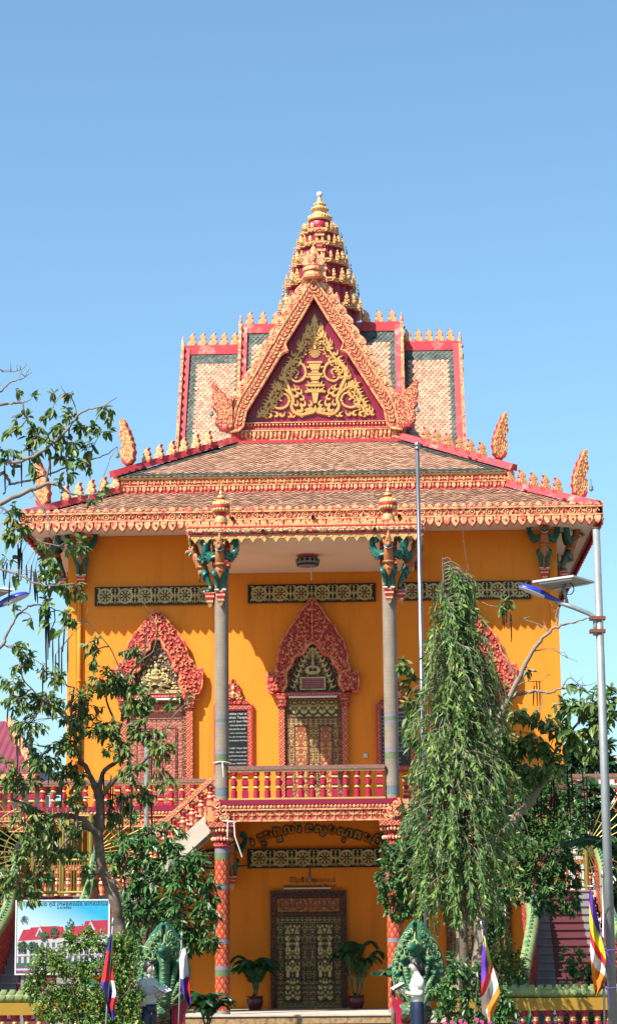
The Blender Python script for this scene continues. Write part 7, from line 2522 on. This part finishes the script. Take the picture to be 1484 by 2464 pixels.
def mast_tree():
    r = random.Random(5); Y = YM; K = ppm(Y)
    bx = U(1116, 2300, Y).x
    root = empty('mast_tree', (bx, Y, GZ), 'tall weeping mast tree with drooping narrow leaves before the right half of the facade', 'tree')
    tk = MB(); lv = LV()
    S1 = smooth_path([U(p[0], p[1], Y) for p in ((1116, 2520), (1114, 2250), (1100, 2050), (1085, 1850), (1075, 1650), (1070, 1500), (1066, 1400), (1064, 1342))], 8, .012, r)
    S2 = smooth_path([U(p[0], p[1], Y + .25) for p in ((1112, 2150), (1122, 1950), (1128, 1750), (1130, 1600), (1126, 1480), (1124, 1400), (1122, 1372))], 8, .012, r)
    tk.tube(S1, [.10 - .088 * (i / (len(S1) - 1)) ** .8 for i in range(len(S1))], 9)
    tk.tube(S2, [.06 - .052 * i / (len(S2) - 1) for i in range(len(S2))], 8)
    w = smooth_path([U(p[0], p[1], Y + .2) for p in ((1122, 1400), (1127, 1380), (1122, 1350), (1116, 1310), (1113, 1277))], 4, .01, r)
    tk.tube(w, [.012 - .008 * i / (len(w) - 1) for i in range(len(w))], 5)
    prof = [(1340, .06), (1380, .22), (1450, .42), (1550, .66), (1700, .90), (1850, 1.06), (1980, 1.12), (2080, 1.04), (2160, .82), (2260, .55)]

    def radius(py):
        for k in range(len(prof) - 1):
            if py < prof[k + 1][0]:
                f = max(0, (py - prof[k][0]) / (prof[k + 1][0] - prof[k][0])); return prof[k][1] + (prof[k + 1][1] - prof[k][1]) * f
        return .5
    for (st, n, top) in ((S1, 540, 1345), (S2, 450, 1378)):
        for k in range(n):
            t = ((k + r.random()) / n) ** .82
            py = top + (2150 - top) * t
            zz_ = U(1095, py, Y).z
            p0 = min(st, key=lambda q: abs(q.z - zz_))
            drop = r.uniform(.15, .75) * (.5 + .5 * min(1, t * 4))
            rad = radius(py + drop * K * .5)
            a = r.uniform(0, 6.283)
            off = (p0.x - U(1104, py, Y).x)                            # lean both stems' crowns to one outline
            dirn = Vector((math.cos(a), math.sin(a), 0))
            R_ = rad * r.uniform(.25, 1.06) ** .75 * min(1.12, .60 + .75 * abs(noise.noise(Vector((dirn.x * 1.3, dirn.y * 1.3 + k * 0, py * .012 + (9 if st is S2 else 0)))) * 1.6 + .45))
            tip = Vector((-off * .8 + dirn.x * R_, dirn.y * R_ * .8, 0))
            P = [p0, p0 + tip * .45 + Vector((0, 0, .10 * R_ + .02)), p0 + tip * .85 + Vector((0, 0, -.04)), p0 + tip + Vector((0, 0, -.10 - drop * .45)), p0 + tip * 1.03 + Vector((r.uniform(-.08, .08), 0, -.10 - drop))]
            Q = smooth_path(P, 4, .012, r)
            tk.tube(Q, [.010 - .0075 * i / (len(Q) - 1) for i in range(len(Q))], 4, 2, cap=False)
            tone = r.gauss(0, .16)
            nl = int(10 + drop * 25)
            dead = r.random()
            if dead < .10: nl = 1
            for i in range(nl):
                s = .34 + .66 * (i + r.random()) / nl
                j = min(int(s * (len(Q) - 1)), len(Q) - 2); p = Q[j].lerp(Q[j + 1], s * (len(Q) - 1) - j)
                d = (Vector((0, 0, -.9)) + rv(r) * 1.15 + dirn * .45).normalized()
                tint = min(.92, max(0, r.gauss(.46 + tone, .22)))
                if r.random() < .035: tint = 1.0
                q_ = r.uniform(.5, 1.2)
                lv.leaf(p, d, dirn + rv(r) * .9, .135 * q_, .036 * q_ * r.uniform(.8, 1.3), tint, r.uniform(-.05, .35))
    tk.build('trunk', [M['bark'], M['pod'], M['twig']], root, True)
    lv.build('crown', M['leaf_mast'], root, False, tint=True)


mast_tree()
# --- glossy tree behind the mast tree
YG = -10.5
tree('glossy_tree', 'dark glossy leaved tree spreading on both sides of the weeping mast tree', 'tree', gz(1105, YG), YG,
     [([(1106, 2560), (1104, 2350), (1106, 2200), (1112, 2080), (1120, 1980)], .11, .06), ([(1106, 2210), (1040, 2150), (980, 2120), (935, 2110)], .04, .015, 0, -.8), ([(1110, 2120), (1180, 2050), (1250, 1990), (1320, 1950)], .05, .015),
      ([(1108, 2170), (1200, 2110), (1270, 2080), (1330, 2060)], .04, .015, 0, -.6), ([(1115, 2020), (1050, 1960), (1000, 1930)], .04, .015), ([(1108, 2190), (1020, 2180), (950, 2170)], .03, .012, 0, -.5), ([(1120, 1990), (1190, 1920), (1250, 1880)], .04, .012)],
     [(955, 2055, 38, 34, 150, -.6), (935, 2105, 36, 38, 170, -.8), (985, 2110, 46, 40, 190, -.4), (1000, 2165, 50, 40, 190, -.5), (945, 2155, 36, 30, 110, -.6), (960, 2190, 34, 24, 80, -.6), (1005, 2050, 44, 44, 160), (985, 1960, 34, 30, 60, .3), (1010, 1990, 40, 40, 100),
      (1250, 1930, 60, 40, 260), (1310, 1925, 56, 40, 260), (1365, 1950, 44, 46, 220), (1230, 1990, 60, 44, 260), (1300, 1995, 60, 44, 300), (1360, 2020, 50, 46, 260, -.3), (1240, 2060, 60, 46, 260, -.3), (1310, 2075, 60, 46, 280, -.5), (1350, 2110, 50, 40, 200, -.5), (1285, 2130, 60, 40, 220, -.5), (1320, 2170, 44, 36, 150, -.6),
      (1235, 2130, 50, 40, 180, -.3), (1195, 2060, 50, 60, 200), (1190, 1950, 40, 50, 140), (1180, 2150, 40, 60, 150, -.2), (1370, 2170, 26, 26, 60, -.6), (1405, 1990, 30, 40, 90), (1200, 2210, 34, 50, 100), (1215, 1860, 44, 34, 130), (1280, 1870, 44, 30, 130), (1340, 1890, 44, 30, 130), (1180, 1880, 34, 50, 130), (1160, 2240, 34, 44, 110), (1340, 2050, 40, 40, 120, -.7)],
     .14, .05, M['leaf_glossy'], M['bark_pale'], 41, None, .15, 12, .007, rosette=True, dens=2.9)
# --- dark green tree at the left of the entrance
YS = -9.0
tree('glossy_tree', 'bushy dark green tree between the printed board and the left entrance column', 'tree', gz(340, YS), YS,
     [([(345, 2560), (342, 2350), (350, 2250), (368, 2150), (385, 2080)], .09, .04), ([(350, 2250), (400, 2210), (450, 2190)], .035, .012), ([(345, 2290), (310, 2200), (300, 2120), (310, 2030)], .045, .015), ([(368, 2150), (430, 2080), (480, 2050)], .03, .01, 0, -.4), ([(360, 2200), (420, 2250), (480, 2270)], .03, .01, 0, -.4), ([(385, 2080), (370, 2000), (340, 1950)], .025, .008), ([(480, 2050), (505, 2120), (500, 2140)], .01, .004, -.3)],
     [(300, 2020, 50, 30, 130), (350, 2010, 50, 34, 140), (400, 2030, 50, 30, 140, -.2), (290, 2070, 40, 44, 130), (345, 2075, 54, 40, 190), (410, 2080, 54, 40, 190, -.3), (465, 2075, 40, 34, 120, -.4), (440, 2120, 54, 40, 180, -.4), (375, 2130, 54, 44, 190, -.1), (490, 2120, 34, 30, 60, -.4), (320, 2140, 44, 50, 170), (430, 2170, 54, 40, 180, -.4), (490, 2170, 44, 34, 110, -.4), (510, 2140, 24, 24, 40, -.4),
      (360, 2190, 50, 44, 170, -.1), (440, 2220, 54, 34, 150, -.4), (500, 2215, 40, 34, 90, -.4), (390, 2250, 50, 40, 140, -.2), (470, 2255, 50, 30, 110, -.4), (505, 2265, 26, 30, 50, -.4), (310, 2200, 30, 60, 120), (320, 2280, 34, 60, 120, -.5), (520, 2260, 16, 30, 26, -.4), (460, 2290, 34, 24, 50, -.3), (300, 1960, 60, 30, 60, .2), (420, 1990, 50, 24, 50)],
     .165, .062, M['leaf_glossy'], M['bark'], 43, None, .45, 10, .007, dens=1.5)
# --- bright bush in front of the printed board
YBU = -17.6
tree('leafy_bush', 'bright small leaved bush growing in front of the printed board', 'bush', gz(205, YBU), YBU,
     [([(205 + dx * .2, 2540), (205 + dx * .5, 2440), (205 + dx, 2340 + abs(dx) * .4), (205 + dx * 1.15, 2270 + abs(dx) * .5)], .022, .006, 0, dd) for dx, dd in ((-110, -.2), (-70, .3), (-35, -.3), (0, .2), (40, -.2), (80, .2), (105, -.2))],
     [(120, 2300, 50, 26, 170), (180, 2270, 44, 30, 170), (235, 2265, 44, 34, 190), (285, 2290, 40, 40, 190), (90, 2340, 40, 34, 170), (150, 2330, 54, 40, 260), (215, 2330, 54, 44, 280), (275, 2350, 44, 44, 240), (110, 2390, 54, 34, 230), (175, 2395, 54, 44, 280), (240, 2400, 54, 44, 280), (300, 2405, 40, 40, 200), (130, 2435, 54, 30, 200), (200, 2445, 60, 34, 240), (270, 2450, 54, 30, 220), (325, 2400, 26, 50, 140), (75, 2375, 30, 20, 80), (325, 2450, 26, 30, 100), (160, 2250, 20, 16, 40), (215, 2235, 20, 14, 40), (300, 2330, 40, 50, 220), (285, 2265, 34, 34, 130), (320, 2290, 30, 40, 110)],
     .066, .036, M['leaf_bush'], M['bark'], 47, None, .05, 12, .004, bright=.1, dens=3.2)
# --- low planting on the right
for nm, lb, px, Y, stems, bl, L_, W_l, lm, sd in (
        ('flowering_shrub', 'low dark shrub with pink blossoms at the foot of the weeping mast tree', 1130, -17.2, ((-60, 0), (-20, .2), (20, -.2), (70, 0)), [(1100, 2330, 34, 40, 120), (1140, 2350, 34, 40, 140), (1130, 2400, 40, 40, 160), (1180, 2390, 34, 40, 140), (1075, 2440, 40, 26, 90), (1060, 2400, 34, 40, 120), (1120, 2450, 44, 24, 110), (1170, 2440, 44, 30, 110), (1220, 2420, 40, 44, 140), (1215, 2455, 44, 24, 100), (1080, 2370, 30, 34, 90)], .11, .05, M['leaf_glossy'], 51),
        ('round_shrub', 'pale green rounded shrub in front of the naga hood at the right stair', 1225, -12.8, ((-30, 0), (0, .2), (30, -.1)), [(1225, 2290, 34, 34, 190), (1240, 2330, 40, 34, 220), (1205, 2340, 40, 40, 220), (1190, 2290, 30, 40, 140), (1250, 2380, 34, 30, 130), (1210, 2390, 40, 34, 150), (1170, 2360, 40, 40, 150)], .075, .034, M['leaf_bush'], 53),
        ('leafy_shrub', 'dark leafy shrub growing through the right fence beside the lamp post', 1400, -12.6, ((-40, 0), (0, .1), (30, 0)), [(1390, 2330, 34, 30, 110), (1425, 2350, 34, 34, 130), (1370, 2375, 30, 26, 80), (1410, 2400, 44, 30, 120), (1455, 2370, 30, 44, 120), (1430, 2440, 30, 24, 50), (1375, 2300, 26, 20, 40), (1465, 2300, 20, 50, 90)], .13, .05, M['leaf_glossy'], 57)):
    tree(nm, lb, 'shrub', gz(px, Y), Y, [([(px + dx * .2, 2540), (px + dx * .6, 2440), (px + dx, 2340)], .02, .006, 0, dd) for dx, dd in stems], bl, L_, W_l, lm, M['bark'], sd, None, .2, 10, .004, dens=1.8)
# pink blossoms are part of the flowering shrub
fs_ = bpy.data.objects['flowering_shrub']
M['pink'] = plain('pink_petal', (0.62, 0.06, 0.26), 0.6, 0, 0.15, 20, 0)
for px, py in ((1088, 2460), (1108, 2457), (1147, 2453), (1160, 2459), (1178, 2459), (1120, 2463), (1250, 2458), (1070, 2463)):
    mb = MB(); c = U(px, py, -17.75)
    for q in range(5):
        a = q * 2.4; o_ = Vector((.034 * math.cos(a) * (q % 3 + .5) / 2, -.02, .03 * math.sin(a) * (q % 3 + .5) / 2))
        for k in range(5):
            t = k * 1.257 + q
            mb.relief([(0, 0), (.009, .009), (.006, .021), (-.006, .021), (-.009, .009)], .004, Matrix.Translation(c + o_) @ FR((0, 0, 0)) @ Matrix.Rotation(t, 4, 'Z'), .002)
    mb.build('blossom', M['pink'], fs_)


# --- palms
def palm(mb_l, mb_s, base, n, length, up, r, lw=.03, ll=.30, spread=6.283, a0=0.0):
    for k in range(n):
        a = a0 + spread * (k + r.uniform(-.2, .2)) / n; e = up * r.uniform(.75, 1.1)
        d = Vector((math.cos(a), math.sin(a), 0)); L = length * r.uniform(.7, 1.1)
        P = [base, base + d * L * .14 + Vector((0, 0, L * .48 * e)), base + d * L * .36 + Vector((0, 0, L * .88 * e)), base + d * L * .66 + Vector((0, 0, L * 1.02 * e)), base + d * L * .92 + Vector((0, 0, L * .90 * e))]
        Q = smooth_path(P, 5)
        mb_s.tube(Q, [.014 - .010 * i / (len(Q) - 1) for i in range(len(Q))], 5)
        tone = r.uniform(-.15, .15)
        for i in range(4, len(Q)):
            for h in (0, .5):
                if i == len(Q) - 1 and h: break
                p = Q[i].lerp(Q[min(i + 1, len(Q) - 1)], h); t = (Q[min(i + 1, len(Q) - 1)] - Q[i - 1]).normalized()
                sd = t.cross(Vector((0, 0, 1)))
                if sd.length < .01: sd = Vector((d.y, -d.x, 0))
                sd.normalize()
                f = math.sin(math.pi * min(.97, .18 + .8 * (i + h - 4) / (len(Q) - 4)))
                for s in (1, -1):
                    dd = (t * .75 + sd * s * .8 + Vector((0, 0, -.15))).normalized()
                    mb_l.leaf(p, dd, Vector((0, 0, 1)) + t * .2, ll * (.45 + .55 * f) * r.uniform(.85, 1.1), lw, min(.95, max(0, r.gauss(.4 + tone, .2))), .35)


def pot_plant(x, Y, zb, ph, pr_, n, L, up, label, cat, seed, pmat, square=False):
    r = random.Random(seed)
    root = empty('potted_palm', (x, Y, zb), label, cat, 'potted palms by the entrance')
    mb = MB()
    if square:
        mb.lathe([(pr_ * .95, 0), (pr_ * 1.25, ph), (pr_ * 1.32, ph), (pr_ * 1.32, ph * .9)], (x, Y, zb), 4, 0, ang=.5)
    else:
        mb.lathe([(pr_ * .7, 0), (pr_ * .95, ph * .3), (pr_ * 1.0, ph * .7), (pr_ * .92, ph * .9), (pr_ * 1.05, ph * .95), (pr_ * 1.05, ph), (pr_ * .9, ph)], (x, Y, zb), 20, 0)
    mb.build('pot', pmat, root, not square)
    mb = MB(); mb.lathe([(pr_ * .88, ph * .97), (.0, ph * .99)], (x, Y, zb), 16, 0, cap=False); mb.build('pot_soil', M['soil'], root)
    st = MB(); lv = LV()
    for q in range(3):
        b = Vector((x + r.uniform(-.06, .06), Y + r.uniform(-.06, .06), zb + ph))
        tp_ = b + Vector((r.uniform(-.10, .10), r.uniform(-.06, .06), L * r.uniform(.05, .28)))
        st.tube([b, tp_], [.028, .02], 7)
        palm(lv, st, tp_, n, L, up, r, .018, .26, a0=r.uniform(0, 6))
    st.build('stalk', M['green_plain'], root, True)
    lv.build('fronds', M['leaf_palm'], root, False, tint=True)


pot_plant(U(613, 2400, -.9).x, -.9, FZ + .036, .32, .20, 6, .74, 1.2, 'palm in a round maroon pot left of the ground floor door', 'potted plant', 61, M['pot'])
pot_plant(U(856, 2400, -.9).x, -.9, FZ + .036, .32, .20, 4, .74, 1.45, 'palm in a round maroon pot right of the ground floor door', 'potted plant', 62, M['pot'])
pot_plant(U(497, 2430, -6.4).x, -6.4, GZ, .42, .19, 5, .62, .95, 'bright feathery palm in a square maroon pot left of the red column', 'potted plant', 63, M['pot'], True)
# feathery palm fronds at the right edge
r = random.Random(71)
root = empty('feathery_palm', gz(1480, -12.0), 'feathery palm whose fronds droop beside the lamp post at the right edge', 'palm')
st = MB(); lv = LV()
b0_ = U(1500, 2090, -12)
st.tube([Vector((b0_.x, -12, GZ)), b0_], [.09, .06], 9)
palm(lv, st, b0_, 15, 1.15, .55, r, .035, .30)
st.build('trunk', M['bark'], root, True); lv.build('crown', M['leaf_palm'], root, False, tint=True)
root = empty('feathery_palm', gz(940, -8.0), 'small palm behind the right naga statue by the red column', 'palm')
st = MB(); lv = LV(); b0_ = U(945, 2360, -8)
st.tube([Vector((b0_.x, -8, GZ)), b0_], [.06, .04], 9); palm(lv, st, b0_, 10, .52, .6, r, .026, .2)
st.build('trunk', M['bark'], root, True); lv.build('crown', M['leaf_palm'], root, False, tint=True)

# --- background planting
for lb, px, Y, bl, sd in (('dense dark tree in shade left of the left stair gate', -30, -1.0, [(20, 2010, 60, 50, 260), (-40, 2040, 60, 70, 300), (60, 2060, 50, 60, 260), (10, 2110, 70, 60, 320), (-40, 2180, 60, 80, 320), (40, 2190, 60, 60, 300), (20, 2260, 70, 60, 300), (80, 2130, 50, 60, 220), (90, 2230, 50, 60, 220), (120, 2020, 40, 50, 260), (150, 2080, 40, 50, 240), (130, 2140, 50, 40, 240), (70, 1990, 50, 30, 200)], 81),
                          ('dense green tree behind the lamp post right of the right stair', 1470, -3.0, [(1400, 1930, 50, 44, 200), (1450, 1960, 60, 50, 260), (1500, 2000, 60, 60, 240), (1430, 2030, 50, 50, 220), (1470, 2080, 50, 50, 220), (1440, 2150, 44, 60, 200), (1490, 2200, 40, 80, 220), (1455, 2280, 44, 60, 180), (1500, 2360, 44, 60, 160), (1385, 1890, 40, 26, 90), (1440, 1890, 44, 20, 90)], 83),
                          ('distant leafy tree above the balcony rail at the right edge', 1410, 34.0, [(1385, 1800, 30, 20, 160), (1415, 1812, 34, 16, 160), (1450, 1800, 34, 24, 160), (1400, 1835, 50, 20, 200), (1450, 1840, 40, 20, 160)], 85)):
    tree('shade_tree', lb, 'tree', gz(px, Y), Y, [([(px, 2500), (px + 5, 2250), (px + 15, 2080 if Y < 20 else 1830)], .16, .07)], bl, .24 if Y < 20 else .4, .12 if Y < 20 else .22, M['leaf_dark'], M['bark'], sd, 'shade trees around the hall', .3, 9, .012)

# ------------------------------------------------------------------ neighbouring buildings
n = NT('ribbed_maroon_roof'); x, y, z = n.sep(n.obj)
w = n.m('FRACT', n.m('MULTIPLY', x, 4.0)); n.bump(n.rng(n.m('ABSOLUTE', n.m('SUBTRACT', w, .5)), .1, .35), .8, .04)
M['maroon_roof'] = n.done(n.vary((0.16, 0.028, 0.045), 1.0, .15), .5, 0, .4)
Yh = 20.0
e0 = U(88, 1866, Yh); rz_ = U(25, 1742, Yh + 5).z; rx = U(22, 1742, Yh + 5).x
nb = empty('neighbour_hall', (e0.x - 6, Yh + 5, GZ), 'low hall with a ribbed maroon roof far behind the left balcony', 'building')
mb = MB(); mb.box(e0.x - 14, Yh + .8, GZ, e0.x - .9, Yh + 9.2, e0.z - .1); mb.build('wall', M['speckle'], nb)
mb = MB()
A = [(e0.x - 15, Yh, e0.z), (e0.x, Yh, e0.z), (e0.x, Yh + 10, e0.z), (e0.x - 15, Yh + 10, e0.z)]; Rg = [(e0.x - 12, Yh + 5, rz_ + .1), (rx, Yh + 5, rz_ + .1)]
mb.add(A + Rg, [(0, 1, 5, 4), (1, 2, 5), (2, 3, 4, 5), (3, 0, 4)]); mb.build('roof', M['maroon_roof'], nb)
mb = MB()
F = FR((e0.x - 15, Yh - .02, e0.z))
for i in range(60):
    mb.relief([(-.12, 0), (-.1, -.12), (0, -.2), (.1, -.12), (.12, 0)], .05, F @ T2((i + .5) * .25, .04), .02)
mb.build('eaves_trim', M['gold_warm'], nb)
mb = MB(); bar(mb, Rg[1], A[1], .12, .16); mb.build('hip_trim', M['gold_warm'], nb)
c = U(1420, 1850, 42)
pb = empty('pale_house', (c.x + 3, 46, GZ), 'small pale house far off above the right balcony rail', 'building')
mb = MB(); mb.box(c.x - 2.2, 42, GZ, c.x + 8, 50, c.z + .1); mb.build('wall', M['white'], pb)
mb = MB(); mb.box(c.x - 2.5, 41.7, c.z + .103, c.x + 8.3, 50.3, c.z + .5); mb.build('roof', M['stone'], pb)
for k in range(3):
    mb = MB(); mb.box(c.x - 1.2 + 2.4 * k, 41.94, c.z - 1.6, c.x - .1 + 2.4 * k, 41.99, c.z - .5); mb.build('window', M['panel_face'], pb)
# ------------------------------------------------------------------ ground
mb = MB(); S = 900
mb.add([(-S, -S, GZ), (S, -S, GZ), (S, S, GZ), (-S, S, GZ)], [(0, 1, 2, 3)])
tag(mb.build('ground', M['concrete']), kind='structure')

# ------------------------------------------------------------------ sun, sky, camera
SUN = Vector((-1.0, -1.0, 1.58)).normalized()
el = math.asin(SUN.z); az = math.atan2(SUN.x, SUN.y)
w = bpy.data.worlds.new('World'); scene.world = w; w.use_nodes = True
nt = w.node_tree; bg = nt.nodes['Background']
sk = nt.nodes.new('ShaderNodeTexSky'); sk.sky_type = 'NISHITA'; sk.sun_disc = False
sk.sun_elevation = el; sk.sun_rotation = az; sk.air_density = 1.0; sk.dust_density = 1.6; sk.ozone_density = 0.5; sk.altitude = 50
tn = nt.nodes.new('ShaderNodeMix'); tn.data_type = 'RGBA'; tn.blend_type = 'MULTIPLY'; tn.inputs[0].default_value = 1.0; tn.inputs[7].default_value = (0.80, 1.05, 1.12, 1)
nt.links.new(sk.outputs[0], tn.inputs[6]); nt.links.new(tn.outputs[2], bg.inputs[0]); bg.inputs[1].default_value = 0.080
ld = bpy.data.lights.new('sun', 'SUN'); ld.energy = 5.0; ld.angle = R(0.5); ld.color = (1.0, 0.95, 0.86)
lo = bpy.data.objects.new('sun', ld); COL.objects.link(lo); lo.location = (-20, -40, 40)
lo.rotation_euler = (-SUN).to_track_quat('-Z', 'Y').to_euler()
cd = bpy.data.cameras.new('camera'); cam = bpy.data.objects.new('camera', cd); COL.objects.link(cam)
cd.sensor_fit = 'VERTICAL'; cd.sensor_height = 36.0; cd.lens = F_PX / 2464.0 * 36.0; cd.clip_start = .5; cd.clip_end = 3000
cam.matrix_world = Matrix(((_r2.x, _u2.x, -_f.x, CAM.x), (_r2.y, _u2.y, -_f.y, CAM.y), (_r2.z, _u2.z, -_f.z, CAM.z), (0, 0, 0, 1)))
scene.camera = cam
scene.view_settings.view_transform = 'Standard'; scene.view_settings.look = 'None'
scene.view_settings.exposure = 1.3; scene.view_settings.gamma = 1.0
scene.render.engine = 'CYCLES'
scene.cycles.max_bounces = 6; scene.cycles.diffuse_bounces = 3; scene.cycles.transparent_max_bounces = 4
